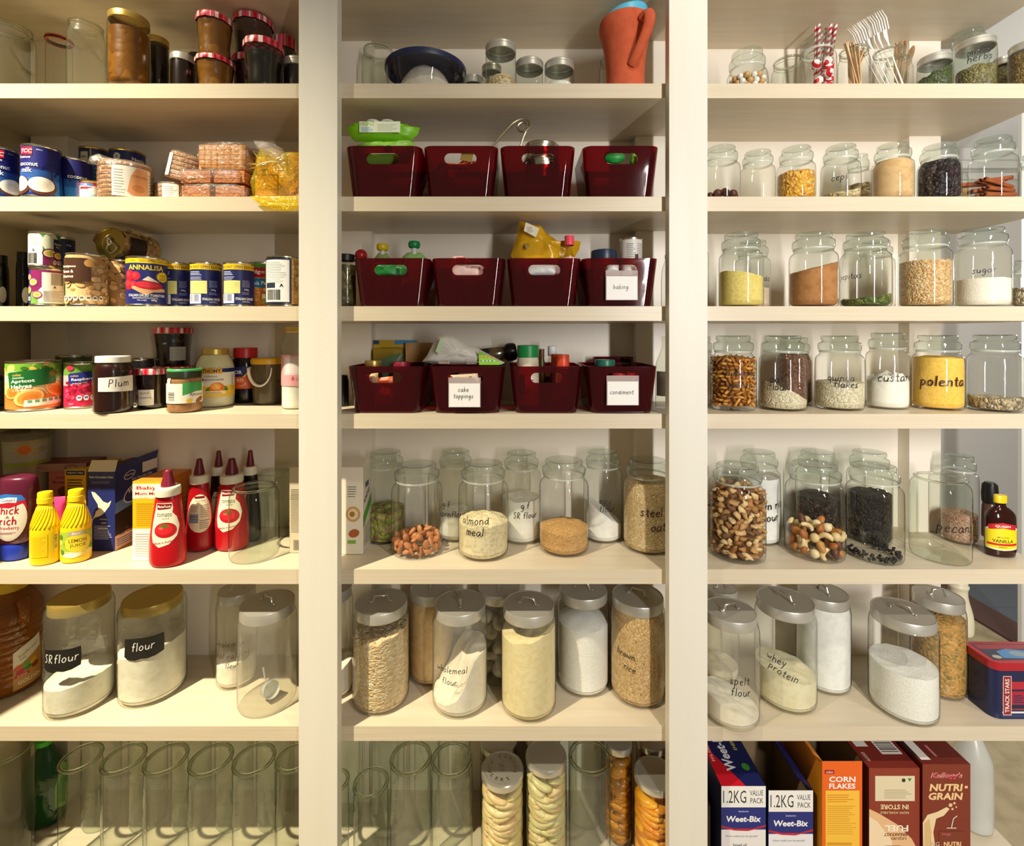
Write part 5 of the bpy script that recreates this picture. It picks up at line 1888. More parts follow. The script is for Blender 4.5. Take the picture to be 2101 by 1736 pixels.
def bin_mesh():
    """open tapered box with wall thickness, rounded corners and a hand slot in the front and the back"""
    m = M()
    lv = [(0, .85, .93), (.006, .865, .94), (BH * .5, .93, .97), (BH - .004, .995, .998), (BH, 1.0, 1.0)]
    n = len(rrect(1, 1, .2))
    vs, fs = [], []
    for z, kx, ky in lv:
        vs += [(x, y, z) for x, y in rrect(BW * kx, BD * ky, .020)]
    for z, kx, ky in reversed(lv[1:]):
        vs += [(x, y, z if z > .01 else .004) for x, y in rrect(BW * kx - TH, BD * ky - TH, .018)]
    R_n = len(vs) // n
    for j in range(R_n - 1):
        for i in range(n):
            q = (i + 1) % n
            fs.append((j * n + i, j * n + q, (j + 1) * n + q, (j + 1) * n + i))
    fs.append(tuple(reversed(range(n))))
    fs.append(tuple(range((R_n - 1) * n, R_n * n)))
    m.add(vs, fs)
    cut = M()
    sl = []
    for cx, a0 in ((.023, -pi / 2), (-.023, pi / 2)):
        for i in range(9):
            a = a0 + pi * i / 8
            sl.append((cx + .0108 * cos(a), BH - .0245 + .0108 * sin(a)))
    k = len(sl)
    cut.add([(x, -.2, z) for x, z in sl] + [(x, .2, z) for x, z in sl], [tuple(range(k)), tuple(reversed(range(k, 2 * k)))] + [(i, k + i, k + (i + 1) % k, (i + 1) % k) for i in range(k)], 0, False)
    a = m.build('storage_bin', REDBIN, None, .9)
    c = cut.build('slot', REDBIN, None, 0)
    bm = bmesh.new(); bm.from_mesh(c.data); bmesh.ops.recalc_face_normals(bm, faces=bm.faces); bm.to_mesh(c.data); bm.free()
    bm = bmesh.new(); bm.from_mesh(a.data); bmesh.ops.recalc_face_normals(bm, faces=bm.faces); bm.to_mesh(a.data); bm.free()
    md = a.modifiers.new('b', 'BOOLEAN'); md.operation = 'DIFFERENCE'; md.object = c; md.solver = 'EXACT'
    wn = a.modifiers.new('w', 'WEIGHTED_NORMAL'); wn.weight = 100; wn.keep_sharp = True
    dg = bpy.context.evaluated_depsgraph_get()
    me = bpy.data.meshes.new_from_object(a.evaluated_get(dg))
    bpy.data.objects.remove(a); bpy.data.objects.remove(c)
    me.name = 'storage_bin'
    me.materials.clear(); me.materials.append(REDBIN)
    for p in me.polygons:
        p.material_index = 0
    return me


BM = bin_mesh()
BINS = {}
desc = {2: ('holding green wipes packs', 'holding orange cords', 'holding silver jar lids', 'at the right end, with green things inside'),
        3: ('with baby food pouches', 'with a pink packet inside', 'with a yellow crisp bag', 'with a card reading baking'),
        4: ('with jars and packets, its front bare', 'with a card reading cake toppings', 'with sauce bottles and a green cap', 'with a card reading condiment')}
rown = {2: 'top', 3: 'middle', 4: 'lower'}
for shn, yt, zs_, row in ((2, 298, 1.05, ((706, 864), (867, 1022), (1026, 1182), (1197, 1355))),
                          (3, 530, .985, ((722, 881), (884, 1037), (1040, 1194), (1196, 1353))),
                          (4, 754, .965, ((710, 872), (878, 1036), (1046, 1197), (1203, 1352)))):
    for i, (x0, x1) in enumerate(row):
        o = bpy.data.objects.new('storage_bin', BM)
        COL.objects.link(o)
        yf = {2: .004, 3: .003, 4: .004}[shn]
        o.location = (((x0 + x1) / 2 - CX) / 1000 * (1 + yf), yf + BD, ZS[shn] + .0003)
        wsc = (x1 - x0) / 1000 * (1 + yf) / (2 * BW)
        o.scale = (wsc, 1, zs_)
        tag(o, 'dark red clear plastic bin %s, %s bin row' % (desc[shn][i], rown[shn]), 'bin', 'dark red bins of the middle bay')
        BINS[(shn, i)] = o
for (k, px, py, words_) in (((3, 3), 1276, 589, ('baking',)), ((4, 1), 953, 809, ('cake', 'toppings')), ((4, 3), 1278, 805, ('condiment',))):
    b = BINS[k]
    y = -.0045
    x = (px - CX) / 1000 * (1 + y); z = (HY - py) / 1000 * (1 + y)
    t = thing('card_holder', 'clear clip holder with white card reading %s on its red bin' % ' '.join(words_), 'card holder', (x, y, z), 'card holders on the bins')
    M().box(-.033, .033, .0012, .0022, -.027, .034).build('sleeve', HAZE, t, 0, 'clear plastic sleeve')
    M().box(-.020, .020, .0022, .012, .030, .034).build('clip', HAZE, t, 0)
    M().box(-.0315, .0315, 0, .0011, -.026, .022).build('card', ink('f4f2f0', .6), t, 0, 'white paper card')
    d = Decal(onplane((0, -.0001, 0), (1, 0, 0), (0, 0, 1)))
    for i, wd_ in enumerate(words_):
        d.hand(-2, (-4 if len(words_) == 1 else 5 - 13 * i), 5.6, wd_, '3a3840', .9)
    d.build('handwriting', t)


# ---- what the bins hold and what stands around them
def loose_bag(name, label, cat, pts, Y, depth, mat, wr=.006, seed=1, art=None, back=.6, z_min=None):
    o = ((sum(p[0] for p in pts) / len(pts) - CX) / 1000 * (1 + Y), Y, (HY - max(p[1] for p in pts)) / 1000 * (1 + Y))
    t = thing(name, label, cat, o)
    bag_shape(px_outline(pts, Y, o), depth, wr, seed, 8, back).build('packet', mat, t, 0)
    if art:
        d = Decal(onplane((0, -depth - wr * .55, 0), (1, 0, 0), (0, 0, 1)))

        def q(px, py):
            return ((px - CX) * (1 + Y) - o[0] * 1000, (HY - py) * (1 + Y) - o[2] * 1000)
        art(d, q)
        d.build('label', t, 'printed panel')
    return t


def wipes(d, q):
    u, v = q(784, 270)
    d.rect(u - 42, v - 11, u + 44, v + 12, 'e8f0dc', 3)
    d.text(u - 25, v + 7, 7.5, 'HEINZ', '9cc83c', .03); d.lines(u - 38, v - 9, u - 12, v + 1, 3, '6ab4c8', .4); d.lines(u - 4, v - 8, u + 38, v + 8, 6, 'b0c890', .3)


upper = loose_bag('wipes_pack', 'upper lime green wipes pack on top of its red bin', 'wipes', [(709, 262), (716, 266), (724, 254), (750, 250), (800, 249), (838, 256), (850, 268), (862, 262), (858, 275), (846, 286), (824, 291), (730, 291), (722, 284), (716, 276)], .045, .020, ink('86d022', .35), .004, 3, wipes)
for x in (-.026, .005):
    M().lathe(rnd([(.013, 0), (.014, .004), (.008, .006), (0, .006)], 1), 16, sy=.7).build('cap', ink('f0f0ec', .4), upper, .7, 'flat white cap', ((790 - CX) / 1000 * 1.045 + x - upper.location.x, 0, (HY - 252) / 1000 * 1.045 - upper.location.z))
loose_bag('wipes_pack', 'lower green and white wipes pack squeezed into the first red bin', 'wipes', [(728, 300), (760, 295), (800, 294), (838, 294), (848, 290), (852, 300), (850, 312), (838, 336), (740, 340), (732, 316)], .055, .030, ink('9cd454', .35), .006, 7,
          lambda d, q: [d.rect(q(790, 320)[0] - 40, q(790, 320)[1] - 8, q(790, 320)[0] + 30, q(790, 320)[1] + 3, 'dcecc8', 3), d.ell(q(805, 318)[0], q(805, 318)[1], 9, 8, '4c9c30')])
rg = random.Random(3)
for i in range(6):
    m = M()
    cx_, cz = (938 - CX) / 1000 * 1.05 + rg.uniform(-.012, .012), ZS[2] + .068 + rg.uniform(-.004, .006)
    a0 = rg.uniform(0, 1)
    m.tube([(cx_ + .030 * cos(a), .035 + .020 * sin(a), cz + .008 * sin(a * 2 + a0) + .010 * cos(a)) for a in [j * 2 * pi / 24 for j in range(25)]], .0022, 6, cap=False)
    o = m.build('elastic_cord', ink('d8623c', .5))
    tag(o, 'orange elastic cord looped in the second red bin', 'cord', 'orange cords in a bin')
o = M().box(-.012, .012, -.002, .002, -.009, .009).build('gold_clip', GOLD, None, 0)
o.location = ((958 - CX) / 1000 * 1.02, .016, (HY - 323) / 1000 * 1.02); o.rotation_euler = (.2, .25, 0)
tag(o, 'small gold clip among the orange cords', 'clip')
# whisk loop
def p3(px, py, Y):
    return ((px - CX) / 1000 * (1 + Y), Y, (HY - py) / 1000 * (1 + Y))
pts = [p3(1008, 305, .03), p3(1012, 298, .035), p3(1035, 270, .045), p3(1055, 250, .05), p3(1072, 243, .05), p3(1084, 247, .05), p3(1088, 258, .05), p3(1080, 268, .051), p3(1068, 271, .052), p3(1060, 262, .053), p3(1066, 252, .053), p3(1078, 250, .053), p3(1083, 262, .053), p3(1074, 280, .054), p3(1068, 300, .055)]
pts = [Vector(p) for p in pts]
sm = []
for i in range(len(pts) - 1):
    sm += [pts[i].lerp(pts[i + 1], k / 4) for k in range(4)]
sm.append(pts[-1])
sm = rnd([tuple(p) for p in sm], 0)
for _ in range(3):
    sm = [sm[0]] + [tuple((Vector(sm[i - 1]) + Vector(sm[i]) * 2 + Vector(sm[i + 1])) / 4) for i in range(1, len(sm) - 1)] + [sm[-1]]
o = M().tube(sm, .0022, 8).build('wire_skewer', ink('b4a888', .3, 1.0))
tag(o, 'bent steel wire with a curled loop end rising between two bins', 'skewer')
l0 = None
for i in range(12):
    if l0 is None:
        l0 = M().lathe([(0, .0015), (.030, .0015), (.031, .0025), (.034, .0025), (.0365, 0), (.037, .006), (.0345, .0085), (.032, .008), (.030, .007), (0, .007)], 36).build('screw_band', ink('d8d2bc', .25, 1.0), None, .5)
        o = l0
    else:
        o = l0.copy(); COL.objects.link(o)
    o.location = ((1111 - CX) / 1000 * 1.055 + random.uniform(-.003, .003), .060 + random.uniform(-.002, .002), ZS[2] + .052 + .0062 * i)
    o.rotation_euler = (.05, random.uniform(-.04, .04), 0)
    tag(o, 'silver screw band lid in the tall stack rising from a red bin', 'jar lid', 'stacked silver jar lids')
for i, (px, py, rx, rz) in enumerate(((1262, 322, .024, .010), (1300, 326, .008, .012))):
    o = M().ball((0, 0, 0), rx, .012, rz + .004, nz=.2).build('green_bottle_cap' if i else 'green_scoop', ink('1f9a3c' if i == 0 else '74c030', .4))
    o.location = p3(px, py, .03)
    tag(o, ('big dark green plastic piece' if i == 0 else 'small lime green plastic piece') + ' seen through the slot of the right end bin', 'plastic piece')


def cyl_item(pos, label, prof, mat, lid=None, lidmat=None, name='bottle', cat='bottle', sy=1.0, lidname='cap', group=None, **k):
    return product(pos, label, prof, mat, lid, lidmat, name, cat, sy, 28, None, group, lidname=lidname, **k)


o = M().ball((0, 0, 0), .0135).build('red_ball_cap', ink('b01c28', .3)); o.location = p3(741, 524, .07)
tag(o, 'round red cap peeping over the first bin of its row', 'cap')


def pouch(label, px, top, body, capc, bodyc, w, Y, art=None):
    t = thing('food_pouch', label, 'pouch', p3(px, 600, Y))
    d_ = 1 + Y
    zt = (top - 600) / -1000 * d_
    zb = (body - 600) / -1000 * d_
    w_ = w / 1000 * d_
    bag_shape([(-w_, .0), (w_, .0), (w_ * 1.05, zb * .6), (w_, zb - .012), (w_ * .55, zb), (-w_ * .55, zb), (-w_, zb - .010), (-w_ * 1.05, zb * .6)], .014, .003, px, 6, .8).build('pouch_body', ink(bodyc, .35), t, 0)
    M().lathe([(.006, zb - .006), (.006, zt - .010)], 14).build('spout', ink('d8dcd0', .4), t, 0)
    M().lathe(rnd([(.0065, zt - .016), (.0115, zt - .015), (.0135, zt - .008), (.012, zt - .001), (.007, zt), (0, zt)], 1), 18).build('cap', ink(capc, .35), t, .6)
    return t


pouch('yellow capped food pouch in the first bin of the middle row', 785, 500, 519, 'e0c018', '9cb06c', 16, .075)
pouch('green capped food pouch in the first bin of the middle row', 850, 495, 518, '10884a', '9cc878', 25, .075)
for i, (px, py, c1) in enumerate(((790, 552, '1f7a34'), (772, 550, 'b08a5c'), (815, 556, '2c7c3c'))):
    t = loose_bag('food_sachet', ('dark green', 'tan', 'leaf green')[i] + ' sachet seen through the slot of the pouch bin', 'sachet', [(px - 22, py - 10), (px + 22, py - 12), (px + 24, py + 14), (px - 20, py + 16)], .03 + .006 * i, .006, ink(c1, .4), .003, i,
                  (lambda d, q: (d.text(q(805, 555)[0], q(805, 555)[1], 4, 'ORG', 'd8e8c8', .03),)) if i == 2 else None)
t = loose_bag('sweet_packet', 'cream and pink packet with a green strip in the second middle bin', 'packet', [(930, 526), (948, 525), (962, 532), (990, 545), (992, 572), (930, 575), (924, 545)], .035, .010, ink('ecc8c0', .4), .003, 5,
              lambda d, q: (d.rect(q(960, 545)[0], q(960, 545)[1], q(990, 545)[0], q(990, 545)[1] + 5, '3a7a44', 2), d.rect(q(938, 530)[0], q(938, 530)[1] - 14, q(956, 530)[0], q(956, 530)[1], 'c82840', 2)))
t = loose_bag('crisp_bag', 'crumpled shiny yellow bag standing out of the third middle bin', 'bag', [(1048, 524), (1056, 500), (1062, 478), (1066, 453), (1090, 460), (1108, 462), (1122, 478), (1142, 494), (1160, 498), (1192, 496), (1188, 512), (1178, 530), (1150, 560), (1060, 560)], .075, .026, ink('d8a418', .22), .010, 9,
              lambda d, q: (d.poly([(q(1078, 463)[0], q(1078, 463)[1]), (q(1105, 475)[0], q(1105, 475)[1]), (q(1098, 493)[0], q(1098, 493)[1]), (q(1074, 480)[0], q(1074, 480)[1])], 'e8e0c8'), d.lines(q(1080, 484)[0], q(1080, 484)[1] + 1, q(1094, 484)[0], q(1080, 484)[1] + 14, 5, '8a8470', .4), d.ell(q(1081, 510)[0], q(1081, 510)[1], 5, 6, '8a6a14')))
t = loose_bag('oat_packet', 'white and black packet seen through the slot of the crisp bag bin', 'packet', [(1078, 545), (1100, 541), (1148, 545), (1150, 565), (1082, 566)], .03, .008, ink('d8d8d8', .4), .003, 15)
s = cyl_item(R_(1154, 1182, 3, 482, yn=.020, z0=ZS[3] + .006), 'small essence bottle with a pink cap beside the yellow bag', [(0, 0), (.95, .0), (1, .03), (1, .58), (.9, .68), (.42, .76), (.40, .86)], AMBERP, [(.66, .86), (.70, .865), (.70, .99), (.66, 1), (0, 1)], ink('e0485c', .35))
d = wrap(s, 1170, 560); d.rect(-26, -44, 26, 34, 'e8b8bc', 16); d.lines(-8, 10, 10, 30, 4, 'c84c60', .4); d.build('label', s.t)
s = cyl_item(R_(1212, 1266, 3, 510, yn=.06, z0=ZS[3] + .006), 'jar with a wide navy blue lid in the baking bin', [(0, 0), (.95, 0), (.98, .03), (.98, .84)], ink('c0283a', .4), [(.99, .83), (1.0, .84), (1.0, .93), (.97, .985), (.8, 1), (0, 1)], ink('24344e', .35), 'jar', 'jar', lidname='lid')
s = cyl_item(R_(1272, 1318, 3, 486, yn=.06, z0=ZS[3] + .006), 'white printed tin standing in the baking bin', [(0, 0), (1, 0), (1, .985)], ink('e8e4dc', .4), [(1.015, .965), (1.02, .97), (1.02, .99), (.98, 1), (.95, .985), (0, .985)], TIN, 'tin', 'tin', lidname='rim')
d = wrap(s, 1306, 510); d.lines(-22, -18, -2, 14, 8, '8a8a88', .35); d.lines(2, -18, 22, 14, 9, 'a09e9a', .35); d.rect(-4, -26, 4, -12, '5a2020'); d.build('label', s.t)
for i, (xl, xr, yt) in enumerate(((1240, 1272, 543), (1274, 1306, 546))):
    cyl_item(R_(xl, xr, 3, yt, yn=.016 + .006 * i, z0=ZS[3] + .006), ('first', 'second')[i] + ' small white bottle seen through the slot of the baking bin', [(0, 0), (1, 0), (1, .82), (.8, .9)], ink('e6e2e0', .4), [(.82, .88), (.84, .89), (.84, 1), (0, 1)], ink('f0eeea', .4), 'small_bottle')
s = cyl_item(R_(690, 731, 3, 520, yn=.05), 'black lidded jar of olive pickles behind the left upright', [(0, 0), (.95, 0), (1, .03), (1, .80), (.85, .87), (.84, .90)], GLASS, [(.87, .88), (.88, .89), (.88, .99), (.84, 1), (0, 1)], ink('1c1a18', .4), 'pickle_jar', 'jar', lidname='lid')
heap(s.R * .96, s.H * .80, grain('olive_pickles', ['6a6430', '5a5424', '8a7c40', '4a4420'], 70, .7, dist=.006, rough=.35), s.t, 'flat')
cyl_item(R_(1356, 1400, 3, 520, yn=.05), 'glass bottle showing beside the baking bin', [(0, 0), (.95, 0), (1, .03), (1, .7), (.6, .9), (.6, .95)], GLASS, [(.62, .93), (.64, .94), (.64, 1), (0, 1)], TIN)


# lower bin row
def carton(label, o, w, dp, h, mats, rz=0.0, name='carton', cat='box', lid=True, art=None, open_=False):
    """box with its own faces: mats = (front, right, top, rest); open_ leaves the top open"""
    t = thing(name, label, cat, o, None, rz)
    vs = [(x, y, z) for z in (0, h) for y in (0, dp) for x in (0, w)]
    m = M()
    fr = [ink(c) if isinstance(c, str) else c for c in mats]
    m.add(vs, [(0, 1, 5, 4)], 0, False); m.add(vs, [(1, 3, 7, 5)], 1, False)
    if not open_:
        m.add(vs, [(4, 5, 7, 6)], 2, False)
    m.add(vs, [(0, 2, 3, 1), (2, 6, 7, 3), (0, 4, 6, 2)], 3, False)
    if open_:
        e = .0006
        v2 = [(x, y, z) for z in (e, h) for y in (e, dp - e) for x in (e, w - e)]
        m.add(v2, [(0, 4, 5, 1), (1, 5, 7, 3), (2, 3, 7, 6), (0, 2, 6, 4), (0, 1, 3, 2)], 4, False)
        fr.append(ink('8a7456', .8))
    m.build('box_body', fr, t, 0)
    F = Decal(onplane((0, 0, 0), (1, 0, 0), (0, 0, 1)))
    Rr = Decal(onplane((w, 0, 0), (0, 1, 0), (0, 0, 1)))
    T = Decal(onplane((0, 0, h), (1, 0, 0), (0, 1, 0)))
    if art:
        art(F, Rr, T, w * 1000, dp * 1000, h * 1000)
    for d, nm in ((F, 'front_print'), (Rr, 'side_print'), (T, 'top_print')):
        if d.m.v:
            d.build(nm, t)
    return t


def lower_items():
    z = ZS[4] + .0008
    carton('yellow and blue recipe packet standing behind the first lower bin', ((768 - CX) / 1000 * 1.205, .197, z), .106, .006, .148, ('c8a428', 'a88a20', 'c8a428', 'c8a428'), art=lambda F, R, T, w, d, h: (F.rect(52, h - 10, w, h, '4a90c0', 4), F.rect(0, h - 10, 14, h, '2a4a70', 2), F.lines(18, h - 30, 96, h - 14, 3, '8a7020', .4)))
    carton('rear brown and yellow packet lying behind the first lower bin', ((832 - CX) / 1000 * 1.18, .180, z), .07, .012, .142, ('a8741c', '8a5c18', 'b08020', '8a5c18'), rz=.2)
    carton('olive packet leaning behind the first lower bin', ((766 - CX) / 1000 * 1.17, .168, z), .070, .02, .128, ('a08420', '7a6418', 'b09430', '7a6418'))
    loose_bag('food_sachet', 'grey green sachet behind the gold lid in the first lower bin', 'sachet', [(778, 738), (806, 728), (826, 724), (824, 756), (800, 800), (772, 780)], .10, .008, ink('5a7458', .4), .003, 22)
    for xl, xr, yt, c, lab in ((748, 784, 739, GOLD, 'gold lidded jar in the first lower bin'), (806, 842, 741, ink('8a1c34', .4), 'maroon lidded jar in the first lower bin')):
        cyl_item(R_(xl, xr, 4, yt, yn=.05, z0=ZS[4] + .006), lab, [(0, 0), (.95, 0), (1, .04), (1, .78), (.9, .84)], ink('3a1c14', .3), [(.98, .82), (1, .83), (1, .97), (.96, 1), (0, 1)], c, 'jar', 'jar', lidname='lid')
    loose_bag('food_sachet', 'orange sachet showing in the first lower bin', 'sachet', [(768, 776), (806, 772), (806, 832), (770, 834)], .028, .006, ink('e06428', .4), .003, 2)
    loose_bag('food_sachet', 'tan lettered sachet seen through the slot of the first lower bin', 'sachet', [(748, 768), (776, 765), (776, 790), (750, 790)], .024, .006, ink('c8a878', .4), .003, 6, lambda d, q: d.lines(q(752, 783)[0], q(752, 783)[1], q(770, 783)[0], q(752, 783)[1] + 10, 3, '7a2c24', .4))
    loose_bag('flour_bag', 'crumpled white bag with a green printed end on the cake toppings bin', 'bag', [(866, 742), (876, 730), (886, 710), (897, 690), (912, 686), (928, 688), (960, 704), (990, 720), (1012, 732), (1036, 744), (1030, 748), (990, 748), (930, 748), (890, 747)], .075, .026, ink('e8e4da', .4), .008, 13,
              lambda d, q: (d.poly([q(984, 719), q(1000, 727), q(1020, 738), q(1032, 744), q(1026, 747), q(985, 747)], '8cc83c'), [d.ell(*q(988 + (i * 13) % 30, 732 + (i * 7) % 14), 1.5, 1.5, ('d83c50', 'f0f0f0', 'e8a020', '4a60c0')[i % 4], 0, 8) for i in range(16)], d.poly([q(908, 694), q(918, 694), q(906, 726), q(898, 720)], 'c8dcb8'), d.lines(q(960, 745)[0], q(960, 745)[1], q(985, 745)[0], q(960, 745)[1] + 14, 4, 'a8a49c', .3), d.text(*q(915, 742), 6, 'natural', 'c8a898', .01)))
    loose_bag('food_sachet', 'fruit printed packet seen through the slot of the cake toppings bin', 'sachet', [(918, 770), (980, 766), (984, 790), (920, 792)], .026, .006, ink('e0c8a8', .4), .003, 26,
              lambda d, q: [d.ell(*q(926 + i * 8, 774 + (i * 5) % 8), 4, 3.5, ('d86430', '3c4c8c', 'e0a830', '8cb840')[i % 4]) for i in range(7)])
    g = thing('pepper_mill', 'black pepper mill lying behind the white bag', 'pepper mill', p3(1050, 722, .18))
    g.rotation_euler = (0, -pi / 2 - .12, .1)
    M().lathe(rnd([(0, -.012), (.018, -.012), (.022, -.004), (.022, .012), (.015, .018), (.015, .020)], 1), 24).build('cap', ink('121010', .3), g, .6)
    M().lathe([(.014, .018), (.016, .024), (.017, .050), (.015, .075)], 24).build('glass_body', SMOKY, g, .6)
    M().lathe([(.0165, .05), (.017, .09), (0, .092)], 24).build('base', ink('2a2420', .3), g, .6)
    s = cyl_item(R_(1060, 1106, 4, 708, yn=.055, z0=ZS[4] + .006), 'cream cheese shaker with a bright green cap in the sauce bin', [(0, 0), (.95, 0), (1, .04), (1, .72), (.92, .78), (.9, .80)], ink('e8dcc0', .45), [(.92, .80), (.95, .805), (.95, .99), (.9, 1), (0, 1)], ink('159048', .4))
    d = wrap(s, 1083, 780); d.rect(-20, -30, 20, 10, 'e8e0d8', 10); d.rect(-20, -30, -6, 12, '4a2c6c', 3); d.lines(-2, -24, 16, 4, 5, 'c84040', .4); d.build('label', s.t)
    cyl_item(R_(1104, 1119, 4, 716, yn=.115, z0=ZS[4] + .006), 'thin dark oil bottle behind the green capped shaker', [(0, 0), (1, 0), (1, .7), (.6, .85)], ink('4c4418', .3), [(.7, .84), (.72, .85), (.72, 1), (0, 1)], ink('6a3c24', .4))
    cyl_item(R_(1120, 1146, 4, 709, yn=.115, z0=ZS[4] + .006), 'clear bottle with a white cap behind the orange capped bottles', [(0, 0), (1, 0), (1, .62), (.5, .80), (.5, .84)], AMBERP, [(.66, .82), (.7, .83), (.7, .99), (0, 1)], ink('e8ecf0', .4))
    for i, (xl, xr, yt, yn) in enumerate(((1128, 1158, 726, .085), (1138, 1171, 727, .045))):
        cyl_item(R_(xl, xr, 4, yt, yn=yn, z0=ZS[4] + .006), ('rear', 'front')[i] + ' bottle with an orange red cap in the sauce bin', [(0, 0), (.95, 0), (1, .04), (1, .62), (.75, .72)], ink('7a2416', .35), [(.78, .72), (.82, .73), (.82, .98), (.76, 1), (0, 1)], ink('d84824', .4))
    s = cyl_item(R_(1220, 1262, 4, 737, yn=.05, z0=ZS[4] + .006), 'jar with a dark green lid in the condiment bin', [(0, 0), (.95, 0), (1, .04), (1, .80), (.9, .86)], GLASSG, [(.97, .86), (1, .87), (1, .97), (.95, 1), (0, 1)], ink('1c6a58', .35), 'jar', 'jar', lidname='lid')
    for i, (xl, xr, yt) in enumerate(((1255, 1284, 764), (1283, 1312, 763))):
        s = cyl_item(R_(xl, xr, 4, yt, yn=.020, z0=ZS[4] + .006), ('left', 'right')[i] + ' of two small red lidded jars seen through the condiment bin', [(0, 0), (.95, 0), (1, .04), (1, .80), (.9, .86)], ink('5a2a1c', .3), [(.93, .86), (.95, .87), (.95, .98), (0, 1)], ink('c8202c', .35), 'spice_jar', 'jar', lidname='lid')
    s = cyl_item(R_(1344, 1384, 4, 690, yn=.06), 'slim clear bottle standing against the right upright', [(0, 0), (.95, 0), (1, .03), (1, .55), (.85, .66), (.32, .82), (.30, .98), (.36, .985), (.36, 1)], GLASSW)
    d = wrap(s, 1356, 785); d.rect(-12, -30, 12, 24, 'd8dcd8', 8); d.build('label', s.t)
    cyl_item(R_(690, 716, 4, 768, yn=.10), 'dark jar with a lime label behind the left upright', [(0, 0), (.95, 0), (1, .03), (1, .8), (.8, .9), (.8, 1), (0, 1)], ink('14120e', .3), None, None, 'jar', 'jar')
    o = bpy.data.objects.new('storage_bin', BM); COL.objects.link(o)
    o.location = ((1245 - CX) / 1000 * 1.17 + .018, .186, z); o.scale = (.60, .20, 1.08)
    tag(o, 'small dark red tray standing behind the condiment bin', 'bin')


lower_items()

# ---------------------------------------------------------------- top shelf, middle bay
jar(R_(742, 810, 1, 87, yn=.122), 'empty screw top mason jar beside the glass bowl', kind='screw', lid=None, glass=GLASSW)
s = spot(789, 957, 1, 93, yn=.012, topk=1)
t = thing('glass_bowl', 'round glass bowl of flour with a navy blue lid', 'bowl', s.loc)
R, H = s.R, s.H
M().lathe(rnd([(0, .001), (.62 * R, 0), (.80 * R, .012), (.93 * R, .038), (.98 * R, H - .012), (.98 * R, H - .009)], 2), 48).build('bowl', GLASS, t, 0)
M().lathe([(0, H - .004), (.90 * R, H - .004), (.92 * R, H - .013), (.985 * R, H - .013), (R, H - .010), (R, H - .002), (.97 * R, H), (0, H)], 48).build('lid', ink('232a4c', .4), t, .5, 'navy blue plastic lid')
m = M().lathe(rnd([(0, .003), (.62 * R, .003), (.78 * R, .014), (.72 * R, .022), (.56 * R, .056), (.34 * R, .078), (.16 * R, .086), (0, .088)], 2), 40)
m.v = [(x, y, z + (.0025 * noise.noise(Vector((x * 70, y * 70, z * 70))) if z > .016 else 0)) for x, y, z in m.v]
m.build('flour', powder('dcd2c4', 'cfc4b4'), t, 0, 'heaped pale flour')
jar(R_(950, 992, 1, 152, yn=.07), 'tiny banded jar of brown sauce beside the bowl', kind='mason', lid='band', fill=(JAMP, 162, 'flat', 0, 0))
jar(R_(996, 1059, 1, 80, yn=.008), 'tall quilted mason jar with oats at the bottom', kind='mason', lid='band', hang=1.0, glass=CUTG, fill=(OATS, 150, 'dome', .004, .004, 'rolled oats'))
jar(R_(988, 1030, 1, 128, yn=.10), 'rear banded jar half hidden by the tall quilted jar', kind='mason', lid='band', glass=CUTG)
jar(R_(1058, 1115, 1, 116, yn=.03), 'short quilted mason jar, empty, in the middle of three', kind='mason', lid='band', hang=1.0, glass=CUTG)
jar(R_(1117, 1178, 1, 118, yn=.03), 'short quilted mason jar with a little white powder', kind='mason', lid='band', hang=1.0, glass=CUTG, fill=(WHITE, 164, 'flat', 0, .003, 'white powder'))
jar(R_(1229, 1290, 1, 108, yn=.12), 'rear clear jar hidden behind the terracotta jug', kind='screw', lid=None)
# terracotta jug
s = spot(1231, 1338, 1, 40, yn=.002, topk=.9)
TER = powder('c65a36', 'bc5230', 40)
cxp, Yj = (1283 - CX) / 1000, .055
t = thing('jug', 'terracotta orange jug with a pale blue lid', 'jug', (cxp * (1 + Yj), Yj, ZS[1]))
Rb = .053
pr = [(0, 0), (.039, 0), (.0405, .004), (.040, .045), (.043, .085), (.050, .120), (.0555, .140), (.056, .150), (.0545, .158), (.052, .158), (.0515, .150), (.047, .120), (.040, .085), (.037, .012), (0, .010)]
M().lathe(rnd(pr, 2), 48).build('jug_body', TER, t, 0)
hp = [(.022, -.048, .138), (.031, -.062, .143), (.034, -.070, .130), (.030, -.070, .105), (.018, -.060, .075), (.006, -.048, .052), (.002, -.040, .046)]
q = [Vector(p) for p in hp]
sm = []
for i in range(len(q) - 1):
    sm += [tuple(q[i].lerp(q[i + 1], k / 5)) for k in range(5)]
sm.append(tuple(q[-1]))
for _ in range(6):
    sm = [sm[0]] + [tuple((Vector(sm[i - 1]) + Vector(sm[i]) * 2 + Vector(sm[i + 1])) / 4) for i in range(1, len(sm) - 1)] + [sm[-1]]
M().tube(sm, [.013 - .004 * i / (len(sm) - 1) for i in range(len(sm))], 12, flat=.65).build('handle', TER, t, 0)
m = M().lathe([(0, .150), (.046, .150), (.0475, .150), (.0475, .172), (.045, .176), (0, .176)], 40)
m.v = [(x, y, z + (z > .17) * .010 * (x / .0475)) for x, y, z in m.v]
m.build('lid', ink('58b8dc', .4), t, .5, 'pale blue plastic lid')


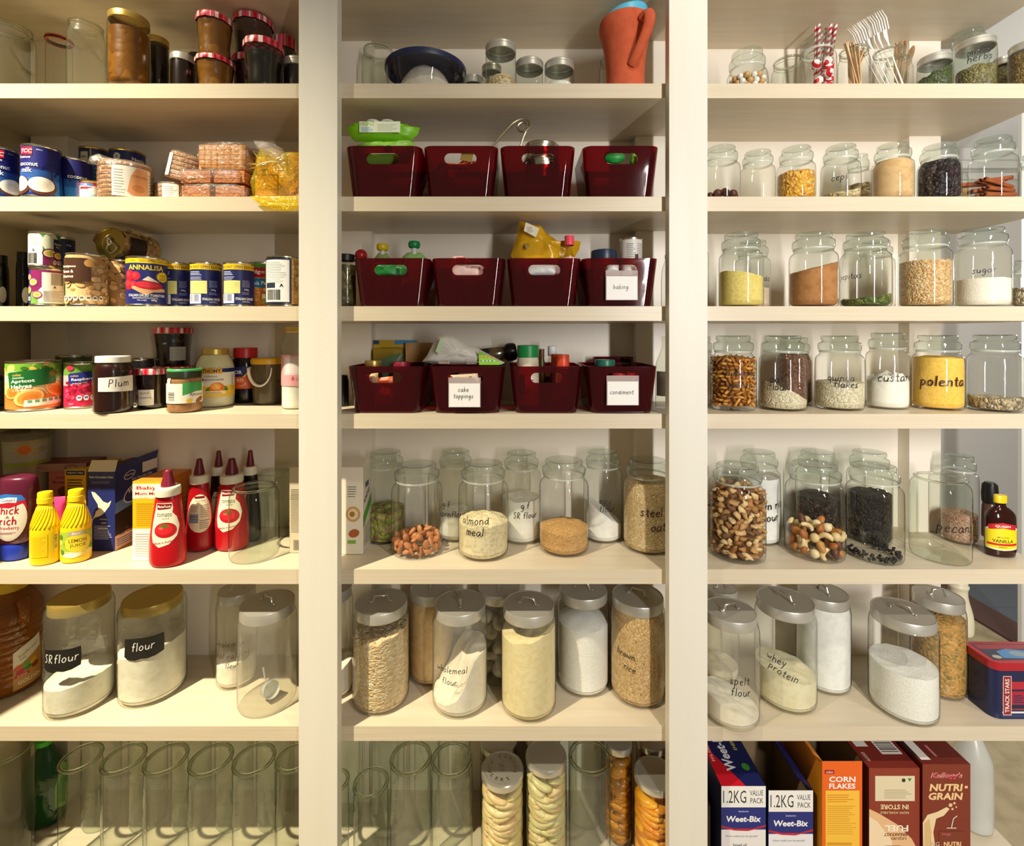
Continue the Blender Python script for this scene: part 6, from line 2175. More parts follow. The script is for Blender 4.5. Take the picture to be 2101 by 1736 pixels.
# ---------------------------------------------------------------- fifth shelf, left bay
def sauce(pos, label, col, lab, nozzle='6a1420', art=None, rz=0):
    prof = [(0, .005), (.86, 0), (.98, .03), (1, .10), (.97, .30), (.84, .48), (.72, .64), (.70, .70), (.62, .74)]
    s = product(pos, label, prof, ink(col, .3), None, None, 'sauce_bottle', 'bottle', .72, 36, rz=rz, topk=.15)
    R, H = s.R, s.H
    M().lathe(rnd([(.62 * R, .735 * H), (.64 * R, .735 * H), (.64 * R, .815 * H), (.60 * R, .825 * H), (0, .825 * H)], 1), 28).build('collar', ink('e8e0cc', .4), s.t, .6, 'cream screw collar')
    M().lathe(rnd([(.36 * R, .822 * H), (.36 * R, .85 * H), (.22 * R, .95 * H), (.20 * R, .985 * H), (.14 * R, H), (0, H)], 1), 20).build('nozzle', ink(nozzle, .35), s.t, .6)
    if art:
        art(s)
    return s


def tomato_label(s):
    d = Decal(onround(s.R, s.face * .9 - .25, .05 * s.H, sy=s.sy, prof=s.prof, Rm=s.R / 1.25))
    h = s.H * 1000
    d.poly([(-26, h * .30), (-22, h * .22), (-10, h * .17), (6, h * .20), (20, h * .28), (26, h * .38), (22, h * .47), (13, h * .52), (15, h * .57), (13, h * .62), (-22, h * .62), (-24, h * .55), (-27, h * .42)], 'f0e6cc')
    d.poly([(-21, h * .60), (-18, h * .55), (10, h * .56), (13, h * .595), (12, h * .61), (-20, h * .615)], '7a1420')
    d.text(-4, h * .585, 5, 'MasterFoods', 'f0e8d8', .04, w=28)
    d.text(-3, h * .50, 8, 'tomato', '2a2420', .01, w=30); d.text(0, h * .462, 3, 'sauce', '5a4a40', .0)
    d.ell(0, h * .345, 20, 15.5, 'b8141c'); d.ell(-3, h * .355, 15, 11, 'd4242c'); d.ell(-7, h * .37, 5, 3.5, 'e05a58', .4)
    for a in range(7):
        q = a * 2 * pi / 7
        d.stroke([(-2, h * .385), (-2 + 9 * cos(q), h * .385 + 4 * sin(q))], 1.8, '3c7424')
    d.stroke([(-2, h * .385), (0, h * .425)], 1.6, '3c7424')
    d.text(0, h * .225, 4, 'Made in Australia', 'b0202c', .02, w=36, rot=.18)
    d.build('label', s.t, 'cream label with a tomato')


def back_label(s):
    d = Decal(onround(s.R, s.face * .95 - .1, .02 * s.H, sy=s.sy, prof=s.prof, Rm=s.R / 1.2))
    h = s.H * 1000
    d.ell(1, h * .40, 27, h * .205, 'eadfbe')
    d.rect(-11, h * .56, 12, h * .585, '7a1420', 5); d.text(2, h * .535, 3, 'Tomato Sauce', '4a3a30', .02, w=22)
    d.lines(2, h * .36, 22, h * .50, 7, '9a8a70', .35); d.rect(-21, h * .30, -2, h * .40, 'a8b4c0', 5); d.bars(-20, h * .305, -3, h * .395, '3c4854', 9, True)
    d.lines(0, h * .24, 20, h * .34, 5, '8a7a64', .35); d.lines(-18, h * .42, 0, h * .49, 4, '9a8a70', .35)
    d.build('label', s.t, 'cream back label')


sauce(R_(301, 387, 5, 962, yb=1168), 'red tomato sauce bottle standing in front of the other sauces', 'c0101c', None, art=tomato_label, nozzle='7c1c34')
sauce(R_(376, 441, 5, 940, yb=1135), 'red sauce bottle with its back label turned out', 'a80f1a', None, art=back_label)
sauce(R_(436, 514, 5, 939, yb=1134), 'red tomato sauce bottle behind the empty glass jar', 'b2101b', None, art=tomato_label)
sauce(R_(424, 473, 5, 924, yn=.125), 'dark barbecue sauce bottle behind the back label bottle', '1c100e', None, art=lambda s: (lambda d: (d.ell(0, s.H * 420, 22, s.H * 190, 'd8c8a0'), d.rect(-18, s.H * 560, 18, s.H * 600, '3a1414', 5), d.text(0, s.H * 500, 6, 'barbecue', '1c1814', .03, w=34), d.build('label', s.t)))(Decal(onround(s.R, s.face * .9, 0, sy=s.sy, prof=s.prof, Rm=s.R))))
sauce(R_(490, 537, 5, 923, yn=.125), 'dark barbecue sauce bottle, rearmost on the right', '140c0a', None)
jar(R_(468, 574, 5, 984, yb=1161), 'empty open glass jar in front of the sauces', kind='stopper', lid=None, glass=GLASSG)
jar(R_(524, 604, 5, 958, yb=1110), 'rear empty glass jar near the left upright', kind='stopper', lid=None, glass=GLASSG)


def lemon(pos, label, front):
    prof = [(0, .005), (.88, 0), (.98, .02), (1, .06), (1, .44), (.96, .52), (.72, .68), (.50, .78), (.47, .84)]
    s = product(pos, label, prof, ink('f2d012', .32), [(.50, .83), (.53, .835), (.54, .90), (.50, .905), (.50, .97), (.47, .985), (0, 1)], ink('f4d41c', .32), 'lemon_juice_bottle', 'bottle', .8, 36, lidname='cap', topk=.3)
    R, H = s.R, s.H
    m = M()
    for i in range(22):
        a = 2 * pi * i / 22
        pts = []
        for k in range(7):
            z = (.50 + .28 * k / 6) * H
            r = next(r0 + (r1 - r0) * (z - za) / (zb - za) for (r0, za), (r1, zb) in zip(s.prof, s.prof[1:]) if za <= z <= zb and zb > za)
            b = a + k * .12
            pts.append((r * sin(b), -r * s.sy * cos(b), z))
        m.tube(pts, .0014, 5)
    m.build('grip_ribs', ink('f2d012', .32), s.t, 0)
    d = Decal(onround(R, s.face * .85, 0, sy=s.sy, prof=s.prof, Rm=R))
    h = H * 1000
    if front:
        d.rect(-38, h * .10, 38, h * .44, 'a8c040', 24); d.rect(-38, h * .10, 38, h * .17, 'e8d860', 24)
        rg = random.Random(3)
        for i in range(16):
            d.ell(rg.uniform(-34, 34), rg.uniform(h * .12, h * .40), rg.uniform(4, 9), rg.uniform(3, 6), rg.choice(('6c9c30', '8cb03c', 'e4dc60', '4c8428')), rg.uniform(-1, 1))
        d.ell(-8, h * .12, 16, 6, 'f0eed8'); d.ell(4, h * .28, 25, h * .125, 'e8d434')
        d.rect(-14, h * .385, 14, h * .445, 'b0a890', 6); d.text(0, h * .415, 5, 'Berri', 'f0ece0', .03, .2)
        d.text(3, h * .315, 7.6, 'LEMON', '6a5a10', .02, w=32); d.text(3, h * .245, 7.6, 'JUICE', '6a5a10', .02, w=28)
    else:
        d.rect(16, h * .20, 24, h * .42, 'f0e8a0', 3); d.bars(17, h * .21, 23, h * .41, '4a4420', 12, True)
        d.rect(-26, h * .12, 4, h * .44, 'eecb14', 8); d.lines(-23, h * .15, 1, h * .41, 12, 'dcb810', .4)
    d.build('label', s.t)
    return s


lemon(R_(56, 128, 5, 1005, yb=1163), 'yellow lemon juice bottle seen from its plain side', False)
lemon(R_(119, 192, 5, 1000, yb=1158), 'yellow lemon juice bottle with its front label showing', True)
# strawberry topping, standing on its blue cap
s = product(R_(-34, 92, 5, 970, yb=1158), 'purple strawberry topping bottle standing on a blue cap', [(.50, .19), (.62, .20), (.80, .26), (.93, .40), (.99, .60), (1, .80), (.96, .92), (.86, .985), (.5, 1), (0, 1)], ink('5c1c34', .25), None, None, 'topping_bottle', 'bottle', .6, 40, topk=.5)
M().lathe(rnd([(0, 0), (.54 * s.R, 0), (.58 * s.R, .01), (.60 * s.R, s.H * .16), (.52 * s.R, s.H * .20), (0, s.H * .20)], 1), 32, sy=.7).build('cap', ink('2038b0', .35), s.t, .6, 'blue flip cap')
d = Decal(onround(s.R, s.face * .5 - .2, 0, sy=s.sy, prof=s.prof, Rm=s.R))
h = s.H * 1000
d.ell(0, h * .52, 40, h * .27, 'ece4da', 0, 30)
d.poly([(-40, h * .60), (-20, h * .66), (6, h * .645), (30, h * .69), (40, h * .62), (36, h * .72), (18, h * .80), (-16, h * .80), (-34, h * .74)], 'c01c34')
d.poly([(-35, h * .73), (-16, h * .73), (10, h * .715), (36, h * .73), (28, h * .79), (0, h * .815), (-26, h * .79)], '2c78d0')
d.poly([(-14, h * .70), (4, h * .715), (18, h * .705), (20, h * .765), (4, h * .775), (-12, h * .76)], 'f0f0f4'); d.text(3, h * .74, 6, "Cottee's", '1c2c7c', .03, w=26)
d.hand(2, h * .575, 10.5, 'thick', 'b01830', 2.6); d.hand(2, h * .525, 5, 'n', 'b01830', 1.6); d.hand(2, h * .45, 10.5, 'rich', 'b01830', 2.6); d.hand(2, h * .395, 4.6, 'strawberry', 'c83c54', .9); d.lines(-18, h * .34, 20, h * .37, 2, 'd88a98', .4)
d.build('label', s.t, 'printed label')
s = product(R_(0, 110, 5, 876, yn=.085), 'tall clear tub with an orange sun print behind the topping', [(0, .003), (.74, 0), (.78, .02), (.96, .92), (.99, .93), (.99, .95)], ink('a8a894', .45), [(1, .93), (1.03, .935), (1.03, .99), (.98, 1), (0, 1)], thin('tub_lid', 'd8d8cc', '8a8a7c', body=('a0a08c', .4)), 'tub', 'tub', topk=.9)
d = wrap(s, 50, 925)
d.rect(-44, -36, 44, 14, 'b0b4a8', 20)
for a in range(9):
    q = a * 2 * pi / 9
    d.stroke([(11 * cos(q), 2 + 9 * sin(q)), (27 * cos(q), 2 + 19 * sin(q))], 2.6, 'c8a030', 0)
d.ell(0, 2, 12, 10, 'e07a20'); d.lines(26, -6, 42, 8, 4, '70746c', .35); d.rect(-44, -36, 44, -26, '9cae4c', 20)
d.build('label', s.t)


def faceX(px, d_):
    return (px - CX) / 1000 * d_


z5 = ZS[5] + .0006
d1 = 1.084
def white_wings(F, R, T, w, dp, h):
    F.text(w / 2, h - 12, 4.6, 'Rich Chocolate Cake', 'e8e8f0', .03, w=w * .86); F.lines(8, h - 26, w - 8, h - 20, 2, '8a94c0', .3)
    b = [(18, 88), (24, 92), (22, 104), (12, 120), (8, 132), (16, 130), (26, 120), (34, 110), (44, 106), (52, 112), (48, 100), (42, 92), (36, 84), (28, 78), (16, 74), (10, 68), (16, 80)]
    F.poly([(u * w / 60, v) for u, v in b], 'ece4cc')
    F.lines(14, 26, w - 6, 58, 9, 'a8b0d8', .4); F.text(w * .6, 62, 4.2, 'simple', 'f0f0f4', .05); F.text(w * .58, 70, 3.4, 'For baking', 'e0e4f0', .04); F.text(w * .56, 50, 4, 'home baking', 'e8e8f4', .04)
    R.rect(0, 0, dp, h * .27, 'd8b48c', 6); R.poly([(0, h * .18), (dp, h * .22), (dp, h * .58), (dp * .5, h * .60), (0, h * .52)], '24140f'); R.poly([(0, h * .46), (dp * .4, h * .50), (dp * .7, h * .57), (dp, h * .55), (dp, h * .68), (0, h * .60)], '5a88c0')
    rg = random.Random(2)
    for i in range(14):
        R.ell(rg.uniform(6, dp - 6), rg.uniform(h * .22, h * .50), rg.uniform(5, 11), rg.uniform(3, 6), rg.choice(('3a2018', '1a0e0c', '4a2c20')), rg.uniform(-1, 1))
    R.ell(dp * .48, h * .66, 40, 20, 'd8dce8', .3); R.ell(dp * .48, h * .66, 37, 17.5, '1c2a6c', .3)
    R.text(dp * .46, h * .69, 12, 'White', 'f0f0f4', .03, .2, w=44); R.text(dp * .62, h * .62, 12, 'Wings', 'f0f0f4', .03, .2, w=42)
    R.ell(dp * .32, h - 18, 17, 9, 'd8dce8', .2); R.ell(dp * .32, h - 18, 15, 7.5, '1c2a6c', .2); R.text(dp * .32, h - 18, 5, 'White Wings', 'f0f0f4', .01, w=24)
    R.text(dp * .62, h - 31, 6, 'Rich Chocolate Cake', 'e0e4f0', .03, w=62); R.text(dp * .42, h * .19, 8.5, 'Rich Chocolate Cake', '2a1c40', .05, w=84)
    R.rect(dp * .62, h - 24, dp, h, 'e4e0d4', 5); R.lines(4, 8, dp - 8, 26, 4, '4a68a8', .4)


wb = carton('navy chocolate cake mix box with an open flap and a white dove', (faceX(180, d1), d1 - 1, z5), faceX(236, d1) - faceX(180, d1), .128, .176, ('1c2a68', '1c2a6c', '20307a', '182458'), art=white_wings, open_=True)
wd = (faceX(236, d1) - faceX(180, d1))
M().add([(0, 0, .176), (wd, 0, .176), (wd * .94, .012, .199), (0, .010, .199)], [(0, 1, 2, 3)], 0, False).add([(0, .0006, .176), (wd, .0006, .176), (wd * .94, .0126, .199), (0, .0106, .199)], [(3, 2, 1, 0)], 0, False).build('flap', ink('e8dcc0', .6), wb, 0, 'cream open flap')
M().add([(wd, .0, .176), (wd, .128, .176), (wd + .004, .128, .196), (wd + .003, .006, .190)], [(0, 1, 2, 3)], 0, False).add([(wd - .0006, .0, .176), (wd - .0006, .128, .176), (wd + .0034, .128, .196), (wd + .0024, .006, .190)], [(3, 2, 1, 0)], 0, False).build('flap', ink('1c2a6c'), wb, 0)
d2 = 1.039
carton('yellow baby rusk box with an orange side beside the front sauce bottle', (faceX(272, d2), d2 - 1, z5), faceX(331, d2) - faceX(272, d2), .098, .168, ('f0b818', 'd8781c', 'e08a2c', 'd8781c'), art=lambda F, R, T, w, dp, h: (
    F.rect(0, 0, w, h * .40, 'eceae4', 3), F.rect(0, h * .78, w, h - 5, 'f4e8d0', 3), F.text(w * .5, h * .91, 9.5, 'Baby', 'c8203c', .06, w=w * .72), F.text(w * .54, h * .845, 6.5, 'Mum Mum', 'c8203c', .06, w=w * .9), F.text(w * .4, h * .79, 4, 'Bio Rice', 'f0b818', .04), F.lines(8, h * .44, w - 5, h * .74, 12, 'd89c14', .3), F.lines(6, h * .05, w - 8, h * .36, 10, 'c0c0bc', .3), R.lines(20, 40, 90, 130, 8, 'b86414', .4)), name='rusk_box')
d3 = 1.10
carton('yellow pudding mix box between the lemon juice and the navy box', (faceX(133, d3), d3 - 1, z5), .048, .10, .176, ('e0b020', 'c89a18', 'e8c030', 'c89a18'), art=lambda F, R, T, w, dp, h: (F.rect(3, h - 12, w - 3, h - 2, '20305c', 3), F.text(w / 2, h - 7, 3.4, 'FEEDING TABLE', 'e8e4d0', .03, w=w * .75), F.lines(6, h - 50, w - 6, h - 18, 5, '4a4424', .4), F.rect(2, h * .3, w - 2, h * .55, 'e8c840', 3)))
d4 = 1.12
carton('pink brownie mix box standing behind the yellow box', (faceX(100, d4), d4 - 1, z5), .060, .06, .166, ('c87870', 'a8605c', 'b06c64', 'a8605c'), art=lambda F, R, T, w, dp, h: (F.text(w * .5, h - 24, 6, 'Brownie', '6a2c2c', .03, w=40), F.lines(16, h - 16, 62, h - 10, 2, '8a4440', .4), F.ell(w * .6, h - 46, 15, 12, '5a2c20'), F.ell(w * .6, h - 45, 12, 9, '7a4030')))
d5 = 1.09
tb = carton('long reddish brown gingerbread box lying across the boxes behind', (faceX(52, 1.11), .11, z5 + .167), .128, .064, .018, ('a8847c', '7a2c28', '7c342c', '7a2c28'), rz=.10, art=lambda F, R, T, w, dp, h: (F.text(26, h * .5, 6, 'plain flour', '8a5c58', .03, w=34), F.ell(96, h * .5, 14, 6, '5a3430'), F.ell(96, h * .5, 12, 4.6, 'a8847c')))
loose_bag('sweet_packet', 'bright pink packet squeezed between the two lemon juice bottles', 'packet', [(106, 1020), (134, 1018), (136, 1066), (132, 1110), (108, 1112)], .085, .010, ink('e0407c', .35), .003, 8)
d6 = 1.0 + (.479 / .441 - 1)
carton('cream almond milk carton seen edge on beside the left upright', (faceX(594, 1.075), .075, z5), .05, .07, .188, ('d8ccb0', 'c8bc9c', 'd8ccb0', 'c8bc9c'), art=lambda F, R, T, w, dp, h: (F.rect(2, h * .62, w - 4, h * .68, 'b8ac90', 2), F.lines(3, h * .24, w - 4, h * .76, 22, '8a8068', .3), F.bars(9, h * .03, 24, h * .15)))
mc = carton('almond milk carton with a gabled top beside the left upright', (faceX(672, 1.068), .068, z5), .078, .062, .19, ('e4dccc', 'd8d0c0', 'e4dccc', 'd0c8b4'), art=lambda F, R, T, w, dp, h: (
    F.lines(44, h * .66, w - 14, h * .80, 5, '4a4840', .25), F.ell(56, h * .46, 16, 17, 'c89c68'), F.ell(56, h * .46, 11, 12, 'e4d0a8'), F.ell(54, h * .46, 6, 6, 'a0703c'), F.ell(58, h * .24, 12, 9, 'a85c30', .3), F.rect(44, h * .12, w - 16, h * .16, '7ab03c', 3),
    R.poly([(0, h * .30), (dp, h * .50), (dp, h * .62), (0, h * .44)], '4c9a3c'), R.text(dp * .42, h * .64, 11, 'ALMOND', '2c3c64', .04, w=46, rot=.45), R.lines(8, h * .08, dp - 6, h * .32, 10, '8a8880', .35), R.rect(16, h * .74, 40, h * .80, '2c3c64', 4)))
M().add([(0, 0, .19), (.078, 0, .19), (.078, .062, .19), (0, .062, .19), (0, .031, .205), (.078, .031, .205)], [(0, 1, 5, 4), (2, 3, 4, 5), (1, 2, 5), (3, 0, 4)], 0, False).build('gable', ink('dcd4c4'), mc, 0)

# ---------------------------------------------------------------- fifth and sixth shelf, right end
s = product(R_(2012, 2094, 5, 1014, yb=1146), 'flat brown vanilla bottle with a yellow cap and label', [(0, .004), (.90, 0), (1, .03), (1, .60), (.94, .70), (.60, .78), (.36, .81), (.35, .89)], ink('2c100a', .12), [(.40, .875), (.42, .88), (.42, .985), (.39, 1), (0, 1)], ink('e8c818', .35), 'essence_bottle', 'bottle', .6, 36, lidname='cap', topk=.3)
d = Decal(onround(s.R, s.face * .45, 0, sy=s.sy, prof=s.prof, Rm=s.R))
h = s.H * 1000
d.poly([(-42, h * .14), (0, h * .12), (42, h * .14), (42, h * .46), (20, h * .52), (0, h * .56), (-20, h * .52), (-42, h * .46)], 'f0ead0')
d.poly([(-40, h * .16), (0, h * .14), (40, h * .16), (40, h * .44), (0, h * .50), (-40, h * .44)], 'f0d81c')
d.poly([(-30, h * .45), (0, h * .49), (30, h * .45), (32, h * .53), (0, h * .58), (-32, h * .53)], 'c8202c'); d.text(0, h * .515, 5.5, 'QUEEN', 'f4f0e4', .05, w=30)
d.text(0, h * .335, 3.2, 'IMITATION', '2c2410', .02); d.text(0, h * .275, 7, 'VANILLA', '241c0c', .05, w=42); d.rect(-34, h * .20, 34, h * .235, 'c8202c', 16); d.text(0, h * .175, 3, 'ESSENCE', '2c2410', .02)
d.build('label', s.t, 'yellow printed label')
s = product(R_(2012, 2050, 5, 986, yn=.145), 'black topped grinder behind the vanilla bottle', [(0, 0), (.95, 0), (1, .03), (.95, .55), (.8, .62)], ink('5c3a2c', .3), [(.84, .62), (.95, .66), (1, .8), (.9, .96), (.6, 1), (0, 1)], ink('141212', .35), 'grinder', 'grinder', lidname='cap')
s = product(R_(1932, 2000, 6, 1180, yb=1312), 'cream turned bottle standing behind the crumb canister', [(0, .0), (.90, 0), (1, .05), (1, .30), (.86, .48), (.66, .66), (.60, .82), (.70, .88), (.72, .91), (.62, .94), (.62, 1), (0, 1)], ink('d8d0b4', .4), name='ceramic_bottle', cat='bottle')
# the tin with rounded corners
t = thing('biscuit_tin', 'red and navy biscuit tin lettered track stars', 'tin', (1.005, .018, ZS[6] + .0004))
Wt, Dt, Ht = .15, .068, .118
def ringbox(z0, z1, g=0):
    m = M()
    pr2 = rrect(Wt / 2 + g, Dt / 2 + g, .018 + g, 7)
    n = len(pr2)
    m.add([(x, y, z0) for x, y in pr2] + [(x, y, z1) for x, y in pr2], [(i, (i + 1) % n, n + (i + 1) % n, n + i) for i in range(n)])
    m.add([(x, y, z0) for x, y in pr2] + [(x, y, z1) for x, y in pr2], [tuple(reversed(range(n))), tuple(range(n, 2 * n))], 0, False)
    m.v = [(x + Wt / 2, y + Dt / 2, z) for x, y, z in m.v]
    return m
ringbox(0, Ht - .016).build('tin_body', ink('1c2448', .3), t, .5)
ringbox(Ht - .0165, Ht, .0016).build('lid', ink('a8202c', .3), t, .5)
d = Decal(onplane((.0, 0, 0), (1, 0, 0), (0, 0, 1)))
d.rect(19, 30, 131, 58, 'a82434'); d.rect(19, 62, 131, 78, 'b02838'); d.rect(19, 4, 131, 10, '2c3a6c'); d.rect(19, 12, 131, 16, 'd8d8d4'); d.rect(19, 19, 131, 22, '9a3a44'); d.lines(42, 34, 66, 52, 4, '2a2c5c', .5)
d.rect(20, 8, 38, 90, 'd8b8a8'); d.rect(21.5, 9.5, 36.5, 88.5, '8a2030'); d.text(29, 49, 9, 'TRACK STARS', 'ecd8c8', .05, rot=pi / 2, w=70)
d.poly([(74, 26), (74, 44), (90, 58), (90, 74), (131, 76), (131, 26)], 'e8d0c8'); d.poly([(77, 28), (77, 43), (93, 56), (93, 71), (131, 73), (131, 28)], 'b01c28'); d.text(112, 48, 9, '5', 'e8c020', .03)
for u in (100, 116):
    d.ell(u, 24, 9, 9, '14141c'); d.ell(u, 24, 5, 5, '4a4a54')
d.build('front_print', t)
d = Decal(onplane((0, 0, Ht), (1, 0, 0), (0, 1, 0)))
d.rect(10, 8, 140, 60, '2a2c44', 3); d.rect(14, 44, 136, 58, '9a2430', 3); d.poly([(36, 14), (100, 12), (122, 36), (70, 44), (42, 36)], '4a84b8'); d.ell(80, 28, 16, 9, '8a98a0'); d.ell(26, 18, 9, 6, 'b0a898')
d.build('lid_print', t)
t = thing('oil_bottle', 'big golden oil bottle at the left end of its shelf', 'bottle', (0, 0, 0))
s = spot(-60, 92, 6, 1180, yb=1446, topk=.2)
t.location = s.loc
R, H = s.R, s.H
pr = [(0, .003), (.86, 0), (.96, .02), (1, .07)]
for i in range(9):
    z = .10 + i * .062
    pr += [(1, z), (1, z + .036), (.975, z + .044), (.975, z + .052)]
pr += [(1, .68), (.94, .76), (.66, .85), (.52, .89), (.50, .92)]
s.prof = [(a * R, b * H) for a, b in pr]
M().lathe(rnd(s.prof, 1), 40).build('bottle_body', OIL, t, 0)
M().lathe([(.53 * R, .90 * H), (.56 * R, .905 * H), (.56 * R, .99 * H), (.52 * R, H), (0, H)], 32).build('cap', ink('e8c42c', .35), t, .5, 'yellow screw cap')
m = M()
m.tube([(.80 * R * cos(.4), -.80 * R * sin(.4), .80 * H), (1.05 * R * cos(.4), -1.05 * R * sin(.4), .84 * H), (1.12 * R * cos(.4), -1.12 * R * sin(.4), .76 * H), (1.05 * R * cos(.4), -1.05 * R * sin(.4), .64 * H)], .010, 10)
m.build('handle', OIL, t, 0)
M().lathe([(0, .006), (.84 * R, .006), (.93 * R, .012), (.95 * R, .07 * H), (.95 * R, .66 * H), (0, .66 * H)], 40).build('filling', thin('golden_oil', 'e8a818', '9a6408', body=('c88410', .45)), t, 0, 'golden oil')
d = Decal(onround(R * 1.001, ang(s, 56), zat(s, 1380)))
d.poly([(-24, -46), (32, -44), (32, 36), (26, 60), (-14, 44), (-24, 36)], 'b8863c'); d.poly([(-24, 2), (28, 30), (26, 60), (-10, 46), (-24, 38)], 'e8e0cc'); d.text(3, 34, 6.5, 'Sunflower', '7a7060', .02, w=40, rot=.42); d.text(-8, 20, 6.5, 'Oil', '7a7060', .02, rot=.42)
for u, v, c in ((-12, -8, 'b0281c'), (2, -4, '4c7c24'), (12, 4, 'd8a020'), (-2, 4, '6a9c30'), (16, -6, '8a3414'), (-16, 2, 'c85a20')):
    d.ell(u, v, 8, 6, c, .4)
d.rect(-22, -20, 4, -13, 'b82418'); d.text(-9, -16.5, 4, '2 Litres', 'f0e8d8', .03); d.text(6, -32, 8.5, 'GOLDEN', 'e8dcc0', .03, w=44)
d.build('label', t, 'printed oil label')


# ---------------------------------------------------------------- bottom shelf: bottling jars, fruit and cereal
DIM = dict(kind='bottling', lid=None)
EJ = []
for (xl, xr, yt, lab, gl) in ((117, 213, 1526, 'empty bottling jar in front of the green bottle, first of the row', GLASSG), (205, 302, 1526, 'empty bottling jar, second of the front row', GLASSW), (292, 388, 1526, 'empty bottling jar, third of the front row', GLASSW),
                              (385, 479, 1526, 'empty bottling jar, fourth of the front row', GLASSW), (476, 566, 1526, 'empty bottling jar, fifth of the front row', GLASSW), (566, 640, 1528, 'empty bottling jar against the left upright', GLASSG)):
    EJ.append(jar(R_(xl, xr, 7, yt, yn=.012), lab, glass=gl, group='empty bottling jars', **DIM))
for i, (xl, xr) in enumerate(((165, 250), (262, 345), (350, 434), (440, 520), (525, 604))):
    jar(R_(xl, xr, 7, 1462, yn=.112), 'rear empty bottling jar, %s of the back row' % ('first', 'second', 'third', 'fourth', 'fifth')[i], glass=GLASSW, group='empty bottling jars', **DIM)
jar(R_(-50, 74, 7, 1504, yn=.006), 'very wide open glass jar at the bottom left corner', kind='bottling', lid=None, glass=GLASSG)
s = spot(36, 146, 7, 1508, yn=.118, topk=.2, sy=.72)
t = thing('cordial_bottle', 'big dark green cordial bottle with a bright green cap', 'bottle', s.loc)
R, H = s.R, s.H
M().lathe(rnd([(0, .003), (.88 * R, 0), (R, .010), (R, .52 * H), (.98 * R, .60 * H), (.82 * R, .70 * H), (.46 * R, .84 * H), (.34 * R, .90 * H), (.32 * R, .96 * H)], 2), 40, sy=.72).build('bottle_body', GREENB, t, 0)
M().lathe([(0, .004), (.86 * R, .004), (.96 * R, .012), (.96 * R, .56 * H), (0, .56 * H)], 40, sy=.72).build('filling', ink('0e4a1c', .3), t, .6, 'dark green cordial')
M().lathe([(.36 * R, .93 * H), (.38 * R, .935 * H), (.38 * R, .99 * H), (0, H)], 28).build('cap', ink('3cc828', .35), t, .6, 'bright green cap')
d = Decal(onround(R, s.face + .75, 0, sy=.72))
d.poly([(-22, 40), (8, 30), (24, 70), (20, 120), (-6, 140), (-22, 90)], '7ab84c'); d.poly([(-14, 48), (4, 40), (16, 74), (12, 110), (-4, 124), (-14, 88)], '4c9438')
d.build('label', t)
# middle bay
for xl, xr, yt, yn, lab in ((725, 797, 1576, .010, 'short empty bottling jar beside the left upright of the middle bay'), (800, 885, 1522, .016, 'tall empty bottling jar right of the short one'), (885, 970, 1524, .016, 'tall empty bottling jar beside the fruit jars'),
                            (1167, 1253, 1519, .014, 'tall empty bottling jar between fruit and peaches')):
    jar(R_(xl, xr, 7, yt, yn=yn), lab, glass=GLASSG if xl < 800 else GLASSW, **DIM)
for i, (xl, xr, yt, yn) in enumerate(((650, 716, 1576, .02), (690, 745, 1464, .12), (757, 830, 1464, .12), (850, 900, 1464, .12), (900, 965, 1464, .12))):
    jar(R_(xl, xr, 7, yt, yn=yn), ('green rimmed bottling jar cut by the left upright', 'rear bottling jar at the left of the middle bay', 'rear bottling jar behind the short jar', 'rear bottling jar between the two tall jars', 'rear bottling jar behind the second tall jar')[i], glass=GLASSG, **DIM)


def fruit_jar(pos, label, mats, seed, text_=True, sq=(1, .34, .0085), n=46, lm=ALUB):
    s = jar(pos, label, kind='bottling', lid='screw', lidmat=lm, hang=.99, glass=GLASS, lidh=.002, name='preserve_jar')
    R, H = s.R, s.H
    rg = random.Random(seed)
    m = M()
    z = .020
    while z < H - .030:
        k = 7
        for i in range(k):
            a = 2 * pi * i / k + rg.random()
            c = (R * .62 * sin(a), -R * .62 * cos(a), z + rg.uniform(-.006, .006))
            mt = Matrix.Translation(c) @ Matrix.Rotation(-a * -1, 4, 'Z') @ Matrix.Rotation(rg.uniform(-.35, .35), 4, 'Y')
            b = M().ball((0, 0, 0), R * .56, R * .34, sq[2], n=14, m=8)
            m.add(b.v, b.f, rg.randrange(len(mats)), True, mt)
        z += .0125
    o = m.build('fruit_filling', mats, s.t, 0, 'packed fruit slices')
    o['kind'] = 'stuff'
    M().lathe([(0, .006), (R * .60, .006), (R * .60, H - .03), (0, H - .03)], 20).build('syrup', mats[0], s.t, .6)
    if text_:
        d = Decal(onplane((0, 0, H), (1, 0, 0), (0, 1, 0)))
        tx = 'FOWLERS VACOLA'
        for i, ch in enumerate(tx):
            a = 2.6 + i * .42
            d.text(R * 620 * cos(a), R * 620 * sin(a), 7.5, ch, ink('e4e0d4', .2, 1.0), .03, rot=a + pi / 2)
        d.text(0, 4, 6.5, 'No.', ink('e4e0d4', .2, 1.0), .03); d.text(0, -6, 6.5, '31', ink('e4e0d4', .2, 1.0), .03)
        d.build('embossing', s.t)
    return s


